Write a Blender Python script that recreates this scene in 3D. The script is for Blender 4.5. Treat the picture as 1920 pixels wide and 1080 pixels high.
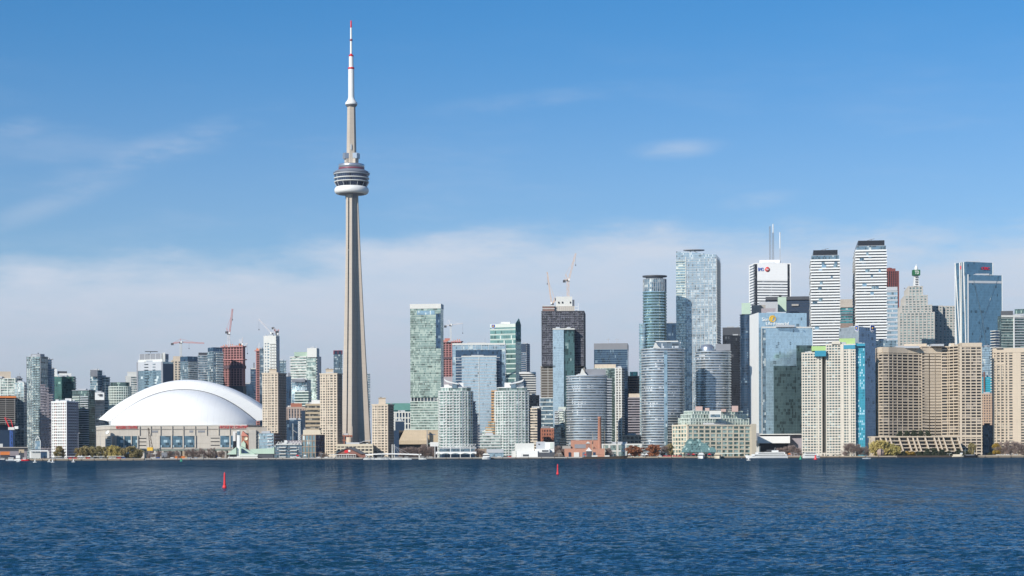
import bpy, math, random
import numpy as np
from math import sin, cos, radians, pi, atan2, sqrt, tan
from mathutils import Vector

for o in list(bpy.data.objects): bpy.data.objects.remove(o)
HAZE = 0.000014
SC = bpy.context.scene
COL = SC.collection
rnd = random.Random(7)

# ---------------------------------------------------------------- camera
F = 3524.0            # focal length in pixels of a 1920 wide picture
HY = 854.0            # picture row of the horizon
CZ = 4.0              # eye height above the water
ROLL = radians(0.2)
cam = bpy.data.cameras.new('camera')
cam.sensor_width = 36.0
cam.lens = 36.0 * F / 1920
cam.shift_y = (HY - 540) / 1920
cam.clip_start = 0.5
cam.clip_end = 60000
co = bpy.data.objects.new('camera', cam)
COL.objects.link(co)
co.location = (0, 0, CZ)
co.rotation_euler = (pi / 2, ROLL, 0)
SC.camera = co

def X(px, Y, py=760):
    u, v = px - 960, HY - py
    return (u * cos(ROLL) + v * sin(ROLL)) * Y / F
def Z(py, Y, px=960):
    u, v = px - 960, HY - py
    return CZ + (-u * sin(ROLL) + v * cos(ROLL)) * Y / F

# ---------------------------------------------------------------- sky and sun
SUN_EL, SUN_AZ = radians(29), radians(40)      # sun behind the camera, to its left
w = bpy.data.worlds.new('World'); SC.world = w; w.use_nodes = True
nt = w.node_tree; N = nt.nodes; L = nt.links; N.clear()
def nd(t, **k):
    n = N.new(t)
    for a, b in k.items(): setattr(n, a, b)
    return n
def wm(op, a, b=None, c=None, clamp=False):
    n = nd('ShaderNodeMath', operation=op, use_clamp=clamp)
    for i, v in enumerate((a, b, c)):
        if v is None: continue
        if isinstance(v, (int, float)): n.inputs[i].default_value = v
        else: L.new(v, n.inputs[i])
    return n.outputs[0]
sky = nd('ShaderNodeTexSky', sky_type='NISHITA', sun_disc=False)
sky.sun_elevation = SUN_EL
sky.sun_rotation = pi + SUN_AZ
sky.altitude = 80; sky.air_density = 1.0; sky.dust_density = 0.6; sky.ozone_density = 2.2
tc = nd('ShaderNodeTexCoord')
sep = nd('ShaderNodeSeparateXYZ'); L.new(tc.outputs['Generated'], sep.inputs[0])
dx, dy, dz = sep.outputs
# thin high cloud: a veil above the horizon, and a few wisps over it
def wnoise(sx, sy, sz, scale, detail, rough, loc=(0, 0, 0), rot=0.0):
    mp = nd('ShaderNodeMapping'); mp.inputs['Scale'].default_value = (sx, sy, sz)
    mp.inputs['Location'].default_value = loc; mp.inputs['Rotation'].default_value = (0, rot, 0)
    L.new(tc.outputs['Generated'], mp.inputs[0])
    n = nd('ShaderNodeTexNoise'); n.inputs['Scale'].default_value = scale
    n.inputs['Detail'].default_value = detail; n.inputs['Roughness'].default_value = rough
    L.new(mp.outputs[0], n.inputs['Vector']); return n.outputs['Fac']
def wmap(v, a, b, c=0.0, d=1.0):
    n = nd('ShaderNodeMapRange', interpolation_type='SMOOTHSTEP', clamp=True)
    L.new(v, n.inputs[0])
    for i, q in enumerate((a, b, c, d)): n.inputs[i + 1].default_value = q
    return n.outputs[0]
big = wnoise(1, 1, 2.5, 5.0, 6, 0.55, (0.3, 0, 0.2))
fine = wnoise(1, 1, 4.0, 16.0, 9, 0.62, (1.1, 0, 0.4), 0.25)
# edge height of the veil: higher right of the middle, lower on the far left
edge = wm('ADD', wm('MULTIPLY', wm('SUBTRACT', big, 0.5), 0.05), 0.120)
edge = wm('ADD', edge, wm('MULTIPLY', wm('SUBTRACT', fine, 0.5), 0.035))
edge = wm('ADD', edge, wm('MULTIPLY', wm('MAXIMUM', wm('MULTIPLY', wm('ADD', dx, 0.06), -1), 0), -0.10))
veil = wmap(wm('SUBTRACT', edge, dz), -0.006, 0.022)
veil = wm('MULTIPLY', veil, wmap(dz, -0.02, 0.09, 0.92, 0.94))
veil = wm('MULTIPLY', veil, wm('ADD', wm('MULTIPLY', fine, 0.9), 0.50), clamp=True)
wisp = wmap(wnoise(0.8, 1, 4.5, 7.0, 10, 0.62, (2.6, 0, 1.3), 0.42), 0.46, 0.76)
wisp = wm('MULTIPLY', wisp, wmap(dz, 0.24, 0.13, 0.0, 0.20))
def puff(cx, cz, lx, lz, rot, amt):
    ex, ez = wm('SUBTRACT', dx, cx), wm('SUBTRACT', dz, cz); c_, s_ = cos(rot), sin(rot)
    u_ = wm('DIVIDE', wm('ADD', wm('MULTIPLY', ex, c_), wm('MULTIPLY', ez, s_)), lx); v_ = wm('DIVIDE', wm('SUBTRACT', wm('MULTIPLY', ez, c_), wm('MULTIPLY', ex, s_)), lz)
    r_ = wm('SQRT', wm('ADD', wm('MULTIPLY', u_, u_), wm('MULTIPLY', v_, v_)))
    return wm('MULTIPLY', wm('MULTIPLY', wmap(r_, 1.0, 0.0), wmap(fine, 0.36, 0.66)), amt)
wisp2 = puff(.087, .160, .034, .007, .05, .42)
for q in ((.130, .133, .030, .006, .1, .34), (-.248, .168, .022, .007, .2, .30), (-.180, .158, .085, .012, .34, .34), (-.235, .130, .070, .009, .38, .26), (.02, .186, .10, .008, .10, .16)):
    wisp2 = wm('MAXIMUM', wisp2, puff(*q))
cover = wm('MAXIMUM', veil, wm('ADD', wisp, wisp2, clamp=True))
tint = nd('ShaderNodeMix', data_type='RGBA', blend_type='MULTIPLY'); tint.inputs[0].default_value = 1.0
L.new(sky.outputs[0], tint.inputs[6])
tg = nd('ShaderNodeMix', data_type='RGBA'); L.new(wmap(dz, 0.11, 0.25), tg.inputs[0]); tg.inputs[6].default_value = (0.62, 0.83, 1.08, 1); tg.inputs[7].default_value = (0.28, 0.74, 1.10, 1)
L.new(tg.outputs[2], tint.inputs[7])
mix = nd('ShaderNodeMix', data_type='RGBA')
L.new(cover, mix.inputs[0]); L.new(tint.outputs[2], mix.inputs[6])
vc = nd('ShaderNodeMix', data_type='RGBA'); L.new(wmap(dz, 0.02, 0.11), vc.inputs[0]); vc.inputs[6].default_value = (4.9, 5.3, 6.2, 1); vc.inputs[7].default_value = (5.8, 6.6, 7.8, 1)
L.new(vc.outputs[2], mix.inputs[7])
bg = nd('ShaderNodeBackground'); bg.inputs[1].default_value = 0.10
L.new(mix.outputs[2], bg.inputs[0])
out = nd('ShaderNodeOutputWorld'); L.new(bg.outputs[0], out.inputs[0])

sl = bpy.data.lights.new('sun', 'SUN'); sl.energy = 4.9; sl.angle = radians(0.5); sl.color = (1.0, 0.94, 0.86)
so = bpy.data.objects.new('sun', sl); COL.objects.link(so)
so.rotation_euler = Vector((sin(SUN_AZ) * cos(SUN_EL), cos(SUN_AZ) * cos(SUN_EL), -sin(SUN_EL))).to_track_quat('-Z', 'Y').to_euler()
so.location = (-300, -300, 400)
SC.view_settings.view_transform = 'Standard'; SC.view_settings.look = 'None'
SC.view_settings.exposure = 0.06; SC.view_settings.gamma = 1.0

# ---------------------------------------------------------------- materials
MATS = {}
def new_mat(name):
    m = bpy.data.materials.new(name); m.use_nodes = True
    t = m.node_tree; t.nodes.clear()
    o = t.nodes.new('ShaderNodeOutputMaterial'); p = t.nodes.new('ShaderNodeBsdfPrincipled')
    t.links.new(p.outputs[0], o.inputs[0])
    return m, t, p
class G:
    """small helper to write node maths"""
    def __init__(s, t): s.t = t
    def n(s, typ, **k):
        x = s.t.nodes.new(typ)
        for a, b in k.items(): setattr(x, a, b)
        return x
    def put(s, sock, v):
        if isinstance(v, (int, float)): sock.default_value = v
        elif isinstance(v, tuple): sock.default_value = v if len(v) != 3 or len(sock.default_value) == 3 else v + (1,)
        else: s.t.links.new(v, sock)
    def m(s, op, a, b=None, clamp=False):
        x = s.n('ShaderNodeMath', operation=op, use_clamp=clamp); s.put(x.inputs[0], a)
        if b is not None: s.put(x.inputs[1], b)
        return x.outputs[0]
    def mix(s, f, a, b, bt='MIX'):
        x = s.n('ShaderNodeMix', data_type='RGBA', blend_type=bt)
        s.put(x.inputs[0], f); s.put(x.inputs[6], a); s.put(x.inputs[7], b); return x.outputs[2]
    def noise(s, vec, scale, detail=3, rough=0.5):
        x = s.n('ShaderNodeTexNoise'); s.put(x.inputs['Vector'], vec); x.inputs['Scale'].default_value = scale
        x.inputs['Detail'].default_value = detail; x.inputs['Roughness'].default_value = rough; return x.outputs['Fac']
def solid(key, col, rough=0.8, var=0.14, scale=0.12, metal=0.0, panel=None):
    """painted / concrete / brick surface: large blotches, vertical weather streaks, optional panel joints"""
    if key in MATS: return MATS[key]
    m, t, p = new_mat(key); g = G(t)
    tcn = g.n('ShaderNodeTexCoord')
    mp = g.n('ShaderNodeMapping'); mp.inputs['Scale'].default_value = (1, 1, 0.18)
    t.links.new(tcn.outputs['Object'], mp.inputs[0])
    a = g.noise(tcn.outputs['Object'], scale, 5, 0.6)
    b = g.noise(mp.outputs[0], scale * 5, 4, 0.6)
    f = g.m('ADD', g.m('MULTIPLY', a, 0.55), g.m('MULTIPLY', b, 0.45))
    k = g.m('ADD', g.m('MULTIPLY', g.m('SUBTRACT', f, 0.5), var * 4), 1.0)
    x = g.n('ShaderNodeVectorMath', operation='SCALE'); x.inputs[0].default_value = col
    t.links.new(k, x.inputs['Scale']); c = x.outputs[0]
    if panel:
        uv = g.n('ShaderNodeSeparateXYZ'); t.links.new(tcn.outputs['UV'], uv.inputs[0])
        fu = g.m('LESS_THAN', g.m('FRACT', g.m('DIVIDE', uv.outputs[0], panel[0])), panel[2] / panel[0])
        fv = g.m('LESS_THAN', g.m('FRACT', g.m('DIVIDE', uv.outputs[1], panel[1])), panel[2] / panel[1])
        c = g.mix(g.m('MULTIPLY', g.m('MAXIMUM', fu, fv), 0.45), c, tuple(v * 0.35 for v in col))
    t.links.new(c, p.inputs['Base Color'])
    p.inputs['Roughness'].default_value = rough; p.inputs['Metallic'].default_value = metal
    MATS[key] = m; return m
def glass(key, tint, cw=1.5, fh=3.0, dark=0.22, light=0.18, frame=None, fw=0.1, met=0.6, rough=0.1, jit=0.02, sp=0.0, spc=None, wob=0.012, lightc=(0.62, 0.66, 0.62)):
    """window wall: every pane gets its own tone and a slightly different tilt; frames and spandrels between"""
    if key in MATS: return MATS[key]
    m, t, p = new_mat(key); g = G(t)
    tcn = g.n('ShaderNodeTexCoord'); uv = g.n('ShaderNodeSeparateXYZ'); t.links.new(tcn.outputs['UV'], uv.inputs[0])
    U = g.m('DIVIDE', uv.outputs[0], cw); V = g.m('DIVIDE', uv.outputs[1], fh)
    fu, fv = g.m('FLOOR', U), g.m('FLOOR', V)
    cb = g.n('ShaderNodeCombineXYZ'); t.links.new(fu, cb.inputs[0]); t.links.new(fv, cb.inputs[1])
    wn = g.n('ShaderNodeTexWhiteNoise', noise_dimensions='3D'); t.links.new(cb.outputs[0], wn.inputs['Vector'])
    r = wn.outputs['Value']
    # neighbouring panes tend to share their blinds: a patchy noise over the cells
    sc_ = g.n('ShaderNodeVectorMath', operation='MULTIPLY'); t.links.new(cb.outputs[0], sc_.inputs[0]); sc_.inputs[1].default_value = (.35, 1.3, 1)
    patch = g.noise(sc_.outputs[0], 0.37, 2, 0.5)
    rr = g.m('ADD', g.m('MULTIPLY', r, 0.42), g.m('MULTIPLY', g.m('ADD', g.m('MULTIPLY', g.m('SUBTRACT', patch, 0.5), 2.6), 0.5), 0.58))
    isd = g.m('LESS_THAN', rr, 0.18 + dark * 0.75); isl = g.m('GREATER_THAN', rr, (0.84 - light * 0.75) if light > 0.005 else 2.0)
    c0 = g.mix(g.m('MULTIPLY', r, 0.8), tint, tuple(v * 0.72 for v in tint))
    c = g.mix(g.m('MULTIPLY', isd, .8), c0, tuple(v * 0.24 for v in tint)); c = g.mix(g.m('MULTIPLY', isl, .75), c, lightc)
    metv = g.m('SUBTRACT', met, g.m('MULTIPLY', isl, met * 0.75))
    ro = g.m('ADD', rough, g.m('MULTIPLY', isl, 0.3))
    fr = g.m('MAXIMUM', g.m('LESS_THAN', g.m('FRACT', U), fw / cw), g.m('LESS_THAN', g.m('FRACT', V), fw / fh))
    fc = frame or tuple(min(0.7, v * 0.8) for v in tint)
    if sp > 0:
        ms = g.m('LESS_THAN', g.m('FRACT', V), sp); c = g.mix(ms, c, spc or tint)
        metv = g.m('MULTIPLY', metv, g.m('SUBTRACT', 1.0, g.m('MULTIPLY', ms, 0.6)))
    c = g.mix(fr, c, fc); metv = g.m('MULTIPLY', metv, g.m('SUBTRACT', 1.0, fr))
    ro = g.m('ADD', ro, g.m('MULTIPLY', fr, 0.35), clamp=True)
    t.links.new(c, p.inputs['Base Color']); t.links.new(metv, p.inputs['Metallic']); t.links.new(ro, p.inputs['Roughness'])
    geo = g.n('ShaderNodeNewGeometry')
    s1 = g.n('ShaderNodeVectorMath', operation='SUBTRACT'); t.links.new(wn.outputs['Color'], s1.inputs[0]); s1.inputs[1].default_value = (.5, .5, .5)
    s2 = g.n('ShaderNodeVectorMath', operation='SCALE'); t.links.new(s1.outputs[0], s2.inputs[0]); s2.inputs['Scale'].default_value = jit
    nw = g.n('ShaderNodeTexNoise'); t.links.new(tcn.outputs['Object'], nw.inputs['Vector']); nw.inputs['Scale'].default_value = 0.35
    s3 = g.n('ShaderNodeVectorMath', operation='SUBTRACT'); t.links.new(nw.outputs['Color'], s3.inputs[0]); s3.inputs[1].default_value = (.5, .5, .5)
    s4 = g.n('ShaderNodeVectorMath', operation='SCALE'); t.links.new(s3.outputs[0], s4.inputs[0]); s4.inputs['Scale'].default_value = wob * 4
    ad = g.n('ShaderNodeVectorMath', operation='ADD'); t.links.new(s2.outputs[0], ad.inputs[0]); t.links.new(s4.outputs[0], ad.inputs[1])
    ad2 = g.n('ShaderNodeVectorMath', operation='ADD'); t.links.new(ad.outputs[0], ad2.inputs[0]); t.links.new(geo.outputs['Normal'], ad2.inputs[1])
    nn = g.n('ShaderNodeVectorMath', operation='NORMALIZE'); t.links.new(ad2.outputs[0], nn.inputs[0])
    t.links.new(nn.outputs[0], p.inputs['Normal'])
    MATS[key] = m; return m

BEIGE = solid('beige_concrete', (.54, .45, .35), panel=(6, 3, .12))
SAND = solid('sand_concrete', (.58, .49, .38), panel=(5, 2.8, .1))
TAN = solid('tan_concrete', (.50, .40, .27), panel=(8, 4, .1))
CONC = solid('grey_concrete', (.34, .32, .29))
TOWERC = solid('tower_concrete', (.46, .40, .33), var=.11, scale=.05, panel=(400, 6, .16))
STAD = solid('stadium_concrete', (.50, .46, .40), panel=(11, 9, .25))
CREAM = solid('cream_stone', (.66, .58, .44), var=.08)
WHITE = solid('white_paint', (.74, .74, .71), var=.06, rough=.5)
OFFW = solid('off_white', (.60, .60, .56), var=.08)
PALEG = solid('pale_green_panel', (.56, .61, .55), var=.08, rough=.5)
LGREY = solid('light_grey_panel', (.42, .44, .46), var=.08, rough=.6)
MGREY = solid('mid_grey_panel', (.22, .23, .25), var=.1, rough=.6)
DGREY = solid('dark_grey_panel', (.06, .065, .075), var=.15, rough=.5)
BLACK = solid('black_panel', (.018, .02, .025), var=.1, rough=.35)
NAVY = solid('navy_panel', (.02, .04, .075), var=.1, rough=.4)
BRICK = solid('red_brick', (.36, .14, .085), var=.15, scale=.5, panel=(2.4, .6, .05))
PINK = solid('red_formwork', (.42, .20, .19), var=.25, scale=.4)
RED = solid('red_paint', (.62, .02, .025), var=.08, rough=.4)
PURP = solid('magenta_paint', (.22, .06, .09), var=.1, rough=.4)
ORANGE = solid('orange_paint', (.65, .20, .05), var=.15, rough=.6)
YEL = solid('yellow_paint', (.75, .45, .04), var=.1, rough=.5)
BLUEP = solid('blue_paint', (.03, .10, .35), var=.1, rough=.5)
GRNP = solid('green_paint', (.02, .28, .16), var=.1, rough=.5)
MINT = solid('mint_roof', (.42, .54, .43), var=.08, rough=.6)
LIME = solid('lime_roof', (.36, .52, .20), var=.1, rough=.6)
TEAL = solid('teal_panel', (.02, .30, .42), var=.1, rough=.4)
MAUVE = solid('mauve_panel', (.30, .27, .29), var=.1, rough=.6)
STEEL = solid('steel', (.50, .52, .55), var=.08, rough=.3, metal=.7)
ASPH = solid('asphalt', (.05, .05, .052), var=.1)
RUBBER = solid('rubber', (.02, .02, .02))
WOOD = solid('dark_wood', (.08, .06, .045), var=.2, scale=.6)
ROOFG = solid('roof_gravel', (.30, .29, .27), var=.1)

GPALE = glass('glass_pale', (.42, .54, .57), 1.5, 3.0, .16, .2, met=.6)
GGREEN = glass('glass_green', (.36, .46, .42), 1.5, 3.1, .25, .25, met=.5, lightc=(.52, .58, .52))
GDGREEN = glass('glass_dark_green', (.13, .21, .20), 1.5, 3.1, .3, .1, met=.5, lightc=(.35, .45, .38))
GBLUE = glass('glass_blue', (.46, .62, .70), 1.6, 3.6, .1, .06, met=.65, frame=(.3, .4, .45))
GSKY = glass('glass_sky', (.42, .60, .70), 1.6, 3.4, .06, .10, met=.7)
GDARK = glass('glass_dark', (.07, .10, .13), 1.5, 3.0, .3, .06, met=.4, lightc=(.3, .34, .34))
GNAVY = glass('glass_navy', (.06, .12, .20), 1.6, 3.6, .2, .04, met=.5, frame=(.05, .08, .12), lightc=(.2, .28, .34))
GBLACK = glass('glass_black', (.025, .03, .04), 1.6, 3.8, .2, .03, met=.3, frame=(.02, .02, .025), lightc=(.12, .13, .14))
GMIX = glass('glass_mixed', (.28, .36, .37), 1.8, 2.9, .3, .28, met=.4, lightc=(.55, .58, .52))
GROOM = glass('glass_rooms', (.13, .13, .12), 1.9, 2.85, .4, .22, met=.15, rough=.2, lightc=(.42, .38, .31))
GSLATE = glass('glass_slate', (.22, .32, .38), 1.5, 3.0, .25, .15, met=.55)
GTEAL = glass('glass_teal', (.10, .36, .38), 1.6, 3.2, .2, .1, met=.5)

# ---------------------------------------------------------------- mesh helpers
class MB:
    def __init__(s): s.v = []; s.f = []; s.uv = []; s.sm = []
    def face(s, pts, uv=None, smooth=False):
        b = len(s.v); s.v += [tuple(p) for p in pts]; s.f.append(tuple(range(b, b + len(pts))))
        s.uv += uv or [(p[0], p[1]) for p in pts]; s.sm.append(smooth)
    def prism(s, poly, z0, z1, top=True, bot=True, poly2=None, smooth=False, ztop=None):
        q = poly2 or poly; n = len(poly); u = 0.0
        zt = ztop or [z1] * n
        for i in range(n):
            a, b = poly[i], poly[(i + 1) % n]; c, d = q[i], q[(i + 1) % n]
            l = math.hypot(b[0] - a[0], b[1] - a[1])
            t0, t1 = zt[i], zt[(i + 1) % n]
            s.face([(a[0], a[1], z0), (b[0], b[1], z0), (d[0], d[1], t1), (c[0], c[1], t0)],
                   [(u, z0), (u + l, z0), (u + l, t1), (u, t0)], smooth); u += l
        if top: s.face([(q[i][0], q[i][1], zt[i]) for i in range(n)])
        if bot: s.face([(poly[i][0], poly[i][1], z0) for i in reversed(range(n))])
    def box(s, x0, x1, y0, y1, z0, z1):
        s.prism([(x0, y0), (x1, y0), (x1, y1), (x0, y1)], z0, z1)
    def bar(s, a, b, r, n=4, r2=None):
        a, b = Vector(a), Vector(b); d = (b - a)
        if d.length < 1e-6: return
        d.normalize(); up = Vector((0, 0, 1)) if abs(d.z) < .9 else Vector((1, 0, 0))
        e = d.cross(up).normalized(); f = e.cross(d); r2 = r if r2 is None else r2
        ra = [a + (e * cos(2 * pi * (i + .5) / n) + f * sin(2 * pi * (i + .5) / n)) * r for i in range(n)]
        rb = [b + (e * cos(2 * pi * (i + .5) / n) + f * sin(2 * pi * (i + .5) / n)) * r2 for i in range(n)]
        for i in range(n):
            j = (i + 1) % n; s.face([ra[j], ra[i], rb[i], rb[j]], None, n > 5)
        s.face(ra); s.face(rb[::-1])
    def lathe(s, prof, n=48, cx=0, cy=0, smooth=True):
        for (r0, z0), (r1, z1) in zip(prof, prof[1:]):
            for i in range(n):
                a, b = 2 * pi * i / n, 2 * pi * (i + 1) / n
                p = [(cx + r0 * cos(a), cy + r0 * sin(a), z0), (cx + r0 * cos(b), cy + r0 * sin(b), z0),
                     (cx + r1 * cos(b), cy + r1 * sin(b), z1), (cx + r1 * cos(a), cy + r1 * sin(a), z1)]
                if r0 < 1e-5: p = p[1:]
                elif r1 < 1e-5: p = p[:3]
                R = max(r0, r1)
                uv = [(q2 * R, z) for q2, z in ((a, z0), (b, z0), (b, z1), (a, z1))]
                s.face(p, uv[:len(p)], smooth)
    def mesh(s, name, mat):
        if any(s.sm): s.weld()
        me = bpy.data.meshes.new(name); me.from_pydata(s.v, [], s.f)
        ul = me.uv_layers.new(name='UVMap'); ul.data.foreach_set('uv', np.array(s.uv, dtype=np.float32).ravel())
        me.polygons.foreach_set('use_smooth', s.sm)
        if mat: me.materials.append(mat)
        me.update(); return me
    def weld(s):
        key = {}; nv = []; mp = []
        smv = set(i for f, k in zip(s.f, s.sm) if k for i in f)
        for i, p in enumerate(s.v):
            if i not in smv: mp.append(len(nv)); nv.append(p); continue
            k = (round(p[0], 3), round(p[1], 3), round(p[2], 3))
            if k not in key: key[k] = len(nv); nv.append(p)
            mp.append(key[k])
        s.v = nv; s.f = [tuple(mp[i] for i in f) for f in s.f]
    def build(s, name, mat, parent=None, loc=(0, 0, 0), weld=False):
        me = s.mesh(name, mat)
        if weld:
            import bmesh
            bm = bmesh.new(); bm.from_mesh(me); bmesh.ops.remove_doubles(bm, verts=bm.verts, dist=1e-3); bm.to_mesh(me); bm.free()
        return link(name, me, parent, loc)
def link(name, me, parent=None, loc=(0, 0, 0), rz=0.0):
    o = bpy.data.objects.new(name, me); COL.objects.link(o); o.location = loc; o.rotation_euler.z = rz
    if parent: o.parent = parent
    return o
def tag(o, label=None, cat=None, group=None, kind=None):
    if label: o['label'] = label
    if cat: o['category'] = cat
    if group: o['group'] = group
    if kind: o['kind'] = kind
    return o
def empty(name, loc, label, cat, group=None):
    o = bpy.data.objects.new(name, None); COL.objects.link(o); o.location = loc
    o.empty_display_size = 1; return tag(o, label, cat, group)
def poly_area(p): return sum(p[i][0] * p[(i + 1) % len(p)][1] - p[(i + 1) % len(p)][0] * p[i][1] for i in range(len(p))) / 2
def ccw(p): return p if poly_area(p) > 0 else p[::-1]
def offset(p, d):
    n = len(p); r = []
    for i in range(n):
        a, b, c = p[i - 1], p[i], p[(i + 1) % n]
        def nrm(u, v):
            l = math.hypot(v[0] - u[0], v[1] - u[1]) or 1; return ((v[1] - u[1]) / l, -(v[0] - u[0]) / l)
        n1, n2 = nrm(a, b), nrm(b, c); k = 1 + n1[0] * n2[0] + n1[1] * n2[1]; k = max(k, .35)
        r.append((b[0] + d * (n1[0] + n2[0]) / k, b[1] + d * (n1[1] + n2[1]) / k))
    return r

# footprints in world metres, from where their edges stand
def corner(p0, p1, p2, Y, th=15, py=760, dmax=90):
    """near corner seen at p1, left wall running back to p0, right wall running back to p2; th = turn of the plan"""
    th = radians(th); bx, by = X(p1, Y, py), Y
    kx = lambda p: X(p, 1.0, py)
    def solve(d, p):
        # (bx + s dx) / (by + s dy) = k
        k = kx(p); den = d[0] - k * d[1]
        s = (k * by - bx) / den if abs(den) > 1e-6 else dmax
        return s if 0 < s < dmax * 2.5 else dmax
    dl, dr = (-cos(th), sin(th)), (sin(th), cos(th))
    a = solve(dl, p0); b = solve(dr, p2)
    A = (bx + dl[0] * a, by + dl[1] * a); C = (bx + dr[0] * b, by + dr[1] * b)
    D = (A[0] + C[0] - bx, A[1] + C[1] - by)
    return ccw([A, (bx, by), C, D])
def face(p0, p1, Y, depth=25, py=760):
    """block whose front looks at the viewpoint"""
    k0, k1 = X(p0, 1, py), X(p1, 1, py); km = (k0 + k1) / 2
    l = math.hypot(km, 1); r = (km / l, 1 / l); d = (r[1], -r[0])
    m = (km * Y, Y)
    def hit(k):
        den = d[0] - k * d[1]; s = (k * m[1] - m[0]) / den; return (m[0] + s * d[0], m[1] + s * d[1])
    a, b = hit(k0), hit(k1)
    return ccw([a, b, (b[0] + r[0] * depth, b[1] + r[1] * depth), (a[0] + r[0] * depth, a[1] + r[1] * depth)])
def disc(p0, p1, Y, n=36, py=760, ky=1.0):
    """round plan between two edges, centre at distance Y"""
    x0, x1 = X(p0, Y, py), X(p1, Y, py); c, r = (x0 + x1) / 2, (x1 - x0) / 2
    return [(c + r * cos(2 * pi * i / n), Y + ky * r * sin(2 * pi * i / n)) for i in range(n)]

GZ = 2.0    # level of the quay above the water
class B:
    """one building: an Empty at its foot and its parts"""
    def __init__(s, name, label, px, Y, cat='building', group=None, z=GZ):
        s.px, s.Y = px, Y; s.o = (X(px, Y), Y, z)
        s.root = empty(name, s.o, label, cat, group)
    def z(s, py): return Z(py, s.Y, s.px) - s.o[2]
    def loc(s, poly): return [(x - s.o[0], y - s.o[1]) for x, y in poly]
    def v(s, foot, top, bot=None, n=None, core=GPALE, ring=None, pier=None, roof=None, name='tower_block', fh=3.4,
          i0=1, slope=None, top_ring=True):
        p = s.loc(foot); z1 = s.z(top); z0 = s.z(bot) if bot is not None else 0.0
        mb = MB(); mb.prism(p, z0, z1, ztop=slope, smooth=len(p) >= 24); mb.build(name, core, s.root)
        n = n or max(1, round((z1 - z0) / fh)); f = (z1 - z0) / n
        V = dict(p=p, z0=z0, z1=z1, n=n, f=f)
        if ring: s.rings(V, *ring)
        if pier: s.piers(V, *pier)
        if roof:
            ins, h, rm = roof[:3]; q = offset(p, -ins); mb = MB(); mb.prism(q, z1 - .3, z1 + h); mb.build('roof_box', rm, s.root)
            if h > 2.0:
                mb = MB(); cx = sum(a for a, _ in q) / len(q); cy = sum(b for _, b in q) / len(q)
                for k in range(3):
                    ax = cx + rnd.uniform(-4, 4); ay = cy + rnd.uniform(-4, 2)
                    mb.box(ax, ax + rnd.uniform(1.5, 3), ay, ay + 2.5, z1 + h - .1, z1 + h + rnd.uniform(.9, 1.8))
                mb.build('roof_fans', MGREY, s.root)
        else:
            mb = MB(); xs = [a for a, _ in p]; ys = [b for _, b in p]; cx = (min(xs) + max(xs)) / 2; cy = (min(ys) + max(ys)) / 2
            sx = (max(xs) - min(xs)) * .22
            if sx > 2 and not slope and z1 - z0 > 12:
                mb.box(cx - sx, cx + sx * .6, cy - sx * .6, cy + sx * .8, z1 - .2, z1 + 2.2); mb.build('roof_plant_room', LGREY, s.root)
                mb = MB()
                for k in range(3): ax, ay = cx + rnd.uniform(-1.9, 1.6) * sx, cy + rnd.uniform(-1.5, 1) * sx * .5; q_ = rnd.uniform(1, 2.6); mb.box(ax, ax + q_, ay, ay + 2, z1 - .1, z1 + rnd.uniform(.8, 2.2))
                mb.build('cooling_units', rnd.choice((MGREY, OFFW, LGREY)), s.root)
                if rnd.random() < .4: mb = MB(); ax = cx + rnd.uniform(-1, 1) * sx; mb.bar((ax, cy, z1), (ax, cy, z1 + rnd.uniform(4, 8)), .16, 5); mb.build('roof_aerial', MGREY, s.root)
        return V
    def rings(s, V, h, proj, mat, name='floor_band', lift=.05, i0=1, i1=None, every=1):
        me = MB(); me.prism(offset(V['p'], proj), 0, h, smooth=len(V['p']) >= 24); me = me.mesh(name, mat)
        for i in range(i0, (i1 or V['n']) + 1, every):
            link(name, me, s.root, (0, 0, V['z0'] + i * V['f'] - h + lift))
    def edges(s, V):
        p = V['p']; r = []
        for i in range(len(p)):
            a, b = p[i], p[(i + 1) % len(p)]; l = math.hypot(b[0] - a[0], b[1] - a[1])
            if l < .3: continue
            nx, ny = (b[1] - a[1]) / l, -(b[0] - a[0]) / l
            mx, my = (a[0] + b[0]) / 2 + s.o[0], (a[1] + b[1]) / 2 + s.o[1]; k = math.hypot(mx, my)
            if nx * -mx / k + ny * -my / k > -.03: r.append((i, a, b, l, nx, ny))
        return r
    def piers(s, V, sp, wd, proj, mat, name='pier', only=None, z0=None, z1=None, ends=True):
        z0 = V['z0'] if z0 is None else z0; z1 = V['z1'] - .12 if z1 is None else z1; cnt = 0
        mb = MB(); mb.box(-wd / 2, wd / 2, -proj, .3, 0, z1 - z0); me = mb.mesh(name, mat)
        for k, (i, a, b, l, nx, ny) in enumerate(s.edges(V)):
            if only is not None and k not in only: continue
            n = max(1, round(l / sp)); rz = atan2(b[1] - a[1], b[0] - a[0])
            for j in range(0 if ends else 1, n + 1 if (ends is True and l > sp * .8) else n):
                t = j / n; m = .5 * wd / l; t = min(max(t, m), 1 - m) if l > wd * 2 else t
                cnt += 1
                if cnt > 98: return
                link(name, me, s.root, (a[0] + (b[0] - a[0]) * t, a[1] + (b[1] - a[1]) * t, z0 + .06), rz)
    def bays(s, V, k, u0, u1, h, proj, mat, name='balcony', lift=0.1, i0=0, i1=None, every=1):
        """one projecting box per storey on visible wall k (0 = leftmost) between fractions u0 and u1"""
        e = s.edges(V)[k]; _, a, b, l, nx, ny = e
        mb = MB(); mb.box(u0 * l, u1 * l, -proj, .2, 0, h); me = mb.mesh(name, mat); rz = atan2(b[1] - a[1], b[0] - a[0])
        for i in range(i0, i1 or V['n'], every):
            link(name, me, s.root, (a[0], a[1], V['z0'] + i * V['f'] + lift), rz)
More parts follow.
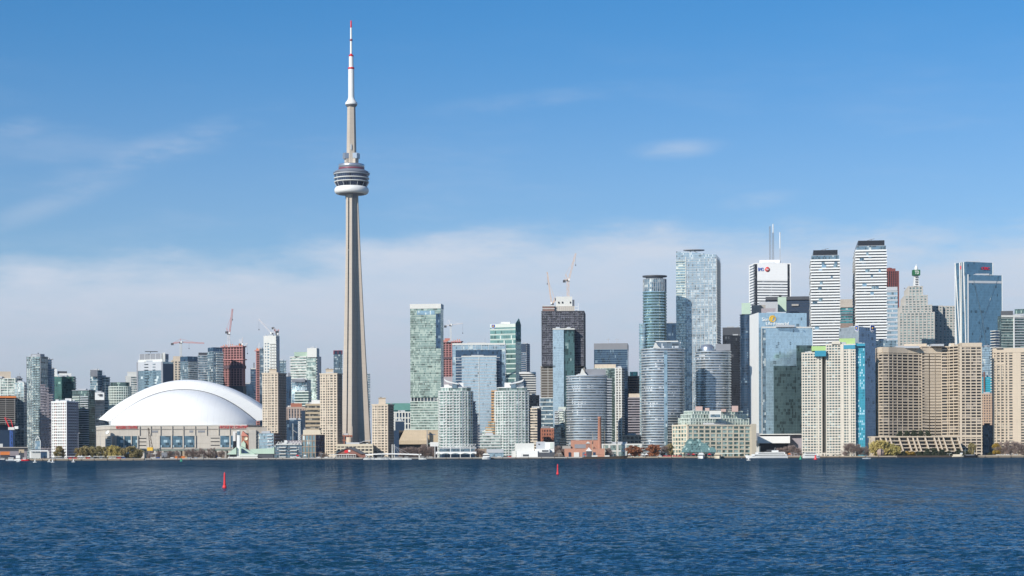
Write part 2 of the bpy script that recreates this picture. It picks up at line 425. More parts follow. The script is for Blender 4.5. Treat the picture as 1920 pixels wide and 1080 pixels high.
    def panel(s, V, k, u0, u1, v0, v1, th, mat, name='wall_panel'):
        e = s.edges(V)[k]; _, a, b, l, nx, ny = e
        H = V['z1'] - V['z0']; mb = MB(); mb.box(u0 * l, u1 * l, -th, .2, V['z0'] + v0 * H, V['z0'] + v1 * H)
        return mb.build_rot(name, mat, s.root, (a[0], a[1], 0), atan2(b[1] - a[1], b[0] - a[0]))
    def box(s, p0, p1, y0, y1, Y, depth, mat, name):
        """plain extra block between picture columns p0..p1 and rows y0 (top)..y1 at distance Y"""
        q = s.loc(face(p0, p1, Y, depth)); mb = MB(); z = lambda y: Z(y, Y, (p0 + p1) / 2) - s.o[2]
        mb.prism(q, z(y1), z(y0)); return mb.build(name, mat, s.root)
def _br(s, name, mat, parent, loc, rz):
    o = s.build(name, mat, parent, loc); o.rotation_euler.z = rz; return o
MB.build_rot = _br
def text(s_, name, mat, parent, loc, height, width=None, rz=0.0, depth=.3, bold=0.0):
    c = bpy.data.curves.new('lettering', 'FONT'); c.body = s_; c.size = 1; c.extrude = .05; c.offset = bold; c.align_x = 'LEFT'
    o = bpy.data.objects.new('lettering', c); COL.objects.link(o)
    bpy.context.view_layer.update()
    me = bpy.data.meshes.new_from_object(o.evaluated_get(bpy.context.evaluated_depsgraph_get()))
    bpy.data.objects.remove(o); bpy.data.curves.remove(c)
    xs = [v.co.x for v in me.vertices]; ys = [v.co.y for v in me.vertices]
    H = max(ys) - min(ys); W = max(xs) - min(xs); kx = (width / W) if width else height / H; kz = height / H
    for v in me.vertices:
        x, y, z = v.co; v.co = ((x - min(xs)) * kx, -z * depth / .05, (y - min(ys)) * kz)
    me.name = name; me.materials.clear(); me.materials.append(mat)
    return link(name, me, parent, loc, rz)

# ---------------------------------------------------------------- water and land
def make_water():
    ny, nx = 1500, 1000
    v = np.geomspace(640, 6.85, ny); Yr = F * CZ / v
    Yr = np.concatenate([[-400.0], Yr]); ny += 1
    s = np.linspace(-1, 1, nx); s = s * (0.75 + 0.25 * np.abs(s) ** 3)
    half = np.maximum(Yr, 0) * 0.42 + 16; half[0] = 700
    Xg = s[None, :] * half[:, None]; Yg = np.repeat(Yr[:, None], nx, 1); Zg = np.zeros_like(Xg)
    r = np.random.RandomState(5); dx_ = (half / nx * 2)[:, None]; dy_ = np.gradient(Yr)[:, None]
    for i in range(52):
        lam = 0.30 * 1.085 ** i if i < 34 else 0.7 * 1.10 ** (i - 30)
        a = radians(250 + r.normal(0, 27)); k = 2 * pi / lam
        amp = 0.0185 * lam / (1 + (lam / 1.05) ** 2.2) * r.uniform(.6, 1.4)
        res = np.clip((lam / (np.maximum(dx_, abs(dy_ * .55)) * 2.2)) - 1, 0, 1)
        # gusts: each train swells and dies over tens of metres
        en = 0.7 + 0.6 * np.sin(Xg * r.uniform(.01, .06) + Yg * r.uniform(.01, .05) + r.uniform(0, 6))
        ph = k * (Xg * cos(a) + Yg * sin(a)) + r.uniform(0, 6.28) + 0.8 * np.sin(Xg * .21 / lam + i) * np.sin(Yg * .13 / lam + i * 2)
        w_ = np.sin(ph); Zg += amp * res * en * (w_ + 0.28 * np.cos(2 * ph))
    Zg[0] = 0
    # plain water reaching out to both sides
    Xg = np.concatenate([np.full((ny, 1), -9000.0), Xg, np.full((ny, 1), 9000.0)], 1); Yg = np.concatenate([Yg[:, :1], Yg, Yg[:, -1:]], 1)
    Zg = np.concatenate([np.zeros((ny, 1)), Zg, np.zeros((ny, 1))], 1); nx += 2
    co_ = np.stack([Xg, Yg, Zg], -1).reshape(-1, 3).astype(np.float32)
    idx = np.arange(ny * nx).reshape(ny, nx)
    q = np.stack([idx[:-1, :-1], idx[:-1, 1:], idx[1:, 1:], idx[1:, :-1]], -1).reshape(-1, 4)
    me = bpy.data.meshes.new('water'); me.vertices.add(len(co_)); me.vertices.foreach_set('co', co_.ravel())
    me.loops.add(q.size); me.loops.foreach_set('vertex_index', q.ravel().astype(np.int32))
    me.polygons.add(len(q)); me.polygons.foreach_set('loop_start', np.arange(0, q.size, 4, dtype=np.int32))
    me.polygons.foreach_set('use_smooth', np.ones(len(q), dtype=bool)); me.update()
    m, t, p = new_mat('lake_water'); g = G(t)
    geo = g.n('ShaderNodeNewGeometry')
    def nz(sx, sy, sc, det, rough=.6):
        mp = g.n('ShaderNodeMapping'); mp.inputs['Scale'].default_value = (sx, sy, 1); mp.inputs['Rotation'].default_value = (0, 0, .12)
        t.links.new(geo.outputs['Position'], mp.inputs[0]); return g.noise(mp.outputs[0], sc, det, rough)
    a = nz(.7, 1, 2.2, 6, .65); b = nz(.45, 1, .5, 5); c = nz(.12, .3, .06, 4)
    h = g.m('ADD', g.m('MULTIPLY', a, .34), g.m('MULTIPLY', b, .9)); 
    def slope(sx, sy, sc, det, rough, k):
        mp = g.n('ShaderNodeMapping'); mp.inputs['Scale'].default_value = (sx, sy, 1); mp.inputs['Rotation'].default_value = (0, 0, .12)
        t.links.new(geo.outputs['Position'], mp.inputs[0])
        x = g.n('ShaderNodeTexNoise'); t.links.new(mp.outputs[0], x.inputs['Vector']); x.inputs['Scale'].default_value = sc
        x.inputs['Detail'].default_value = det; x.inputs['Roughness'].default_value = rough
        s1 = g.n('ShaderNodeVectorMath', operation='SUBTRACT'); t.links.new(x.outputs['Color'], s1.inputs[0]); s1.inputs[1].default_value = (.5, .5, .5)
        s2 = g.n('ShaderNodeVectorMath', operation='MULTIPLY'); t.links.new(s1.outputs[0], s2.inputs[0]); s2.inputs[1].default_value = (k, k, 0)
        return s2.outputs[0]
    def vadd(u_, v_):
        x = g.n('ShaderNodeVectorMath', operation='ADD'); t.links.new(u_, x.inputs[0]); t.links.new(v_, x.inputs[1]); return x.outputs[0]
    ps = g.n('ShaderNodeSeparateXYZ'); t.links.new(geo.outputs['Position'], ps.inputs[0])
    far = g.m('MULTIPLY', g.m('MINIMUM', g.m('MAXIMUM', g.m('DIVIDE', g.m('SUBTRACT', ps.outputs[1], 60), 700), 0.0), 1.0), 1.0)
    s9 = g.n('ShaderNodeVectorMath', operation='SCALE'); t.links.new(slope(.5, 1, 1.3, 4, .6, 3.2), s9.inputs[0]); t.links.new(far, s9.inputs['Scale'])
    nv = vadd(s9.outputs[0], vadd(slope(.45, 1, 6.5, 6, .72, 3.0), slope(.35, 1, .4, 3, .5, 1.2)))
    nv = vadd(nv, geo.outputs['Normal'])
    nn = g.n('ShaderNodeVectorMath', operation='NORMALIZE'); t.links.new(nv, nn.inputs[0])
    # ripple packets and wind streaks: they decide how much sky the surface shows
    pk = g.m('ADD', g.m('MULTIPLY', nz(.7, .05, 1, 3, .65), .5), g.m('MULTIPLY', nz(.25, .012, 1, 4, .7), .5))
    pk = g.m('MULTIPLY', g.m('SUBTRACT', pk, .43), 8.0, clamp=True)
    col = g.mix(c, (.005, .030, .055), (.009, .044, .076))
    di = g.n('ShaderNodeBsdfDiffuse'); t.links.new(col, di.inputs[0]); t.links.new(nn.outputs[0], di.inputs['Normal'])
    gl = g.n('ShaderNodeBsdfGlossy'); gl.inputs['Roughness'].default_value = .07; gl.inputs[0].default_value = (.80, .89, .96, 1); t.links.new(nn.outputs[0], gl.inputs['Normal'])
    fr = g.n('ShaderNodeFresnel'); fr.inputs[0].default_value = 1.333; t.links.new(nn.outputs[0], fr.inputs['Normal'])
    mx = g.n('ShaderNodeMixShader'); t.links.new(g.m('MINIMUM', fr.outputs[0], g.m('SUBTRACT', g.m('ADD', .40, g.m('MULTIPLY', pk, .14)), g.m('MULTIPLY', far, g.m('SUBTRACT', .37, g.m('MULTIPLY', pk, .10))))), mx.inputs[0]); t.links.new(di.outputs[0], mx.inputs[1]); t.links.new(gl.outputs[0], mx.inputs[2])
    outn = [q for q in t.nodes if q.type == 'OUTPUT_MATERIAL'][0]; t.links.new(mx.outputs[0], outn.inputs[0]); t.nodes.remove(p)
    me.materials.append(m)
    o = bpy.data.objects.new('water', me); COL.objects.link(o); tag(o, kind='structure')
make_water()

SHORE = 2032.0
LAND = solid('ground_earth', (.16, .15, .12), scale=.02)
PAVE = solid('quay_paving', (.36, .33, .29), scale=.05)
QUAY = solid('quay_wall_concrete', (.33, .27, .20), var=.2, scale=.05)
mb = MB(); mb.face([(-9000, SHORE + .6, 1.95), (9000, SHORE + .6, 1.95), (9000, 16000, 1.95), (-9000, 16000, 1.95)])
tag(mb.build('ground', LAND), kind='structure')
# quay: segments of different heights and setbacks
mb = MB(); mb.box(-1500, 1500, SHORE + .6, SHORE + 22, .4, 2.0)
tag(mb.build('waterfront_pavement', PAVE), kind='structure')
def quay(p0, p1, yfront, mat, name, label, zt=2.05, dark=True):
    x0, x1 = X(p0, yfront, 860), X(p1, yfront, 860)
    r = empty(name, ((x0 + x1) / 2, yfront, 0), label, 'quay wall'); c = (x0 + x1) / 2
    mb = MB(); mb.box(x0 - c, x1 - c, 0, SHORE + 4 - yfront, .95, zt); mb.build('cap', mat, r)
    mb = MB(); mb.box(x0 - c + .3, x1 - c - .3, .9, SHORE + 3 - yfront, -1, .96); mb.build('footing', DGREY if dark else QUAY, r)
    n = int((x1 - x0) / 14); me = MB(); me.box(-.3, .3, -.25, .5, -.8, zt - .3); me = me.mesh('fender', WOOD)
    for i in range(n): link('fender', me, r, (x0 - c + 7 + i * 14, .1, 0))
    return r
quay(-30, 270, SHORE - 2, QUAY, 'quay_wall', 'low tan stone shore edge at the far left below the parked cars', 2.3, False)
quay(272, 517, SHORE - 4, CONC, 'quay_wall', 'grey concrete wharf in front of the domed stadium', 2.2)
quay(518, 680, SHORE - 8, CONC, 'quay_wall', 'grey wharf in front of the gabled brick boathouse', 2.3)
quay(682, 799, SHORE - 2, CONC, 'quay_wall', 'low marina wharf beneath the white arched footbridge')
quay(800, 905, SHORE - 9, CONC, 'quay_wall', 'grey wharf under the scalloped white canopy')
quay(906, 1092, SHORE - 3, CONC, 'quay_wall', 'pale wharf in front of the low white gallery buildings', 2.3)
quay(1094, 1172, SHORE - 1, CONC, 'quay_wall', 'wharf behind the three masted tall ship')
quay(1174, 1390, SHORE - 6, QUAY, 'quay_wall', 'tan wharf between the rust coloured trees and the white cruise ship', 2.3)
quay(1392, 1682, SHORE - 2, QUAY, 'quay_wall', 'tan stone promenade edge behind the white cruise ship', 2.3)
quay(1684, 1833, SHORE - 3, WOOD, 'quay_wall', 'dark timber wharf below the terraced beige apartments', 2.3)
quay(1835, 1960, SHORE - 2, QUAY, 'quay_wall', 'tan wharf at the far right edge beneath the bare trees', 2.6, False)

# ---------------------------------------------------------------- the tall concrete tower
TY = 2400.0; TX = X(661, TY, 840); mpp = TY / F
tower = empty('observation_tower', (TX, TY, GZ), 'very tall tapering concrete tower with round observation pod and white antenna', 'tower')
tz = lambda py: Z(py, TY, 660) - GZ
z_sh = tz(366)
def legs(name, ang, L0, L1, W0, W1, zs, curve=1.35, tap=.82):
    mb = MB(); n = 24; a = radians(ang); c, s = cos(a), sin(a)
    def prof(t):
        k = (1 - t) ** curve; return L1 + (L0 - L1) * k, W1 + (W0 - W1) * k
    prev = None
    for i in range(n + 1):
        t = i / n; l, w_ = prof(t); w_ /= 2; pts = []
        for (u, v_) in ((0, -w_), (l * .97, -w_ * tap), (l, -w_ * tap * .82), (l, w_ * tap * .82), (l * .97, w_ * tap), (0, w_)):
            pts.append((u * c - v_ * s, u * s + v_ * c))
        z = zs * t
        if prev:
            q, z0 = prev
            for j in range(6):
                k = (j + 1) % 6
                mb.face([(*q[j], z0), (*q[k], z0), (*pts[k], z), (*pts[j], z)], [(j * 5, z0), (j * 5 + 5, z0), (j * 5 + 5, z), (j * 5, z)])
        prev = (pts, z)
    mb.face([(*p_, zs) for p_ in prev[0]])
    return mb.build(name, TOWERC, tower)
legs('leg', 255, 23, 9.2, 19.5, 9.6, z_sh)
legs('leg', 0, 24.5, 8.3, 11, 6.5, z_sh, 1.15)
legs('leg', 120, 22, 8.3, 10, 6.5, z_sh)
mb = MB()
for i in range(20):
    t0, t1 = i / 20, (i + 1) / 20; r0, r1 = [9.5 - 2.0 * t for t in (t0, t1)]
    h = lambda r: [(r * cos(pi / 3 * k + .3), r * sin(pi / 3 * k + .3)) for k in range(6)]
    mb.prism(h(r0), z_sh * t0, z_sh * t1, poly2=h(r1), top=False, bot=False)
mb.build('core', TOWERC, tower)
# dark glazed lift shafts, one on the sunlit leg and two beside it
def strip(name, ang, L0, L1, off0, off1, w_, z0, z1, mat, curve=1.35, out_=.25):
    mb = MB(); a = radians(ang); c, s = cos(a), sin(a); n = 24; prev = None
    for i in range(n + 1):
        z = z0 + (z1 - z0) * i / n; t = z / z_sh; k = (1 - t) ** curve
        l = L1 + (L0 - L1) * k + out_; o_ = off1 + (off0 - off1) * k
        q = [(l * c - v_ * s, l * s + v_ * c, z) for v_ in (o_ - w_ / 2, o_ + w_ / 2)] + [((l - 1) * c - v_ * s, (l - 1) * s + v_ * c, z) for v_ in (o_ + w_ / 2, o_ - w_ / 2)]
        if prev:
            for j in range(4): m_ = (j + 1) % 4; mb.face([prev[j], prev[m_], q[m_], q[j]], [(0, z), (1, z), (1, z + 5), (0, z + 5)])
        prev = q
    mb.face(prev); mb.build(name, mat, tower)
strip('lift_glazing', 255, 23, 9.2, .4, -.6, 1.5, 6, z_sh - 4, GBLACK)
strip('edge_rib', 255, 23, 9.2, 7.3, 3.6, .5, 40, z_sh, CONC)
# pod
lat = lambda nm, prof, mat, n=64: MBL(nm, prof, mat, n)
def MBL(nm, prof, mat, n=64, cx=0, cy=0, par=None):
    mb = MB(); mb.lathe([(r * mpp, tz(y)) for r, y in prof], n, cx, cy); return mb.build(nm, mat, par or tower)
GLD = glass('pod_glass', (.05, .07, .12), 3.0, 50, .3, .05, met=.4, lightc=(.2, .25, .3), frame=(.2, .2, .22), fw=.15)
lat('pod_underside', [(11.5, 372), (12, 366), (20, 364.5), (29, 362)], MGREY)
tor = [(27 + 5.2 * cos(a), 357.3 + 6.8 * sin(a)) for a in [radians(100 - 190 * i / 16) for i in range(17)]]
lat('radome', [(24, 364.3)] + tor + [(24, 350)], WHITE)
lat('lower_glazing', [(28, 350.6), (31.6, 343)], GLD)
pb = MB(); pb.bar((28.3 * mpp, 0, tz(350.6)), (32.2 * mpp, 0, tz(343)), .22); pb = pb.mesh('strut', WHITE)
for i in range(14): link('strut', pb, tower, (0, 0, 0), 2 * pi * (i + .5) / 14)
lat('deck_band', [(31, 342.8), (32.4, 342.6), (32.6, 340.9), (31, 340.7)], OFFW)
lat('window_band', [(31.6, 340.8), (31.8, 336.2)], GLD)
lat('deck_band', [(31, 336.3), (32.9, 336.1), (33.1, 334.2), (31, 334.1)], OFFW)
lat('window_band', [(31.9, 334.2), (32.2, 328.6)], GLD)
lat('deck_band', [(31.5, 328.7), (33.6, 328.5), (33.9, 326.1), (31, 325.9)], LGREY)
lat('roof_edge', [(31, 326.4), (34.2, 326.2), (34.2, 325.4), (31, 325.2)], DGREY)
MESH = solid('steel_mesh', (.16, .18, .22), var=.3, scale=1.5, rough=.5)
lat('deck_cage', [(32.5, 325.6), (31.6, 322.5), (26, 319.2), (23, 318.6)], MESH)
lat('accent_band', [(23.2, 319), (24.2, 318.2), (24.2, 315.6), (23, 315.4)], PURP)
lat('upper_drum', [(23, 315.9), (24.2, 315.7), (24.4, 309.4), (23.2, 308.4), (9, 307.8)], STEEL)
pb = MB()
for i in range(40):
    a = 2 * pi * i / 40; pb.bar((cos(a) * 34 * mpp, sin(a) * 34 * mpp, tz(325.6)), (cos(a) * 34.3 * mpp, sin(a) * 34.3 * mpp, tz(322.9)), .1)
pb.lathe([(34.3 * mpp, tz(323)), (34.3 * mpp, tz(322.7))], 48); pb.build('railing', MGREY, tower)
hexp = lambda r, a0=0: [(r * mpp * cos(a0 + pi / 3 * k), r * mpp * sin(a0 + pi / 3 * k)) for k in range(6)]
mb = MB(); mb.prism(hexp(9.6, .2), tz(309), tz(196), poly2=hexp(7.6, .2)); mb.build('upper_shaft', TOWERC, tower)
mb = MB()
for a in (205, 330, 90):
    a = radians(a); c, s = cos(a), sin(a); l, wd = 12.2 * mpp, 3.6
    mb.prism([(l * c + wd * s, l * s - wd * c), (l * c - wd * s, l * s + wd * c), (-wd * s, wd * c), (wd * s, -wd * c)], tz(309), tz(297))
mb.build('shaft_base', TOWERC, tower)
me = MB(); me.box(-3.6, 3.6, -4.4, 2.5, 0, 7.2)
for q in (-3.2, -1.1, 1.1, 3.2): me.box(q - .2, q + .2, -4.8, -4.3, 0, 7.4)
me = me.mesh('microwave_box', STEEL)
for a in (205, 330, 90):
    a = radians(a); link('microwave_box', me, tower, (cos(a) * 8.6 * mpp, sin(a) * 8.6 * mpp, tz(298.5)), a + pi / 2)
mb = MB(); mb.box(-.8, .8, -6.55, -5.2, tz(282), tz(272)); mb.build('shaft_window', LGREY, tower)
lat('upper_pod_underside', [(7.2, 200.5), (9.2, 199.6), (11.3, 196.2)], MGREY, 32)
lat('upper_pod', [(11.3, 196.4), (11.6, 195), (11.0, 192.4), (8.6, 189.6), (7.0, 187), (6.0, 183.5)], WHITE, 32)
lat('antenna_section', [(5.8, 184.5), (5.6, 130)], WHITE, 20)
lat('antenna_collar', [(4.4, 130.2), (6.0, 130), (6.0, 126.8), (4.2, 126.4)], RED, 20)
lat('antenna_section', [(4.4, 127), (4.1, 106)], WHITE, 20)
lat('antenna_collar', [(2.2, 106.4), (4.5, 106), (4.3, 103.4), (2.4, 103), (2.4, 101)], RED, 20)
lat('antenna_section', [(2.2, 102.8), (2.0, 77)], WHITE, 16)
lat('antenna_collar', [(1.6, 77.4), (2.6, 77), (2.6, 73.4), (1.6, 73)], PURP, 16)
lat('antenna_section', [(1.9, 74), (1.7, 52)], WHITE, 12)
lat('antenna_tip', [(1.6, 52.5), (1.4, 40), (.4, 38.2), (.01, 37.5)], RED, 12)

# ---------------------------------------------------------------- the domed stadium
SY = 2290.0
st = B('domed_stadium', 'huge stadium with white domed roof and beige concrete walls beside the tall tower', 340, SY, 'stadium')
R = st.root; ox = st.o[0]; zz = lambda py, px=340: Z(py, SY, px) - st.o[2]
xx = lambda p: X(p, SY, 790) - ox
def body():
    p = st.loc([(X(207, SY), SY), (X(462, SY), SY), (X(476, SY + 28), SY + 28), (X(494, SY + 95), SY + 95), (X(494, SY + 170), SY + 170),
         (X(178, SY + 170), SY + 170), (X(176, SY + 85), SY + 85), (X(188, SY + 40), SY + 40)])
    p = ccw(p)
    mb = MB(); mb.prism(p, 0, zz(797.6)); mb.build('concrete_wall', STAD, R)
    mb = MB(); mb.prism(offset(p, .8), zz(805), zz(804.2)); mb.build('ledge', CONC, R)
    mb = MB(); mb.prism(offset(p, .5), zz(798.4), zz(796.6)); mb.build('parapet', OFFW, R)
body()
SGL = glass('stadium_glass', (.16, .28, .36), 2.2, 3.2, .3, .12, met=.5, frame=(.12, .2, .26), lightc=(.45, .6, .66))
for a, b in ((219, 231.5), (233.5, 245.5), (247.5, 257.5), (300, 320.5), (323, 342.5), (345, 365), (413, 430), (432.5, 443)):
    mb = MB(); mb.box(xx(a), xx(b), -.5, 3, zz(838.8), zz(817.4)); fr = mb.build('window', SGL, R)
for a, b in ((216.5, 218.5), (231.5, 233.5), (245.5, 247.5), (257.5, 259.5), (320.5, 323), (342.5, 345), (365, 367.5), (297.5, 300), (430, 432.5)):
    mb = MB(); mb.box(xx(a), xx(b), -1.6, 3, zz(840), zz(816.6)); mb.build('mullion', STAD, R)
for a, b in ((259.5, 274), (395, 411.5)):
    for y in (821.5, 828, 834.8):
        mb = MB(); mb.box(xx(a), xx(b), -.35, 1, zz(y + .9), zz(y - .5)); mb.build('slot_window', BLACK, R)
for p_ in (262, 283, 301, 323, 344, 366, 388, 410, 431):
    mb = MB(); mb.box(xx(p_) - .35, xx(p_) + .35, -1.3, .5, zz(816), zz(799)); mb.build('buttress', STAD, R)
for a, b in ((284, 296), (355, 362), (371, 384)):
    mb = MB(); mb.box(xx(a), xx(b), -.3, .5, zz(811), zz(807)); mb.build('louvre', MGREY, R)
for a, b in ((218, 258), (413, 465)):
    text('ROGERS CENTRE', 'sign_lettering', RED, R, (xx(a), -.9, zz(803.6)), zz(798.2) - zz(803.6), xx(b) - xx(a), bold=.0)
mb = MB(); mb.box(xx(443), xx(462), -3, 1, 0, zz(816)); mb.build('entrance_block', STAD, R)
# left shoulder: lower block with rows of small openings
mb = MB(); mb.box(xx(200), xx(212), -8, 2, 0, zz(817)); mb.build('corner_block', STAD, R)
for y in (821.5, 826, 831, 836):
    for a in (203, 205.5, 208):
        mb = MB(); mb.box(xx(a), xx(a + 1.6), -8.3, -7, zz(y + .8), zz(y - .8)); mb.build('opening', BLACK, R)
# roof: front quarter dome, then the taller arched panel whose edge rises behind it
x0, x1 = X(209, SY + 60) - ox, X(480, SY + 60) - ox; zb = zz(797)
RM = solid('roof_membrane', (.88, .88, .86), var=.035, scale=.03, rough=.45, panel=(7, 400, .10))
def arch(t, xa, xb, zbase, ztop, ex=2.0):
    c = (xa + xb) / 2; a = (xb - xa) / 2; th = pi * t; xv = -cos(th)
    return c + a * xv, zbase + (ztop - zbase) * (1 - abs(xv) ** ex)
def roof():
    n, m = 72, 22
    zd = lambda y, d: Z(y, SY + d, 340) - st.o[2]
    mb = MB(); grid = []
    for j in range(m + 1):
        q = j / m; row = []      # q 0 = springing at front, 1 = crown line
        for i in range(n + 1):
            x, z = arch(i / n, x0, x1, zd(790, 60), zd(731.5, 60), 2.1)
            ph = q * pi / 2; row.append((x, 62 * (1 - sin(ph)) * -1 + 62 + (-(1 - (abs(x - (x0 + x1) / 2) / ((x1 - x0) / 2)) ** 2) * 62 * cos(ph)) + 0, zb + (z - zb) * sin(ph)))
        grid.append(row)
    # q -> depth: front bulge falls back to the plane of the arch at y=62
    grid = [[(x, 60 - (60 * (max(0, 1 - ((x - (x0 + x1) / 2) / ((x1 - x0) / 2)) ** 2)) ** .5) * cos(j / m * pi / 2), z) for (x, _, z) in row] for j, row in enumerate(grid)]
    for j in range(m):
        for i in range(n):
            mb.face([grid[j][i], grid[j][i + 1], grid[j + 1][i + 1], grid[j + 1][i]], [(i * 3.5, j * 3), (i * 3.5 + 3.5, j * 3), (i * 3.5 + 3.5, j * 3 + 3), (i * 3.5, j * 3 + 3)], True)
    mb.build('front_roof_dome', RM, R, weld=True)
    # band between dome edge and outer arch, then the vault going back
    xd = lambda p, d: X(p, SY + d, 790) - ox
    zd = lambda y, d: Z(y, SY + d, 340) - st.o[2]
    xa, xb = xd(184, 70), xd(514, 70)
    def loft(rows, name, mat):
        mb = MB()
        for r0, r1 in zip(rows, rows[1:]):
            for i in range(n): mb.face([r0[i], r0[i + 1], r1[i + 1], r1[i]], [(i * 3.5, 0), (i * 3.5 + 3.5, 0), (i * 3.5 + 3.5, 5), (i * 3.5, 5)], True)
        mb.build(name, mat, R, weld=True)
    A = [arch(i / n, x0 + 1, x1 - 1, zd(790, 60), zd(731.5, 60) - .6, 2.1) for i in range(n + 1)]
    Bo = [arch(i / n, xa, xb, zd(786, 70), zd(718.2, 70), 2.0) for i in range(n + 1)]
    r0 = [(x, 59.5, z) for x, z in A]; r05 = [(a[0] * .97 + b[0] * .03, 61.0, a[1] * .97 + b[1] * .03) for a, b in zip(A, Bo)]
    r1 = [(x, 70, z) for x, z in Bo]
    loft([r05, r1], 'arch_face_panel', solid('roof_band', (.76, .76, .73), var=.03, rough=.5, panel=(10.5, 400, .10)))
    mid = lambda k, y, dz: [(x, y, z + dz) for x, z in [arch(i / n, xa + k, xb - k, zd(786, 70), zd(718.2, 70) + dz, 2.0) for i in range(n + 1)]]
    loft([r1, mid(-.3, 74, 1.4), mid(0, 84, 2.4), mid(0, 120, 2.4), mid(3, 170, 1.0), mid(20, 215, -8)], 'rear_roof_vault', RM)
    # thin dark joint along the dome edge
    mb = MB()
    for i in range(n): mb.bar((A[i][0], 58.0, A[i][1] + 1.3), (A[i + 1][0], 58.0, A[i + 1][1] + 1.3), .55)
    mb.build('roof_joint', DGREY, R)
roof()
# grey soffit and drum under the left tip of the roof
mb = MB(); mb.prism([(xx(178), 66), (xx(203), 58), (xx(203), 120), (xx(178), 120)], zz(788), zz(785.8)); mb.build('soffit', LGREY, R)
mb = MB(); mb.lathe([(0.01, zz(800)), (xx(200) - xx(192), zz(800)), (xx(200) - xx(190), zz(793)), (xx(200) - xx(188), zz(787))], 24, xx(192.5), 68); mb.build('roof_bogie_drum', LGREY, R)
mb = MB(); mb.lathe([(0.01, 0), (2.4, .5), (2.9, 1.6)], 16, 0, 0); o = mb.build('satellite_dish', WHITE, R, (xx(204), -5, zz(811))); o.rotation_euler = (radians(60), 0, radians(-30))

# ================================================================ BUILDINGS, left to right
# --- far left
b = B('apartment_block', 'pale green glass apartment block with beige box on its roof at the left edge', 15, 2320)
V = b.v(corner(-40, 29, 34, 2320, 8), 709, n=30, core=GGREEN, ring=(.9, .5, OFFW, 'balcony_band'), pier=(9, 1.0, .7, PALEG))
b.box(-30, 20.5, 696.5, 709, 2325, 18, SAND, 'roof_plant_house')
V = b.v(face(31, 42, 2330, 20), 708, n=28, core=GDARK, ring=(.7, .5, LGREY))
b.box(32, 38, 705, 708, 2335, 8, MGREY, 'roof_box')

b = B('unfinished_building', 'open concrete floors under construction with orange guard rail on top at left edge', 12, 2150, group=None)
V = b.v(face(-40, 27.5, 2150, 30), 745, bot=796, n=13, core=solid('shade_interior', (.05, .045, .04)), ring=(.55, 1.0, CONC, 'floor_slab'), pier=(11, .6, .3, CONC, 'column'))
mb = MB(); q = offset(V['p'], 1.6); mb.prism(q, V['z1'] - .6, V['z1'] + 1.6); mb.build('guard_rail', ORANGE, b.root)
b.v(face(-40, 27.5, 2156, 26), 796, n=1, core=NAVY, name='dark_podium')

b = B('glass_office', 'pale glass office block in front of the tall left tower, smooth curtain wall', 38, 2185)
V = b.v(corner(27, 45, 50, 2185, 14), 717, n=28, core=GPALE, ring=(.35, .12, PALEG), pier=(4, .18, .25, OFFW, 'mullion'))
b.bays(V, 1, .1, .95, 1.0, 1.1, OFFW, i0=2)

b = B('glass_tower', 'tallest dark and pale glass tower at far left with grey crown', 75, 2400)
V = b.v(corner(50, 76, 90, 2400, 20), 668, n=42, core=GMIX, ring=(.35, .25, LGREY), pier=(3.2, .35, .35, MGREY, 'fin'))
b.bays(V, 0, .42, .95, .95, 1.3, GPALE, 'balcony', i0=2)
b.bays(V, 0, .03, .3, .5, .5, GPALE, 'bay_window', i0=1)
V2 = b.v(corner(58, 76, 84, 2406, 20), 663, bot=669, n=1, core=MGREY, name='crown')
V3 = b.v(face(84, 97, 2435, 20), 671, n=41, core=GNAVY, ring=(.5, .4, MGREY))
b.box(71, 73, 661.5, 664, 2408, 2, DGREY, 'roof_vent')
b = B('balcony_tower', 'mauve grey balcony tower with stepped top against the tallest left tower', 88, 2190)
m_ = glass('glass_mauve', (.24, .23, .26), 1.6, 2.9, .25, .3, met=.3, lightc=(.5, .48, .5))
for a, c, t in ((77, 84, 721), (83.6, 90, 727), (89.6, 98, 739)):
    V = b.v(face(a, c, 2190 + (a - 77) * .2, 18), t, core=m_, fh=3.1, ring=(1.0, 1.1, MAUVE, 'balcony_band'))
b = B('glass_tower', 'dark narrow tower with roof steps behind the tallest left tower', 99, 2470)
V = b.v(face(94, 102, 2470, 20), 691, core=GNAVY, ring=(.6, .4, DGREY))
b = B('glass_tower', 'green glass tower with white penthouse behind the small white tower', 121, 2500)
V = b.v(corner(101, 138, 142, 2500, 12), 706, core=glass('glass_emerald', (.08, .20, .18), 1.6, 3.2, .2, .1, met=.5, lightc=(.3, .5, .42)), fh=3.2, ring=(.4, .25, GDGREEN))
b.bays(V, 1, 0, 1, 1.0, 1.2, MGREY, every=1)
b.box(111, 134, 700, 706, 2504, 14, WHITE, 'penthouse'); b.box(101, 107, 692, 706, 2508, 12, WHITE, 'penthouse'); b.box(108, 126, 696, 700.3, 2512, 9, DGREY, 'roof_screen')

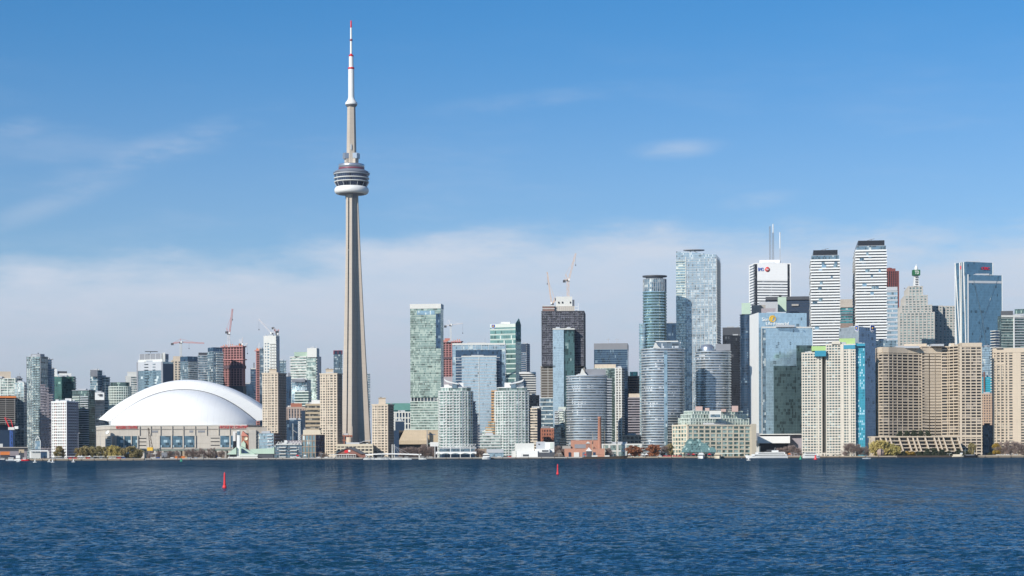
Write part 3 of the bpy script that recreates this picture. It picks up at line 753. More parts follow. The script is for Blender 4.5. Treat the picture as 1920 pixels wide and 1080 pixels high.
b = B('white_tower', 'small white tower with square windows and side wall darkened for shade near the shore', 122, 2120)
V = b.v(corner(97, 125, 147, 2120, 30), 753, n=20, core=GROOM, name='core', ring=(1.2, .3, WHITE, 'wall_band'))
b.piers(V, 2.9, 1.05, .34, WHITE, 'wall_pier', only=[0]); b.piers(V, 3.2, 1.7, .34, MAUVE, 'wall_pier', only=[1])  # mauve piers paint the shade on the white tower's side wall
b.box(104, 110, 749, 753.3, 2128, 6, WHITE, 'roof_box'); b.box(122, 134, 747, 753.3, 2132, 8, WHITE, 'roof_box')
mb = MB(); mb.prism([(a_, b_) for a_, b_ in offset(V['p'], .5)], V['z1'] - .2, V['z1'] + .7); mb.build('parapet', WHITE, b.root)
for r_ in (.25, .78): b.bays(V, 0, r_, r_ + .045, 1.1, .36, solid('red_blind', (.45, .16, .13), var=.4, scale=.9), 'red_panel', lift=.9, i0=1)

b = B('balcony_tower', 'dark green glass tower with stacked long balconies right of the small white tower', 157, 2150)
V = b.v(corner(136, 167, 178, 2150, 24), 732, n=30, core=GDGREEN, name='core', ring=(.3, .2, MGREY))
b.bays(V, 0, .02, .45, 1.0, 1.3, PALEG, 'balcony', i0=0, i1=28); b.bays(V, 0, .5, .98, 1.0, 1.5, LGREY, 'balcony', i0=0, i1=28)
mb = MB(); mb.prism(offset(V['p'], .6), V['z1'] - .1, V['z1'] + .6); mb.build('roof_slab', MGREY, b.root)
b = B('glass_tower', 'grey topped twin slab tower left of the stadium dome', 182, 2550)
V = b.v(corner(169, 183, 192, 2550, 22), 694, core=GSLATE, ring=(.5, .3, LGREY))
V = b.v(corner(186, 197, 206, 2560, 22), 706, core=GMIX, ring=(1.0, .6, OFFW)); b.box(169.5, 183, 693.5, 706, 2547, 4, MGREY, 'crown_wall')
b = B('white_block', 'low white topped block between green towers left of the dome', 187, 2360)
V = b.v(face(178, 196, 2360, 22), 736, n=22, core=GDARK, ring=(.8, .5, DGREY), i0=1)
b.box(178, 195.5, 736, 750, 2358, 5, WHITE, 'upper_wall')
for a in (180, 183.5): b.box(a, a + 1.6, 739, 741.5, 2357.6, 2, BLACK, 'window')
b.box(186, 192, 739, 743, 2357.6, 2, DGREY, 'window')
b = B('round_tower', 'rounded green glass balcony tower just left of the dome roof', 225, 2500)
V = b.v(disc(205, 245, 2512, 28, ky=.7), 724, n=28, core=GDGREEN, ring=(1.1, .9, PALEG, 'balcony_band')); b.piers(V, 6, .7, 1.0, PALEG)
b.v(disc(207, 243, 2514, 28, ky=.7), 716.5, bot=724, n=2, core=GDGREEN, name='crown', ring=(.3, .2, DGREY))
b = B('white_tower', 'plain white tower with balcony column behind the left slope of the dome', 247, 2700)
V = b.v(face(236, 258, 2700, 24), 705, core=GMIX, ring=(1.3, .5, OFFW)); b.panel(V, 0, 0, .45, 0, 1, .7, OFFW); b.box(239, 256, 697, 705.3, 2702, 15, OFFW, 'penthouse')
b = B('glass_tower', 'wide grey framed blue glass tower with recessed crown behind the dome', 290, 2480)
V = b.v(corner(257, 306, 325, 2480, 26), 678, core=GSKY, name='core', fh=3.8, ring=(.4, .2, GPALE))
b.panel(V, 0, 0, .05, 0, 1.0, .7, MGREY, 'frame'); b.panel(V, 0, .94, 1, 0, 1.0, .7, MGREY, 'frame')
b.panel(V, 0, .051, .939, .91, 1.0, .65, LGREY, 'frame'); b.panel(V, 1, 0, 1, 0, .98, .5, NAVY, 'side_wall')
b.bays(V, 0, .3, .45, .9, 1.4, GDARK); b.bays(V, 0, .62, .72, .9, 1.2, GSLATE)
b.v(corner(259, 305, 316, 2486, 26), 673, bot=678.2, n=1, core=OFFW, name='terrace_storey')
b.v(corner(262, 303, 316, 2490, 26), 662, bot=673.2, n=1, core=MGREY, name='crown', pier=(9, 1, .4, LGREY))
b.box(305, 310, 661, 678, 2487, 8, OFFW, 'crown_fin'); b.box(272, 296, 658.5, 659.6, 2495, 5, DGREY, 'roof_rail'); b.box(282, 283, 659.4, 662, 2496, 3, DGREY, 'roof_mast')
b = B('stone_tower', 'beige tower with grid of dark windows under a flat jib crane', 331, 2800)
V = b.v(face(321, 346, 2800, 25), 676, core=GDARK, ring=(1.5, .3, SAND, 'wall_band'), pier=(5, 2.4, .35, SAND), fh=3.6); b.box(325, 344, 668, 676.3, 2802, 18, SAND, 'crown')
b = B('glass_tower', 'blue grey slab with slanted dark crown left of three behind the dome top', 355, 2600)
V = b.v(corner(338, 353, 371, 2600, 50), 677, core=GSLATE, ring=(.5, .3, MGREY), fh=3); b.bays(V, 1, .05, .9, 1.0, 1.2, OFFW)
b.v(corner(338, 353, 371, 2601, 50), 668, bot=677.2, n=1, core=GNAVY, name='crown', slope=None)
b = B('glass_tower', 'grey middle slab with flat dark crown behind the dome top', 381, 2700)
V = b.v(face(372, 391, 2700, 22), 666, core=GSLATE, ring=(.9, .8, LGREY, 'balcony_band')); b.v(face(372.5, 390, 2701, 20), 661, bot=666.2, n=1, core=DGREY, name='crown')
b = B('glass_tower', 'taller blue grey slab beside the red unfinished tower', 404, 2600)
V = b.v(corner(389, 400, 418.5, 2600, 55), 659, core=GSLATE, ring=(.4, .3, LGREY)); b.bays(V, 1, .3, 1, 1.1, 1.4, OFFW)
b.v(corner(390, 400, 417.5, 2601, 55), 651, bot=659.2, n=1, core=GNAVY, name='crown')
def red_tower(lab, p0, p1, p2, top, Y, seed, gap=None, th=18, low=None):
    b = B('unfinished_tower', lab, (p0 + p1) / 2, Y)
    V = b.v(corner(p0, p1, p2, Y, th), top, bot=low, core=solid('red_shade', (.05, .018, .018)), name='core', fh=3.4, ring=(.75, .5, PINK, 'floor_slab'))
    b.piers(V, 4.6, 1.0, .6, PINK, 'column')
    r = random.Random(seed); e = b.edges(V)[0]; 
    mb = MB(); q = offset(V['p'], 1.8); mb.prism(q, V['z1'] - .4, V['z1'] + 1.2); mb.build('guard_rail', PINK, b.root)
    for i in range(9):
        t = (i + .5) / 9; x = e[1][0] + (e[2][0] - e[1][0]) * t; y = e[1][1] + (e[2][1] - e[1][1]) * t
        me = MB(); me.box(-.5, .5, -.5, .5, 0, r.uniform(1.5, 4)); me.build('rebar_column', ORANGE, b.root, (x, y + 3, V['z1'] + 1))
    if gap:
        mb = MB(); mb.prism(offset(V['p'], 1.3), b.z(gap[1]), b.z(gap[0])); mb.build('safety_net', solid('dark_net', (.10, .06, .07)), b.root)
    return b, V
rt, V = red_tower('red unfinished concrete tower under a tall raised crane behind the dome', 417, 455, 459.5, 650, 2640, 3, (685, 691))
mb = MB(); mb.prism(offset(V['p'], 2.2), rt.z(675), rt.z(673)); mb.build('guard_rail', PINK, rt.root)
mb = MB(); mb.prism(offset(V['p'], 1.4), rt.z(760), rt.z(724)); mb.build('dark_netting', DGREY, rt.root)
b = B('low_block', 'low dark blue block right of the red unfinished tower', 467, 2720)
b.v(face(457, 476, 2720, 20), 720, core=GNAVY, ring=(.5, .3, NAVY))
b = B('dark_tower', 'small slate tower topped by a white service frame left of a thin red tower', 476, 2900)
b.v(face(470, 481, 2900, 18), 692, core=GNAVY, ring=(.6, .3, MGREY), n=36); b.box(471, 480, 690, 692.2, 2899, 18, OFFW, 'roof_rim'); b.box(475, 478, 680, 690.2, 2905, 5, MGREY, 'hoist_frame')
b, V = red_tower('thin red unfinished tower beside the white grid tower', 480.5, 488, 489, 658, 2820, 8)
b = B('glass_tower', 'thin blue grey tower with white spike left of the white grid tower', 491, 2800)
V = b.v(face(487, 496, 2800, 18), 654, core=GSLATE, ring=(.5, .3, MGREY)); b.box(485.6, 486.6, 643, 656, 2802, 1, WHITE, 'roof_spike')
b = B('white_tower', 'white tower with punched windows and blank top, a crane leaning over its roof', 508, 2650)
V = b.v(corner(495, 518, 524, 2650, 14), 629.5, core=GSLATE, name='core', fh=4.0, ring=(1.9, .3, OFFW, 'wall_band')); b.piers(V, 4.2, 1.9, .35, OFFW, 'wall_pier', only=[0])
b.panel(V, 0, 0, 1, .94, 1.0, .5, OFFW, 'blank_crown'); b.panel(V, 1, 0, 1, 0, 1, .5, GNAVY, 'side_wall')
b.bays(V, 0, .5, 1.05, 1.3, 1.8, OFFW, i0=0, i1=41)
b = B('glass_tower', 'low blue slab right behind the white punched tower', 530, 2700)
b.v(face(523, 536, 2700, 20), 676, core=GSLATE, ring=(1.2, .8, GBLUE, 'balcony_band'))
b = B('dark_tower', 'dark blue narrow tower between beige tower and striped pale tower', 541, 2520)
b.v(face(535, 546, 2520, 20), 706, core=GNAVY, ring=(.5, .3, NAVY)); b.box(540, 545, 699, 707, 2525, 6, MGREY, 'roof_box')
b = B('striped_tower', 'pale green and white striped tower with white upper block left of the tall tower', 572, 2650)
V = b.v(corner(545, 594, 601, 2650, 14), 668, core=GGREEN, name='core', fh=3.8, ring=(1.6, 1.0, OFFW, 'balcony_band'))
b.box(552, 576, 660, 668.2, 2655, 18, MINT, 'roof_house'); b.panel(V, 0, .62, .995, .0, 1.0, 1.4, GGREEN, 'corner_bay')
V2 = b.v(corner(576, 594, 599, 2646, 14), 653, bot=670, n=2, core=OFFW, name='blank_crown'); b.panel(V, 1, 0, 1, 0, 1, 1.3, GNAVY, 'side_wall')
b.bays(V, 0, .64, .97, 1.2, 1.8, PALEG, 'balcony', every=2)
b = B('striped_block', 'lower grey glass block with white balconies in front of the striped pale tower', 564, 2480)
V = b.v(corner(547, 575, 583, 2480, 20), 712, n=28, core=GSLATE, ring=(.5, .3, LGREY)); 
V = b.v(corner(553, 578, 584, 2470, 16), 734, n=24, core=GDGREEN, ring=(1.2, .7, PALEG, 'balcony_band')); b.box(547, 572, 711, 716, 2476, 6, MGREY, 'roof_screen')
b = B('blue_tower', 'small dark blue tower with red crown edge against the left side of the tall tower', 633, 2900)
V = b.v(face(626, 642, 2900, 18), 664, core=GSLATE, ring=(.4, .3, NAVY)); V = b.v(face(626, 642, 2900, 18), 657, bot=664.2, n=1, core=NAVY, name='crown', pier=(6, 1.2, .5, PURP), ring=(.9, .6, PURP, 'crown_rim'))
b = B('glass_block', 'slim pale block peeking from the right foot of the tall tower', 690, 2600)
V = b.v(face(684, 694, 2600, 18), 700, core=GSLATE, ring=(1, .5, LGREY))

# --- three beige apartment towers by the shore
def beige(lab, p0, p1, p2, top, ph0, ph1, ptop, Y):
    b = B('apartment_tower', lab, (p0 + p1) / 2, Y)
    V = b.v(corner(p0, p1, p2, Y, 22), top, core=GROOM, name='core', fh=2.95, ring=(1.35, .36, SAND, 'wall_band'))
    e = b.edges(V)
    H = 1.0
    for u0, u1, t in ((0, .04, .3), (.11, .18, .3), (.29, .36, .6), (.41, .45, .3), (.54, .60, .3), (.76, .84, .6), (.95, 1.0, .3)):
        b.panel(V, 0, u0, u1, 0, H, t, SAND, 'wall_pier')
    b.panel(V, 0, .385, .398, 0, H, .35, BLACK, 'recess')
    b.panel(V, 0, .845, .87, 0, H, .35, WOOD, 'recess')
    SD = solid('sand_wall_shaded', (.27, .22, .18), panel=(5, 2.8, .1))  # darkened sand tone: the side wall's shade is put into its colour
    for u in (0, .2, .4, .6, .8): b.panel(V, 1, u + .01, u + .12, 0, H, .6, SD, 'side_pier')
    mb = MB(); mb.prism(offset(V['p'], .9), V['z1'] - .1, V['z1'] + .9); mb.build('parapet', SAND, b.root)
    b.box(ph0, ph1, ptop, top + .2, Y + 7, 9, SAND, 'penthouse'); b.box(ph0 - .5, ph1 + .5, ptop - 1.3, ptop, Y + 6.5, 10, TAN, 'penthouse_cap')
    b.box(ph0 + 2, ph0 + 6, ptop - 3, ptop - 1.2, Y + 9, 3, MGREY, 'roof_vent')
    return b
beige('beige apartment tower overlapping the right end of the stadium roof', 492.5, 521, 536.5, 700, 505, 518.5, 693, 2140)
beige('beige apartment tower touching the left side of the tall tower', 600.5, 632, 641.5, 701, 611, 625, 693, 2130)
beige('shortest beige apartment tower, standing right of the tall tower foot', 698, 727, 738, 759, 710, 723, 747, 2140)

# --- low buildings around the foot of the tall tower
b = B('office_block', 'tan striped office block between two beige apartment towers', 588, 2280)
V = b.v(face(573, 603, 2280, 26), 757, n=13, core=GROOM, fh=4, ring=(2.4, .4, TAN, 'wall_band')); b.box(584, 600, 750, 757.3, 2285, 10, WHITE, 'penthouse')
b = B('columned_block', 'pinkish stone block with tall narrow window columns behind a dark blue recess', 549, 2300)
V = b.v(face(535, 572, 2300, 24), 763, n=16, core=GDARK, ring=(.5, .2, MAUVE)); b.piers(V, 3.4, 1.8, .6, solid('pink_stone', (.42, .33, .28)))
b.box(545, 566, 756, 763.4, 2306, 10, BRICK, 'penthouse'); b.panel(V, 0, 0, 1, .96, 1.0, .8, solid('pink_stone', (.42, .33, .28)), 'cornice')
b.panel(V, 0, .82, 1, 0, .93, .9, NAVY, 'dark_wall')
b = B('shadow_recess', 'shadowed recess drawn as a navy block, with white zigzag stair beside the beige apartment tower', 551, 2210)
V = b.v(face(536, 567, 2210, 24), 787, n=10, core=GNAVY); o_ = []  # navy glass block stands in for the shadow inside the recess
mb = MB(); x_, y_ = b.loc([(X(561, 2206), 2206)])[0]
z0_ = b.z(826); st_ = (b.z(790) - z0_) / 9
zig = [((x_ + (1.4 if i % 2 else -1.4)), y_, z0_ + i * st_) for i in range(10)]
for p_, q_ in zip(zig, zig[1:]): mb.bar(p_, q_, .55)
for p_, q_ in zip(zig, zig[1:]): mb.bar((2 * x_ - p_[0], y_ + .5, p_[2]), (2 * x_ - q_[0], y_ + .5, q_[2]), .5)
mb.build('zigzag_stair', WHITE, b.root)
mb = MB(); x2, _ = b.loc([(X(549, 2206), 2206)])[0]; mb.bar((x2, y_, z0_), (x2, y_, b.z(794)), .35); mb.bar((x2, y_, b.z(806)), (x2 + 5, y_, b.z(812)), .25); mb.build('white_mast', OFFW, b.root)
b = B('terrace_block', 'low block of blue glass and stacked balconies under the left beige tower', 503, 2100)
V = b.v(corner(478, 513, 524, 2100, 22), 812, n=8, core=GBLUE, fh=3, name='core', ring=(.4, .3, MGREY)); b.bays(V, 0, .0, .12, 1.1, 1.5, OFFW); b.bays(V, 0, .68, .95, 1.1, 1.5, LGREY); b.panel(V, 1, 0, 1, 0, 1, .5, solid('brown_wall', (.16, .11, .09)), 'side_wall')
b.bays(V, 1, .1, .9, 1, 1.3, MAUVE); b.box(462, 500, 801, 812.2, 2108, 16, solid('stone_grey', (.42, .37, .31)), 'upper_storey'); b.box(466, 480, 806, 850, 2104, 14, STAD, 'left_wing')
b.bays(V, 0, .12, .2, 2.6, .5, STAD, 'wall_panel')
b = B('terrace_block', 'low waterfront block with rows of white railed balconies left of the bronze glass cube', 540, 2078)
V = b.v(face(514, 566, 2078, 16), 834, bot=858, n=4, core=GSLATE, name='core', ring=(.45, .4, MAUVE))
for u in (.17, .57): b.bays(V, 0, u, u + .24, 1.2, 1.8, OFFW, i0=0)
mb = MB()
for i in range(8):
    xa_, xb_ = X(519 + i * 5.6, 2076) - b.o[0], X(521.8 + i * 5.6, 2076) - b.o[0]; xc_ = X(524.6 + i * 5.6, 2076) - b.o[0]
    mb.bar((xa_, -1, b.z(832.5)), (xb_, -1, b.z(827.5)), .28); mb.bar((xb_, -1, b.z(827.5)), (xc_, -1, b.z(832.5)), .28)
mb.build('roof_truss', WHITE, b.root); b.box(517, 566, 832, 834.4, 2077, 15, OFFW, 'eaves'); b.box(533, 538, 825.5, 832, 2079, 5, WHITE, 'roof_box'); b.box(537, 566, 826, 832.2, 2086, 8, MAUVE, 'upper_storey')
b = B('glass_cube', 'bronze framed glass cube with dark glass side next to the gabled boathouse', 585, 2072)
BRZ = solid('bronze_frame', (.25, .19, .14)); CUBE = glass('glass_cube_panes', (.26, .38, .42), 3.5, 5, .2, .15, met=.5)
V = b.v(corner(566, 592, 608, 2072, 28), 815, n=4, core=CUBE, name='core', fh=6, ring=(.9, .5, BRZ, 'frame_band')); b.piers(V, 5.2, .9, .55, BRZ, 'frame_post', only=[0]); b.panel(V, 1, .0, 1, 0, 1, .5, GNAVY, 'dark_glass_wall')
b.box(568, 601, 806, 815.3, 2080, 12, CREAM, 'upper_storey'); b.box(570, 573, 802, 806.2, 2082, 2, MGREY, 'roof_vent'); b.box(598, 602, 803, 813, 2081, 3, BLACK, 'chimney')
b = B('brick_hut', 'small red brick block with round beige silo at the foot of the tall tower', 648, 2200)
V = b.v(face(640, 660, 2200, 12), 816, core=GDARK, n=5, ring=(1.3, .3, BRICK, 'wall_band'), pier=(3, 1.2, .35, BRICK))
mb = MB(); mb.lathe([(3.6, 0), (3.6, b.z(821)), (3.3, b.z(820)), (.01, b.z(820))], 20, X(655, 2195) - b.o[0], -8); mb.build('silo', SAND, b.root)
b = B('parking_garage', 'cream parking garage with dark slot openings behind the boathouse', 664, 2125)
V = b.v(face(631, 699, 2125, 26), 833, n=4, core=BLACK, name='core', fh=4, ring=(1.7, .3, CREAM, 'parapet_band')); b.piers(V, 4.6, 1.0, .35, CREAM, 'column'); b.panel(V, 0, 0, 1, .84, 1.02, .5, CREAM, 'top_parapet')
b = B('shell_roof_hall', 'low hall with pale curved shell roof at right foot of the tall tower', 686, 2290)
b.v(face(672, 700, 2290, 20), 832, n=2, core=OFFW)
mb = MB(); n_ = 16; pr = [(X(670 + 30 * i / n_, 2290) - b.o[0], b.z(832 - 7 * sin(pi * min(1, i / n_ * .62 + .0)))) for i in range(n_ + 1)]
for (xa_, za_), (xb_, zb_) in zip(pr, pr[1:]): mb.face([(xa_, -3, za_), (xb_, -3, zb_), (xb_, 24, zb_), (xa_, 24, za_)]); mb.face([(xa_, -3, za_ - .8), (xb_, -3, zb_ - .8), (xb_, -3, zb_), (xa_, -3, za_)])
mb.build('shell_roof', LGREY, b.root)
b = B('boathouse', 'gabled brick boathouse with dark roof and white veranda on the wharf', 652, 2056)
gx = lambda p: X(p, 2056, 850) - b.o[0]
mb = MB(); mb.face([(gx(632), 0, 0), (gx(676), 0, 0), (gx(676), 0, b.z(850)), (gx(652.5), 0, b.z(840)), (gx(632), 0, b.z(850))]); mb.box(gx(632), gx(686), .2, 16, 0, b.z(850)); mb.build('brick_wall', solid('boathouse_brick', (.22, .10, .075)), b.root)
mb = MB()
for y0_ in (-1.5,):
    a_, c_, d_ = (gx(627), b.z(850.8)), (gx(652.5), b.z(838.5)), (gx(678), b.z(850.8))
    for p_, q_ in ((a_, c_), (c_, d_)):
        mb.face([(p_[0], y0_, p_[1]), (q_[0], y0_, q_[1]), (q_[0], 18, q_[1]), (p_[0], 18, p_[1])]); mb.face([(p_[0], y0_, p_[1] - .7), (q_[0], y0_, q_[1] - .7), (q_[0], y0_, q_[1]), (p_[0], y0_, p_[1])])
mb.face([(gx(652.5), 3, b.z(838.7)), (gx(664), 3, b.z(838.7)), (gx(688), -1.2, b.z(851)), (gx(676), -1.2, b.z(851))]); mb.build('roof', DGREY, b.root)
mb = MB(); mb.box(gx(619), gx(668), -7, 0, 3.2, 3.9); mb.build('veranda_roof', OFFW, b.root)
me = MB(); me.box(-.15, .15, -.15, .15, 0, 3.2); me = me.mesh('veranda_post', WHITE)
for i in range(12): link('veranda_post', me, b.root, (gx(619.5 + i * 4.4), -6.6, 0))
mb = MB(); mb.box(gx(619), gx(668), -7, -6.8, .9, 1.2); mb.build('railing', WHITE, b.root)
mb = MB(); mb.box(gx(646), gx(653), -.4, .1, b.z(849), b.z(844)); mb.build('red_sign', RED, b.root); mb = MB(); mb.box(gx(653), gx(657), -.4, .1, b.z(847), b.z(844)); mb.build('white_sign', WHITE, b.root)

b = B('low_office', 'long low block with teal roof far behind, right of the shortest beige tower', 750, 2900)
b.v(face(725, 771, 2900, 40), 769, core=GTEAL, n=14, ring=(1, .3, TEAL)); b.box(724, 772, 756, 769.3, 2898, 42, solid('teal_roof', (.12, .30, .26)), 'roof')
b = B('low_office', 'low white and blue glass office with square windows right of the shortest beige tower', 753, 2600)
V = b.v(corner(737, 771, 773, 2600, 5), 772, n=8, core=GNAVY, fh=4, ring=(1.5, .3, OFFW, 'wall_band')); b.piers(V, 4, 1.6, .35, OFFW); b.v(face(741, 758, 2560, 12), 790, n=3, core=NAVY, name='lower_block', ring=(.8, .4, WHITE))
b.box(737.5, 741, 772, 812, 2560, 8, OFFW, 'white_fin')
b = B('convention_hall', 'blank tan hall with slanted left end and dark base between beige tower and green tower', 780, 2300)
e_ = lambda p, Y=2300: X(p, Y) - b.o[0]
mb = MB(); zt, zm, zb_ = b.z(806), b.z(826), b.z(833)
A_ = [(e_(748), 0), (e_(800), 0), (e_(800), 50), (e_(748), 50)]; T_ = [(e_(756.5), 12), (e_(800), 12), (e_(800), 50), (e_(756.5), 50)]
mb.prism(A_, zb_, zm, top=False); mb.prism(A_, zm, zt, poly2=T_, bot=False); mb.build('sloped_wall', TAN, b.root)
mb = MB(); mb.prism([(e_(732), 16), (e_(747.5), 4), (e_(755), 50), (e_(732), 50)], 0, zt - .3); mb.build('left_wing', NAVY, b.root)
b.box(800.3, 828, 806.5, 830, 2306, 40, TAN, 'right_wing'); b.box(799.6, 801.6, 806, 858, 2298, 4, CONC, 'downpipe_wall'); b.box(802, 816, 813.5, 815.5, 2305.6, 2, MGREY, 'slot_window'); b.box(738, 826, 833, 858, 2312, 30, DGREY, 'dark_base')
b.box(806, 830, 829, 837, 2290, 10, WHITE, 'white_canopy')

# --- tall green tower and its neighbours
b = B('glass_tower', 'tall pale green glass tower with white crown, alone right of the tall concrete tower', 800, 2560)
GP = glass('glass_patch_green', (.32, .43, .38), 1.7, 2.9, .16, .3, met=.42, lightc=(.38, .46, .40), fw=.12, jit=.012)
F_ = corner(769.5, 827, 832, 2560, 8)
V = b.v(F_, 578, bot=745, n=39, core=GP, ring=(.3, .12, PALEG)); b.v(F_, 569.5, bot=578.2, n=1, core=LGREY, name='crown', ring=(6.4, .3, OFFW, 'crown_band'))
b.v(corner(770.5, 826.5, 831, 2562, 8), 745, bot=752.2, n=1, core=GDARK, name='sky_lobby', pier=(4.8, .9, .9, OFFW, 'column'))
V2 = b.v(F_, 752, n=22, core=GP, ring=(.95, .4, PALEG, 'floor_band')); b.panel(V, 0, .23, .8, .93, .975, .35, GSKY, 'upper_window')
b.panel(V, 0, .84, .995, .55, .94, .2, GNAVY, 'shaded_glass')
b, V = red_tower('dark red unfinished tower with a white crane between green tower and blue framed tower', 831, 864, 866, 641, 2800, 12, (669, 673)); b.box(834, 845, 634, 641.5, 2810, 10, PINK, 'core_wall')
mb = MB(); mb.prism(offset(V['p'], 1.5), b.z(760), b.z(706)); mb.build('white_netting', MAUVE, b.root)
b = B('framed_office', 'blue glass office framed like a gate with dark inner band', 898, 2500)
V = b.v(corner(848.5, 947.5, 949, 2500, 3), 644.5, n=40, core=GBLUE, fh=3.4, name='outer_frame', ring=(.3, .15, LGREY)); e = b.edges(V)[0]
b.panel(V, 0, 0, 1, .99, 1.006, .6, OFFW, 'white_rim'); b.panel(V, 0, .065, .935, 0, .945, .5, GNAVY, 'dark_band')
for k in (.4, 1) : pass
for i in range(10, 46): 
    pass
b.bays(V, 0, .066, .19, .8, .9, LGREY, 'floor_band', i0=6, i1=36, every=1); b.bays(V, 0, .80, .90, .8, .9, LGREY, 'floor_band', i0=6, i1=36, every=1)
for u in (.18, .305, .43, .555, .68, .805): b.panel(V, 0, u, u + .006, .945, 1.0, .35, OFFW, 'mullion')
V = b.v(face(866, 931, 2470, 24), 670.5, n=34, core=glass('glass_even_blue', (.58, .74, .82), 1.6, 3.4, .0, .0, met=.65, jit=.006, wob=.004), fh=3.4, name='central_block', ring=(.9, .25, LGREY, 'floor_band')); b.panel(V, 0, .49, .505, 0, 1.01, .6, OFFW, 'white_fin'); b.panel(V, 0, -.01, 1.01, .995, 1.006, .5, OFFW, 'white_rim')
b.box(877, 890, 668, 670.6, 2475, 8, OFFW, 'roof_box')
b = B('glass_tower', 'sea green bank tower with pointed fin behind the framed blue office', 948, 2900)
V = b.v(corner(919.5, 967, 977.5, 2900, 20), 607, core=glass('glass_sea', (.20, .36, .34), 2.0, 7.5, .12, .12, met=.5, sp=.3, spc=(.34, .46, .41)), fh=7.5, ring=(1.2, .3, PALEG))
e1 = b.loc([(X(967, 2896), 2896), (X(977, 2900), 2906)]); 
mb = MB(); p0_, p1_ = e1; mb.face([(p0_[0], p0_[1], b.z(607)), (p1_[0], p1_[1], b.z(607)), (p1_[0] - 3, p1_[1], b.z(598)), (p0_[0] + 5, p0_[1], b.z(598.5))]); mb.prism([p0_, p1_, (p1_[0], p1_[1] + 8), (p0_[0], p0_[1] + 8)], b.z(640), b.z(607), poly2=None)
mb.prism([p0_, p1_, (p1_[0], p1_[1] + 8), (p0_[0], p0_[1] + 8)], b.z(607), b.z(597.5), poly2=[(p0_[0] + 4.6, p0_[1] + 1), (p0_[0] + 5.6, p0_[1] + 1), (p0_[0] + 5.6, p0_[1] + 3), (p0_[0] + 4.6, p0_[1] + 3)]); mb.build('pointed_fin', GTEAL, b.root)
b.panel(V, 0, .0, 1, .975, 1.0, .4, PALEG, 'crown_band'); b.box(940, 957, 603.5, 607.2, 2910, 8, WHITE, 'roof_plant')
def shield(b, V, k, u, v, w_, h):
    """blue shield emblem with a yellow figure as a pale blot, on wall k"""
    _, a, c, l, nx, ny = b.edges(V)[k]; rz = atan2(c[1] - a[1], c[0] - a[0]); H = V['z1'] - V['z0']; x = u * l; z = V['z0'] + v * H
    P = [(-.5, 1), (.5, 1), (.5, .35), (.28, .08), (0, 0), (-.28, .08), (-.5, .35)]
    def plate(s, d0, mat, nm, dz=0):
        mb = MB(); q = [(x + a_ * w_ * s, z + dz + h * (.5 + (b_ - .5) * s)) for a_, b_ in P]
        mb.face([(a_, -d0, b_) for a_, b_ in q][::-1])
        for (a_, b_), (c_, d_) in zip(q, q[1:] + q[:1]): mb.face([(a_, -d0, b_), (c_, -d0, d_), (c_, .1, d_), (a_, .1, b_)])
        mb.build_rot(nm, mat, b.root, (a[0], a[1], 0), rz)
    plate(1.18, .45, WHITE, 'emblem_rim'); plate(1.0, .6, solid('emblem_blue', (.01, .05, .30)), 'emblem')
    mb = MB(); mb.lathe([(.01, 0), (w_ * .24, 0.02), (w_ * .24, .3), (.01, .3)], 12); o = mb.build_rot('emblem_mark', YEL, b.root, (a[0] + cos(rz) * x + sin(rz) * .7, a[1] + sin(rz) * x - cos(rz) * .7, z + h * .6), rz); o.rotation_euler.x = pi / 2
    text('RBC', 'emblem_lettering', WHITE, b.root, (a[0] + cos(rz) * (x - w_ * .35) + sin(rz) * .8, a[1] + sin(rz) * (x - w_ * .35) - cos(rz) * .8, z + h * .08), h * .24, w_ * .7, rz, .1)
shield(b, V, 0, .13, .966, 5.5, 6.5)
b = B('blue_tower', 'dark blue tower with lighter right edge right of the sea green bank tower', 985, 3000)
V = b.v(corner(977, 987, 993.5, 3000, 30), 644.5, core=GNAVY, ring=(1.2, .4, MGREY)); b.panel(V, 0, 0, 1, .93, 1, .6, NAVY, 'crown')
b.bays(V, 1, 0, 1, 1.2, .8, LGREY, 'balcony')
b = B('striped_block', 'white striped block with dark top storey behind the right white curved apartment tower', 990, 2700)
V = b.v(face(974, 1005, 2700, 24), 703, core=GDARK, ring=(1.5, .4, OFFW, 'floor_band')); b.box(973.5, 1005, 697.5, 701, 2699, 26, WHITE, 'roof_rim'); b.box(974.5, 1004, 700.8, 704, 2701, 20, DGREY, 'crown')
b = B('brown_block', 'brown stone block wedged behind the white striped block', 1000, 2600)
b.v(face(992, 1011, 2600, 20), 741, core=GROOM, ring=(1.6, .4, solid('brown_stone', (.24, .18, .15)), 'wall_band')); 
b = B('office_block', 'low beige and dark glass block between white apartment tower and dark netted tower', 1004, 2350)
V = b.v(corner(995, 1007, 1014, 2350, 30), 765, core=GROOM, ring=(1.4, .4, SAND, 'wall_band')); b.panel(V, 1, 0, 1, 0, .97, .6, NAVY, 'dark_side'); b.box(997, 1012, 762, 765.2, 2355, 12, OFFW, 'roof_box')

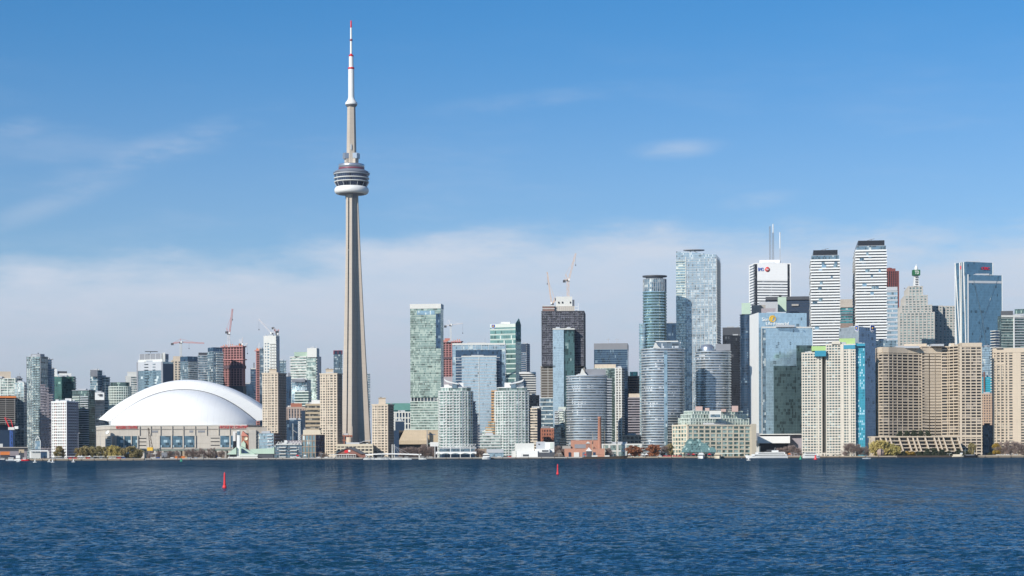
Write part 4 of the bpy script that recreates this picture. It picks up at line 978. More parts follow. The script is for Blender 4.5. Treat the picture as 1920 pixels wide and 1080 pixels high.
# --- twin white curved apartment towers
def curved(lab, c, m, cream=False, x0=824.5, x1=889):
    """m = +1 plan as seen left, -1 mirrored; c = column of the lift shaft"""
    Y = 2100; b = B('apartment_tower', lab, c, Y)
    w_ = 33; f = lambda d: c + m * d
    pts = []
    for d, y in ((-26, 14), (-30, 8), (-30.5, 4), (-28, 1), (-22, -2), (-10, -3.5), (3, -3.5), (14, -3.5), (24, -1), (29, 2.5), (32.5, 7), (34, 13), (34, 24), (-26, 24)):
        pts.append((X(f(d), Y + y, 790), Y + y))
    pts = ccw(pts)
    U = b.v(offset(pts, -2.2), 726, bot=734, n=1, core=MATS['glass_sea'] if False else GGREEN, name='top_storey', ring=(.7, .3, WHITE, 'floor_band'))
    V = b.v(pts, 733, n=24, core=glass('glass_white_tower', (.22, .33, .30), 2.0, 3.3, .28, .15, met=.4, lightc=(.50, .58, .53)), name='core', fh=3.3, ring=(.75, .45, WHITE, 'floor_band'))
    ed = b.edges(V); n = len(ed)
    # stacks of balconies and white wall strips on the flat front
    for k, (i, a, q, l, nx, ny) in enumerate(ed):
        px_mid = 960 + ((a[0] + q[0]) / 2 + b.o[0]) / (Y) * F; d = (px_mid - c) * m
        if ny < -.9 and l > 4:
            pass
    fr = [k for k, e in enumerate(ed) if e[3] > 6 and e[5] < -.8]
    b.piers(V, 4.2, .55, .52, WHITE, 'white_post', ends='open')
    for k in fr:
        b.panel(V, k, .34, .62, .02, .96, .15, DGREY, 'recess_shade_panel'); b.bays(V, k, .32, .64, .95, 1.0, PALEG, 'balcony', i1=V['n'] - 1)  # dark panel laid on the wall paints in the shade of a balcony recess
        b.panel(V, k, .0, .06, 0, 1, .6, WHITE, 'white_strip')
    for k in (0, 1, n - 1, n - 2):
        if k not in fr and k in (0, n - 1): b.bays(V, k, .1, .9, 1.0, 1.3, PALEG, 'balcony', i1=V['n'] - 2)
    b.box(min(f(-6), f(-20)), max(f(-6), f(-20)), 718 if m < 0 else 721, 727.8, Y + 2, 12, WHITE, 'penthouse')
    b.box(min(f(3), f(16)), max(f(3), f(16)), 717.5, 727.8, Y + 3, 12, WHITE, 'penthouse')
    b.box(min(f(-5), f(4)), max(f(-5), f(4)), 715.5, 727.8, Y - 3, 10, GSLATE, 'glazed_shaft_head'); b.panel(V, fr[len(fr) // 2], .88, .97, 0, 1.0, .8, GSLATE, 'glazed_strip')
    # swept white crest
    mb = MB(); pr = []
    for i in range(13):
        t = i / 12; d = -20 + 27 * t; z = b.z(710.0 + 9.2 * t ** .55); pr.append((X(f(d), Y - 3.4, 715) - b.o[0], z, 2.6 - 1.2 * t))
    for (xa_, za_, ta), (xb_, zb_, tb) in zip(pr, pr[1:]):
        q_ = [(xa_, za_ - ta * .5), (xb_, zb_ - tb), (xb_, zb_), (xa_, za_)]
        for y_ in (-3.4, 3.0): mb.face([(x_, y_, z_) for x_, z_ in q_])
        mb.face([(xa_, -3.4, za_), (xb_, -3.4, zb_), (xb_, 3, zb_), (xa_, 3, za_)]); mb.face([(xa_, -3.4, za_ - ta * .5), (xb_, -3.4, zb_ - tb), (xb_, 3, zb_ - tb), (xa_, 3, za_ - ta * .5)])
    mb.build('swept_crest', WHITE, b.root)
    return b, V, f
bl, V, f = curved('white curved apartment tower whose roof crest sweeps up to the left', 853, 1)
for d0, d1, t in ((34, 38, 752), (38, 42, 775), (42, 46, 795), (46, 51, 812)):
    bl.v(face(853 + d0 - 1, 853 + d1, 2112, 14), t, core=GNAVY, fh=3.2, name='stepped_wing', ring=(.9, .9, MGREY, 'balcony_band'))  # navy glass and grey bands colour in the shadow side of this tower
br, V, f = curved('white curved apartment tower whose roof crest sweeps up to the right', 962, -1)
CRW = solid('terracotta_panel', (.50, .30, .15))
br.v(face(921.5, 932, 2116, 12), 731, core=GROOM, fh=3.2, name='terracotta_wing', ring=(1.6, .5, CRW, 'wall_band'))
for a, c_, t, mt in ((916, 927, 790, CRW), (911, 924, 800, CRW), (905, 922, 808, PALEG)): br.v(face(a, c_, 2108, 14), t, core=GGREEN, fh=3.2, name='stepped_wing', ring=(1.2, .6, mt, 'balcony_band'))
br.v(face(900, 938, 2098, 12), 815, bot=842, core=GGREEN, fh=3.2, name='low_wing', ring=(1.2, .7, OFFW, 'balcony_band'))

# ================================================================ BUILDINGS, middle to right
b = B('netted_tower', 'dark netted skyscraper under construction with glass slot and white core on its roof', 1056, 2450)
GDSLOT = glass('glass_slot_dark', (.10, .20, .20), 2, 4, .3, .08, met=.5, lightc=(.3,.4,.38)); NET = glass('construction_net', (.07, .07, .095), .9, 2.1, .3, .35, met=0, rough=.8, lightc=(.22, .22, .26), frame=(.03, .03, .04), fw=.3); 
b.v(corner(1013, 1096, 1098.5, 2450, 4), 745, n=14, core=GSLATE, fh=6, name='glazed_base', ring=(1.0, .4, OFFW, 'floor_band'))
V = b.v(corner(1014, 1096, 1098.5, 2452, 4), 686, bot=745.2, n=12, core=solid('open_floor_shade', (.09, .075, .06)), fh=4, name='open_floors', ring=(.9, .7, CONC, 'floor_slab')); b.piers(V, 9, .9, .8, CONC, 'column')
V = b.v(corner(1016, 1095, 1097.5, 2448, 4), 583, bot=686, n=24, core=NET, name='netted_storeys', ring=(.35, .7, MGREY, 'net_rail')); b.piers(V, 6.2, .35, .75, DGREY, 'net_post')
b.v(face(1018, 1040, 2452, 30), 573, bot=583.2, n=2, core=solid('rust_frame', (.20, .12, .10)), name='deck', ring=(.8, .5, OFFW, 'deck_edge'))
b.box(1037, 1078, 574, 583.4, 2455, 24, solid('striped_deck', (.50, .46, .40), panel=(2.6, 99, 1.1)), 'formwork_deck')
cb_ = b.box(1043, 1073.5, 556, 574.2, 2460, 20, OFFW, 'concrete_core')
for p_ in (1047, 1054, 1069): b.box(p_, p_ + 2.2, 565.5, 568.5, 2459, 2, BLACK, 'core_opening')
b.box(1074, 1078, 562, 576, 2462, 8, MGREY, 'hoist'); mb = MB(); x_ = X(1085, 2452) - b.o[0]; mb.bar((x_, 5, b.z(583)), (x_, 5, b.z(568)), .35); mb.bar((x_ - 8, 5, b.z(574)), (x_, 5, b.z(574)), .3); mb.bar((x_ - 8, 5, b.z(580)), (x_, 5, b.z(580)), .3); mb.build('access_frame', WHITE, b.root)
b.v(face(1037, 1057.5, 2436, 14), 617, n=52, core=MATS['glass_even_blue'], name='glass_slot', ring=(.3, .1, GSKY)); b.v(face(1057.5, 1077.5, 2438, 12), 617.4, n=52, core=GDSLOT, name='glass_slot', ring=(.3, .1, GDARK)); b.box(1036.5, 1078, 615.6, 618, 2435, 10, OFFW, 'slot_rim')
b = B('brick_block', 'orange brick block with small square windows below the dark netted tower', 1027, 2200)
V = b.v(face(1014, 1038.5, 2200, 18), 803, n=8, core=BLACK, fh=3.6, ring=(1.9, .3, BRICK, 'wall_band')); b.piers(V, 3.2, 1.6, .35, BRICK)
b.box(1016, 1030, 799, 803.2, 2206, 8, MGREY, 'roof_plant')
b = B('balcony_block', 'grey green balcony slab left of the broad silver round tower', 1051, 2175)
V = b.v(corner(1040, 1059, 1064, 2175, 20), 770, n=19, core=GMIX, ring=(.5, .3, LGREY)); b.bays(V, 0, .0, .4, 1.1, 1.5, LGREY); b.bays(V, 0, .5, .9, 1.1, 1.2, PALEG)
b.box(1047, 1061, 763, 770.3, 2180, 12, PALEG, 'penthouse'); b.v(face(1050, 1064, 2160, 10), 822, n=8, core=GROOM, name='stone_base', ring=(1.5, .3, SAND)); b.v(face(1039, 1052, 2165, 10), 800, n=10, core=GMIX, name='lower_step', ring=(1.1, .8, CONC, 'balcony_band'))

SILV = glass('glass_silver', (.27, .33, .37), 1.5, 3.0, .22, .12, met=.8, rough=.22, lightc=(.55, .58, .6), jit=.03)
BALG = solid('balcony_glass', (.56, .60, .64), var=.12, rough=.28, metal=.85, scale=.5)
def round_condo(lab, p0, p1, top, Y, n, crown, ky=.62, floor=None):
    b = B('round_tower', lab, (p0 + p1) / 2, Y)
    D = disc(p0, p1, Y + 22, 40, ky=ky)
    V = b.v(D, top, n=n, core=SILV, name='core', ring=(.95, .9, BALG, 'balcony_band'))
    sl = MB(); sl.prism(offset(V['p'], 1.0), 0, .38, smooth=True); me = sl.mesh('floor_slab', OFFW)
    for i in range(1, V['n'] + 1): link('floor_slab', me, b.root, (0, 0, V['z0'] + i * V['f'] - 1.15))
    for (a, c, t, mt, nm, dy) in crown:
        if nm == 'dome':
            mb = MB(); R_ = (X(c, Y) - X(a, Y)) / 2; cx = (X(a, Y) + X(c, Y)) / 2 - b.o[0]; h = b.z(t) - V['z1']
            mb.lathe([(R_, V['z1'] - .2), (R_, V['z1'] + h * .45), (R_ * .86, V['z1'] + h * .8), (R_ * .5, V['z1'] + h), (.01, V['z1'] + h)], 28, cx, 18); mb.build('roof_drum', mt, b.root)
        elif nm == 'sail':
            mb = MB(); x0_, x1_ = X(a, Y) - b.o[0], X(c, Y) - b.o[0]; z0_ = V['z1'] - .1; z1_ = b.z(t)
            for y_ in (dy, dy + 6): mb.face([(x0_, y_, z0_), (x1_, y_, z0_), (x1_ - (x1_ - x0_) * .35, y_, z0_ + (z1_ - z0_) * .4), ((x0_ + x1_) / 2 - 1, y_, z1_), ((x0_ + x1_) / 2 - 2, y_, z1_)])
            mb.face([((x0_ + x1_) / 2 - 1, dy, z1_), (x1_ - (x1_ - x0_) * .35, dy, z0_ + (z1_ - z0_) * .4), (x1_ - (x1_ - x0_) * .35, dy + 6, z0_ + (z1_ - z0_) * .4), ((x0_ + x1_) / 2 - 1, dy + 6, z1_)])
            mb.face([(x0_, dy, z0_), ((x0_ + x1_) / 2 - 2, dy, z1_), ((x0_ + x1_) / 2 - 2, dy + 6, z1_), (x0_, dy + 6, z0_)]); mb.build('roof_sail', mt, b.root)
        else: b.box(a, c, t, top + .3, Y + dy, 16, mt, nm)
    return b, V
b, V = round_condo('broad silver round balcony tower behind the brick power house chimney', 1063, 1139, 703, 2118, 31, [(1098, 1136, 692, MGREY, 'crown_wall', 14), (1088, 1102, 690.5, OFFW, 'sail', 8)])
b.v(face(1137, 1146, 2135, 16), 709, n=30, core=GDARK, name='side_wing', ring=(1.0, 1.0, LGREY, 'balcony_band'))
b, V = round_condo('tallest silver round balcony tower left of the long cream terminal building', 1203, 1283, 652, 2128, 41, [(1228, 1277, 641, SILV, 'crown_wall', 12), (1230, 1272, 639, OFFW, 'crown_rim', 14), (1226, 1240, 642, OFFW, 'sail', 6)])
b.panel(V, len(b.edges(V)) // 2, 0, 1, 0, .97, 1.3, GSKY, 'glass_strip')
b, V = round_condo('shorter silver round balcony tower behind the cream terminal building', 1305, 1370, 657, 2185, 40, [(1316, 1343, 644.5, STEEL, 'dome', 10), (1342, 1370, 645, MGREY, 'crown_frame', 12), (1308, 1340, 653.5, SILV, 'crown_wall', 12)])
b = B('apartment_tower', 'green and white balcony tower right of the broad silver round tower', 1145, 2225)
V = b.v(corner(1113, 1155, 1158, 2225, 6), 690, n=34, core=GGREEN, name='core', ring=(.4, .4, PALEG)); b.box(1115, 1155, 683, 690.3, 2228, 18, SAND, 'crown'); b.bays(V, 0, .64, .98, 1.1, 1.6, GDGREEN, 'balcony')
V = b.v(corner(1154, 1166, 1170.5, 2218, 24), 690, n=34, core=GROOM, name='white_wing', ring=(1.0, .5, OFFW, 'wall_band')); b.piers(V, 4.5, 1.2, .6, OFFW, only=[0])
b = B('glass_tower', 'dark blue box tower with two roof masts behind the green and white balcony tower', 1146, 2600)
V = b.v(corner(1114, 1177, 1179, 2600, 5), 655, n=50, core=GNAVY, fh=3.6, ring=(.35, .15, GBLUE)); V = b.v(corner(1114, 1177, 1179, 2600, 5), 643.5, bot=655.1, n=1, core=MGREY, name='crown')
mb = MB()
for p_ in (1141, 1157): x_ = X(p_, 2610) - b.o[0]; mb.bar((x_, 10, b.z(644)), (x_, 10, b.z(633)), .35); mb.bar((x_ - 3, 10, b.z(636)), (x_ + 3, 10, b.z(636)), .3)
mb.build('roof_mast', LGREY, b.root)
b = B('brown_tower', 'brown office tower with teal roof left of the tallest silver round tower', 1191, 2650)
V = b.v(corner(1178, 1200, 1205, 2650, 10), 705, n=33, core=GBLACK, ring=(1.6, .3, solid('brown_stone', (.24, .18, .15)), 'wall_band')); b.box(1181, 1196, 697, 705.3, 2655, 20, GTEAL, 'roof_house')
b = B('striped_block', 'grey striped slab with pale right edge below the brown office tower', 1192, 2360)
V = b.v(corner(1178, 1204, 1206, 2360, 5), 745, n=23, core=GBLACK, ring=(1.4, .4, MAUVE, 'wall_band')); b.panel(V, 0, .84, 1, 0, 1, .8, OFFW, 'white_fin'); b.box(1179, 1204, 738, 745.3, 2361, 26, SAND, 'crown')
b = B('low_block', 'low beige block with grid windows behind the white waterfront hall', 1185, 2210)
V = b.v(face(1166, 1204, 2210, 20), 816, n=5, core=GROOM, fh=3.6, ring=(1.7, .3, SAND, 'wall_band')); b.piers(V, 5, 1.2, .35, SAND)
b = B('white_hall', 'long low white hall with large green glass panes right of the brick chimney', 1165, 2100)
V = b.v(face(1127, 1203, 2100, 14), 832, n=2, core=GGREEN, name='core', ring=(1.6, .5, OFFW, 'wall_band')); b.piers(V, 9, 2.4, .6, OFFW, 'white_pier')

b = B('round_tower', 'slim round glass tower with flat disc canopy on top, tallest of the silver group', 1228, 2350)
V = b.v(disc(1206.5, 1250, 2368, 36, ky=.8), 545, n=58, core=GDGREEN, name='core', ring=(1.1, .8, GSKY, 'balcony_band')); 
V2 = b.v(disc(1206.5, 1250, 2368, 36, ky=.8), 521, bot=545.2, n=3, core=GSLATE, name='crown', ring=(.3, .2, LGREY)); b.piers(V2, 6, .4, .4, LGREY, 'mullion')
b.v(disc(1212, 1244, 2368, 24, ky=.8), 517, bot=521.2, n=1, core=MGREY, name='drum'); b.v(disc(1205.5, 1251.5, 2368, 36, ky=.8), 514.6, bot=517, n=1, core=DGREY, name='disc_canopy')
b.v(disc(1199, 1212, 2362, 20), 606, n=47, core=GPALE, name='side_lobe', ring=(.9, .5, GSKY, 'balcony_band'))
b = B('dark_tower', 'plain dark blue block behind the slim round tower with disc canopy', 1259, 2520)
b.v(face(1249, 1269, 2520, 22), 606, n=52, core=GNAVY, fh=3.6, ring=(.5, .2, GNAVY))
b = B('glass_tower', 'broad pale glass skyscraper with slanted top and roof canopy behind silver round towers', 1310, 2400)
BIG = glass('glass_big_pale', (.36, .48, .55), 1.7, 3.0, .14, .24, met=.6, jit=.008, wob=.006, lightc=(.46, .54, .58), fw=.3, frame=(.46, .50, .51))
fp = corner(1268.5, 1344, 1351.5, 2400, 12); 
b_lp = b.loc(fp); zt_ = [b.z(470), b.z(475), b.z(479), b.z(472)]
order = []
for q in b_lp:
    px_ = 960 + (q[0] + b.o[0]) / (q[1] + b.o[1]) * F; order.append(b.z(469.5 + 8.5 * (px_ - 1268) / 83) if True else 0)
V = b.v(fp, 474, n=92, core=BIG, fh=3.0, name='core', slope=order); V['z1'] = b.z(484); V['n'] = 76; V['f'] = (V['z1'] - V['z0']) / 76
b.rings(V, .4, .3, LGREY, 'floor_band'); b.piers(V, 5.2, .4, .4, OFFW, 'fin', only=[0])
b.panel(V, 0, 0, .235, .0, .985, .6, GPALE, 'balcony_bay'); b.bays(V, 0, 0, .235, .9, 1.2, PALEG, 'balcony', every=1); b.bays(V, 1, 0, 1, .9, 1.0, OFFW, 'balcony')
b.panel(V, 0, .235, .25, 0, 1.01, .8, OFFW, 'fin')
mb = MB(); mb.prism(b.loc(disc(1282, 1322, 2415, 24, ky=.6)), b.z(467.6), b.z(466)); mb.build('roof_canopy', MGREY, b.root)
mb = MB(); xa_, xb_, xc_ = [X(p_, 2412) - b.o[0] for p_ in (1287, 1300, 1314)]; mb.bar((xa_, 12, b.z(475)), (xb_, 12, b.z(467.5)), .5); mb.bar((xc_, 12, b.z(476)), (xb_, 12, b.z(467.5)), .5); mb.build('canopy_strut', OFFW, b.root)

# --- long cream terminal building
b = B('terminal_building', 'long cream waterfront building with green glass terraces on top', 1338, 2068)
V = b.v(corner(1260.5, 1288, 1417, 2068, 66), 796, n=8, core=glass('glass_terminal', (.22, .36, .33), 3.0, 3.6, .35, .35, met=.4, lightc=(.45, .56, .50)), fh=3.6, name='core', ring=(1.55, .35, CREAM, 'wall_band'))
e = b.edges(V); b.piers(V, 7.2, 1.6, .4, CREAM, 'wall_pier'); b.panel(V, len(e) - 1, .925, 1.002, 0, 1.03, .8, CREAM, 'corner_tower'); b.panel(V, len(e) - 1, -.002, .02, 0, 1, .7, CREAM, 'corner_pier')
b.panel(V, len(e) - 1, 0, .94, .955, 1.005, .7, CREAM, 'cornice'); b.panel(V, 0, 0, 1, .955, 1.005, .7, CREAM, 'cornice')
for i_, (a, c, t, bt) in enumerate(((1272, 1404, 783, 796.2), (1277, 1402, 775, 783.2), (1283, 1392, 769, 775.2))):
    q = corner(a, 1294 + i_ * 3, c, 2082 + i_ * 4, 66)
    V3 = b.v(q, t, bot=bt, n=2 if i_ == 0 else 1, core=GGREEN, name='glass_terrace', ring=(.9, .5, PALEG, 'terrace_band')); b.piers(V3, 3.6, .5, .6, PALEG, 'glazing_post')
b.box(1330, 1352, 770, 785, 2080, 5, OFFW, 'white_bay'); b.box(1332, 1350, 777, 782, 2079.5, 2, GSLATE, 'bay_window')
for a, c, t in ((1304, 1317, 762), (1352, 1361, 767), (1372, 1384, 761), (1322, 1330, 765)): b.box(a, c, t, 772, 2098, 8, solid('pink_plaster', (.48, .34, .30)), 'roof_cube')
for a, c, t, y in ((1294, 1316, 823.5, -9), (1280, 1329, 832, -12), (1276, 1341, 841, -15)):
    pass
mb_l = [((1283, 1315), 823.5, 831, 5), ((1279, 1328), 831, 839, 8.5), ((1274, 1341), 839, 848, 12)]
ATR = glass('glass_atrium', (.22, .38, .34), 1.8, 2.4, .2, .1, met=.5, frame=(.3, .42, .38), lightc=(.4, .52, .47))
for (a, c), t, bt, d in mb_l:
    x0_, x1_ = X(a + 6, 2068) - b.o[0], X(c, 2068) - b.o[0]; mb = MB()
    mb.prism([(x0_ - 3, -d), (x1_, -d), (x1_, 2), (x0_ - 3, 2)], b.z(bt), b.z(t), poly2=[(x0_, -d + 2.6), (x1_ - 1.5, -d + 2.6), (x1_ - 1.5, 2), (x0_, 2)]); mb.build('atrium_tier', ATR, b.root)
mb = MB(); mb.box(X(1286, 2060) - b.o[0], X(1390, 2060) - b.o[0], -8, -.5, b.z(851), b.z(849.6)); mb.build('arcade_canopy', PALEG, b.root)

# --- dark towers and bank towers
b = B('black_tower', 'plain black office tower with lower block between pale skyscraper and curved dark tower', 1373, 2750)
V = b.v(face(1355.5, 1388, 2750, 30), 614, n=60, core=GBLACK, fh=4, ring=(.5, .2, BLACK)); b.panel(V, 0, 0, 1, .94, 1, .4, DGREY, 'crown'); b.v(face(1369, 1392, 2600, 24), 641, n=52, core=GBLACK, name='lower_block', ring=(.5, .2, BLACK), fh=4)
b = B('curved_tower', 'dark blue curved balcony tower with pale green cap left of the white walled office', 1400, 2400)
V = b.v(disc(1388.5, 1418, 2420, 30, ky=1), 588, n=54, core=GNAVY, name='core', ring=(1.0, .8, NAVY, 'balcony_band'))
b.box(1391, 1408, 568, 589, 2410, 14, MINT, 'glass_cap')
b = B('bank_tower', 'white marble bank skyscraper with dark corner strips and tall roof masts', 1445, 2900)
MAR = solid('white_marble', (.80, .80, .78), var=.05, panel=(1.6, 4, .08))
V = b.v(corner(1405.5, 1416, 1484, 2900, 84), 493, n=70, core=GDARK, fh=4.4, name='core', ring=(2.6, .3, MAR, 'marble_band')); k = len(b.edges(V)) - 1
b.panel(V, k, 0, .065, 0, .995, .5, GBLACK, 'dark_corner'); b.panel(V, k, .9, .96, 0, .995, .5, GBLACK, 'dark_corner'); b.panel(V, k, .066, .899, .91, 1.0, .6, MAR, 'blank_crown'); b.panel(V, k, .965, 1, 0, 1, .6, MAR, 'corner_pier'); b.panel(V, 0, .86, 1, 0, .995, .5, BLACK, 'dark_corner'); b.panel(V, 0, 0, .1, 0, 1, .5, MAR, 'corner_pier')
b.box(1425, 1463, 487.5, 493.3, 2915, 30, MAR, 'penthouse')
def on_wall(b, V, k, u, v, d=.8):
    _, a, c, l, nx, ny = b.edges(V)[k]; rz = atan2(c[1] - a[1], c[0] - a[0]); H = V['z1'] - V['z0']
    return (a[0] + cos(rz) * u * l + sin(rz) * d, a[1] + sin(rz) * u * l - cos(rz) * d, V['z0'] + v * H), rz, l, H
BLU = solid('sign_blue', (.01, .09, .42)); 
p_, rz, l, H = on_wall(b, V, k, .09, .958); text('BMO', 'sign_lettering', BLU, b.root, p_, .018 * H, .155 * l, rz, .4, .0)
p_, rz, l, H = on_wall(b, V, k, .345, .967); me = MB(); me.lathe([(.01, 0), (.0125 * H, 0), (.0125 * H, .5), (.01, .5)], 20); o = me.build('roundel', RED, b.root, p_); o.rotation_euler = (pi / 2, 0, rz)
p_, rz, l, H = on_wall(b, V, k, .345, .967, 1.5)
mb = MB(); r_ = .0105 * H * .7
for s_ in (-1, 0, 1): mb.box(s_ * r_ * .55 - r_ * .16, s_ * r_ * .55 + r_ * .16, 0, .4, -r_ * .2, r_ * .55)
mb.box(-r_ * .75, r_ * .75, 0, .4, -r_ * .55, -r_ * .3); mb.build_rot('roundel_mark', WHITE, b.root, p_, rz)
def mast(b, px, y0, y1, r, mat, top=None, name='roof_mast'):
    x_ = X(px, b.Y + 20, (y0 + y1) / 2) - b.o[0]; z0_, z1_ = b.z(y1), b.z(y0); zt = z0_ + (z1_ - z0_) * (top or 1); mb = MB()
    for sx, sy in ((-1, -1), (1, -1), (1, 1), (-1, 1)): mb.bar((x_ + sx * r, 20 + sy * r, z0_), (x_ + sx * r, 20 + sy * r, zt), .28)
    n = max(3, int((zt - z0_) / (r * 2.6)))
    for i in range(n):
        za, zb2 = z0_ + (zt - z0_) * i / n, z0_ + (zt - z0_) * (i + 1) / n; s = 1 if i % 2 else -1
        mb.bar((x_ - s * r, 20 - r, za), (x_ + s * r, 20 - r, zb2), .2); mb.bar((x_ + r, 20 - s * r, za), (x_ + r, 20 + s * r, zb2), .2)
    o = mb.build(name, mat, b.root)
    if top: mb = MB(); mb.bar((x_, 20, zt - 1), (x_, 20, z1_), .8, 8); mb.build('aerial_tip', WHITE, o)
mast(b, 1444, 421, 491, 1.1, MGREY); mast(b, 1449.5, 417, 491, 1.0, MGREY, .78); mast(b, 1462.5, 433, 491, .35, LGREY, .5)
b = B('dark_office', 'wide black office block behind the blue office with yellow sun sign', 1476, 2600)
V = b.v(face(1436, 1524, 2600, 40), 562, n=60, core=NAVY, fh=4, ring=(.3, .2, DGREY)); b.box(1436, 1524, 556, 562.3, 2598, 42, DGREY, 'crown'); b.box(1459, 1475, 557, 586, 2560, 16, MINT, 'pale_shaft'); b.box(1410, 1436, 572, 600, 2500, 20, CONC, 'grey_roof_house'); b.box(1424, 1459, 566, 590, 2540, 20, LGREY, 'grey_roof_house')
b.box(1428, 1455, 578, 590, 2420, 10, MAUVE, 'roof_plant'); b.box(1461, 1466, 553, 557.4, 2602, 8, BLACK, 'roof_cube'); b.box(1485, 1498, 570, 573.5, 2597, 3, CONC, 'window_strip')
b = B('sign_office', 'blue glass office with white side wall and yellow sun sign at its top', 1460, 2200)
SLG = glass('glass_office_sky', (.52, .72, .84), 1.8, 3.7, .0, .0, met=.7, jit=.01, wob=.008, frame=(.3, .4, .45))
V = b.v(corner(1407, 1423, 1513, 2200, 84), 586.5, n=44, core=SLG, fh=3.7, name='core'); k = len(b.edges(V)) - 1
b.panel(V, 0, -.0, 1.0, 0, 1.002, .7, WHITE, 'white_side_wall'); b.panel(V, k, 0, 1, .89, 1.0, .45, GSLATE, 'sign_band') if False else None
V2 = b.v(corner(1427.5, 1428.5, 1524, 2188, 84), 614.5, n=40, core=SLG, fh=3.7, name='front_bay', ring=(.4, .12, GBLUE, 'floor_band')); k2 = len(b.edges(V2)) - 1
b.panel(V2, k2, 0, 1, .993, 1.004, .5, OFFW, 'white_rim'); b.panel(V2, k2, -.004, .006, 0, 1.0, .6, OFFW, 'white_edge'); b.panel(V2, k2, .0, .075, .0, .985, .3, GSLATE, 'glazed_edge'); b.panel(V2, k2, .994, 1.004, 0, 1, .6, OFFW, 'white_edge')
SH = glass('glass_painted_reflection', (.12, .19, .20), 1.8, 3.7, .22, .0, met=.55, lightc=(.25, .32, .3)); b.panel(V2, k2, .23, .68, .0, .70, .35, SH, 'painted_reflection'); b.panel(V2, k2, .68, .99, .0, .86, .30, SH, 'painted_reflection')  # darker panes paint in the reflection of a neighbouring tower
b.box(1408, 1436, 812, 826, 2190, 14, MGREY, 'podium'); b.box(1424, 1504, 813.5, 815, 2176, 14, OFFW, 'podium_edge'); b.box(1425, 1503, 815, 856, 2184, 14, BLACK, 'podium_glazing'); b.box(1420, 1481, 818, 831, 2168, 14, WHITE, 'entrance_canopy'); b.box(1478, 1504, 815, 857, 2180, 14, MAUVE, 'podium_wall')
p_, rz, l, H = on_wall(b, V, k, .07, .942); text('Sun', 'sign_lettering', WHITE, b.root, p_, .019 * H * 1.3, .115 * l * 1.12, rz, .4, .01)
p_, rz, l, H = on_wall(b, V, k, .15, .9135); text('Life Financial', 'sign_lettering', WHITE, b.root, p_, .024 * H, .47 * l, rz, .4, .012)
p_, rz, l, H = on_wall(b, V, k, .285, .959); me = MB(); R_ = .024 * H
me.lathe([(R_ * .72, 0), (R_, 0), (R_, .5), (R_ * .72, .5), (R_ * .72, 0)], 28)
o = me.build('sun_emblem', YEL, b.root, p_); o.rotation_euler = (pi / 2, 0, rz)
me = MB(); pts_ = [(R_ * .72 * cos(t_), R_ * .72 * sin(t_)) for t_ in [radians(60 + 12 * i) for i in range(17)]]
me.prism(ccw(pts_), 0, .45); o = me.build('sun_emblem_face', YEL, b.root, p_); o.rotation_euler = (pi / 2, 0, rz)

# --- pair of white banded residential towers
def banded(lab, p0, p1, top, cap, Y, seed):
    b = B('banded_tower', lab, (p0 + p1) / 2, Y); r = random.Random(seed)
    V = b.v(corner(p0 + 1.2, p1 - 2, p1 - .5, Y, 8), top + 18, n=73 if top < 460 else 70, core=GDARK, name='core', fh=3.1)
    me_ = []
    for j in range(6):
        q = offset(V['p'], 1.3); q = [(x + r.uniform(-.5, .5), y + r.uniform(-.6, .4)) for x, y in q]; mb = MB(); mb.prism(q, 0, 1.95); me_.append(mb.mesh('balcony_band', WHITE))
    for i in range(1, V['n'] + 1): link('balcony_band', me_[i % 6] if r.random() < .8 else me_[r.randrange(6)], b.root, (0, 0, V['z0'] + i * V['f'] - 1.9))
    for j in range(34):
        i = r.randrange(2, V['n'] - 1); u = r.uniform(.0, .86); b.bays(V, 0, u, u + r.uniform(.06, .16), V['f'], 1.45, r.choice((GSLATE, GPALE, GSKY)), 'glazed_bay', i0=i, i1=i + 1)
    b.v(corner(p0 + 1.5, p1 - 2, p1 - .8, Y + 1, 8), top + 10, bot=top + 18.2, n=1, core=GSLATE, name='glass_storey', ring=(.4, .2, LGREY)); b.v(corner(p0 + 4.5, p1 - 4.5, p1 - 3.5, Y + 3, 8), top, bot=top + 10.2, n=1, core=BLACK, name='black_cap')
    c_ = (p0 + p1) / 2; mb = MB(); xa_ = X(c_, Y + 10) - b.o[0]; mb.bar((xa_ - 5, 10, b.z(top) + .5), (xa_ + 4, 10, b.z(top - 4)), .4); mb.bar((xa_, 10, b.z(top)), (xa_, 10, b.z(top - 3)), .4); mb.build('roof_crane', MGREY, b.root)
banded('white banded tower with black cap, the lower one on the left of the pair', 1521.5, 1576, 468, 0, 2350, 3)
banded('white banded tower with black cap, the taller one on the right of the pair', 1605.5, 1664, 450, 0, 2350, 9)
b = B('office_tower', 'teal glass office with beige signed top storey between the two white banded towers', 1591, 2800)
V = b.v(face(1574, 1609, 2800, 26), 576, n=56, core=GTEAL, fh=4, ring=(1.2, .3, MGREY)); b.box(1574, 1609, 561, 576.3, 2798, 26, solid('stone_grey', (.42, .37, .31)), 'crown'); b.box(1574, 1609, 606, 640, 2792, 6, solid('brown_stone', (.24, .18, .15)), 'brown_base'); b.bays(V, 0, .08, .9, 1.6, .9, DGREY, 'dark_window_row', i0=V['n'] - 3, i1=V['n'] - 2)
b = B('red_tower', 'deep red granite skyscraper with stepped top right of the taller white banded tower', 1675, 3000)
GRA = solid('red_granite', (.17, .045, .04), var=.1); V = b.v(corner(1655, 1686.5, 1689, 3000, 6), 508, n=80, core=GBLACK, fh=4, name='core', ring=(.5, .2, GRA)); b.piers(V, 3.2, 1.6, .6, GRA, 'granite_fin'); b.box(1660, 1680, 503.5, 508.4, 3006, 20, GRA, 'crown')
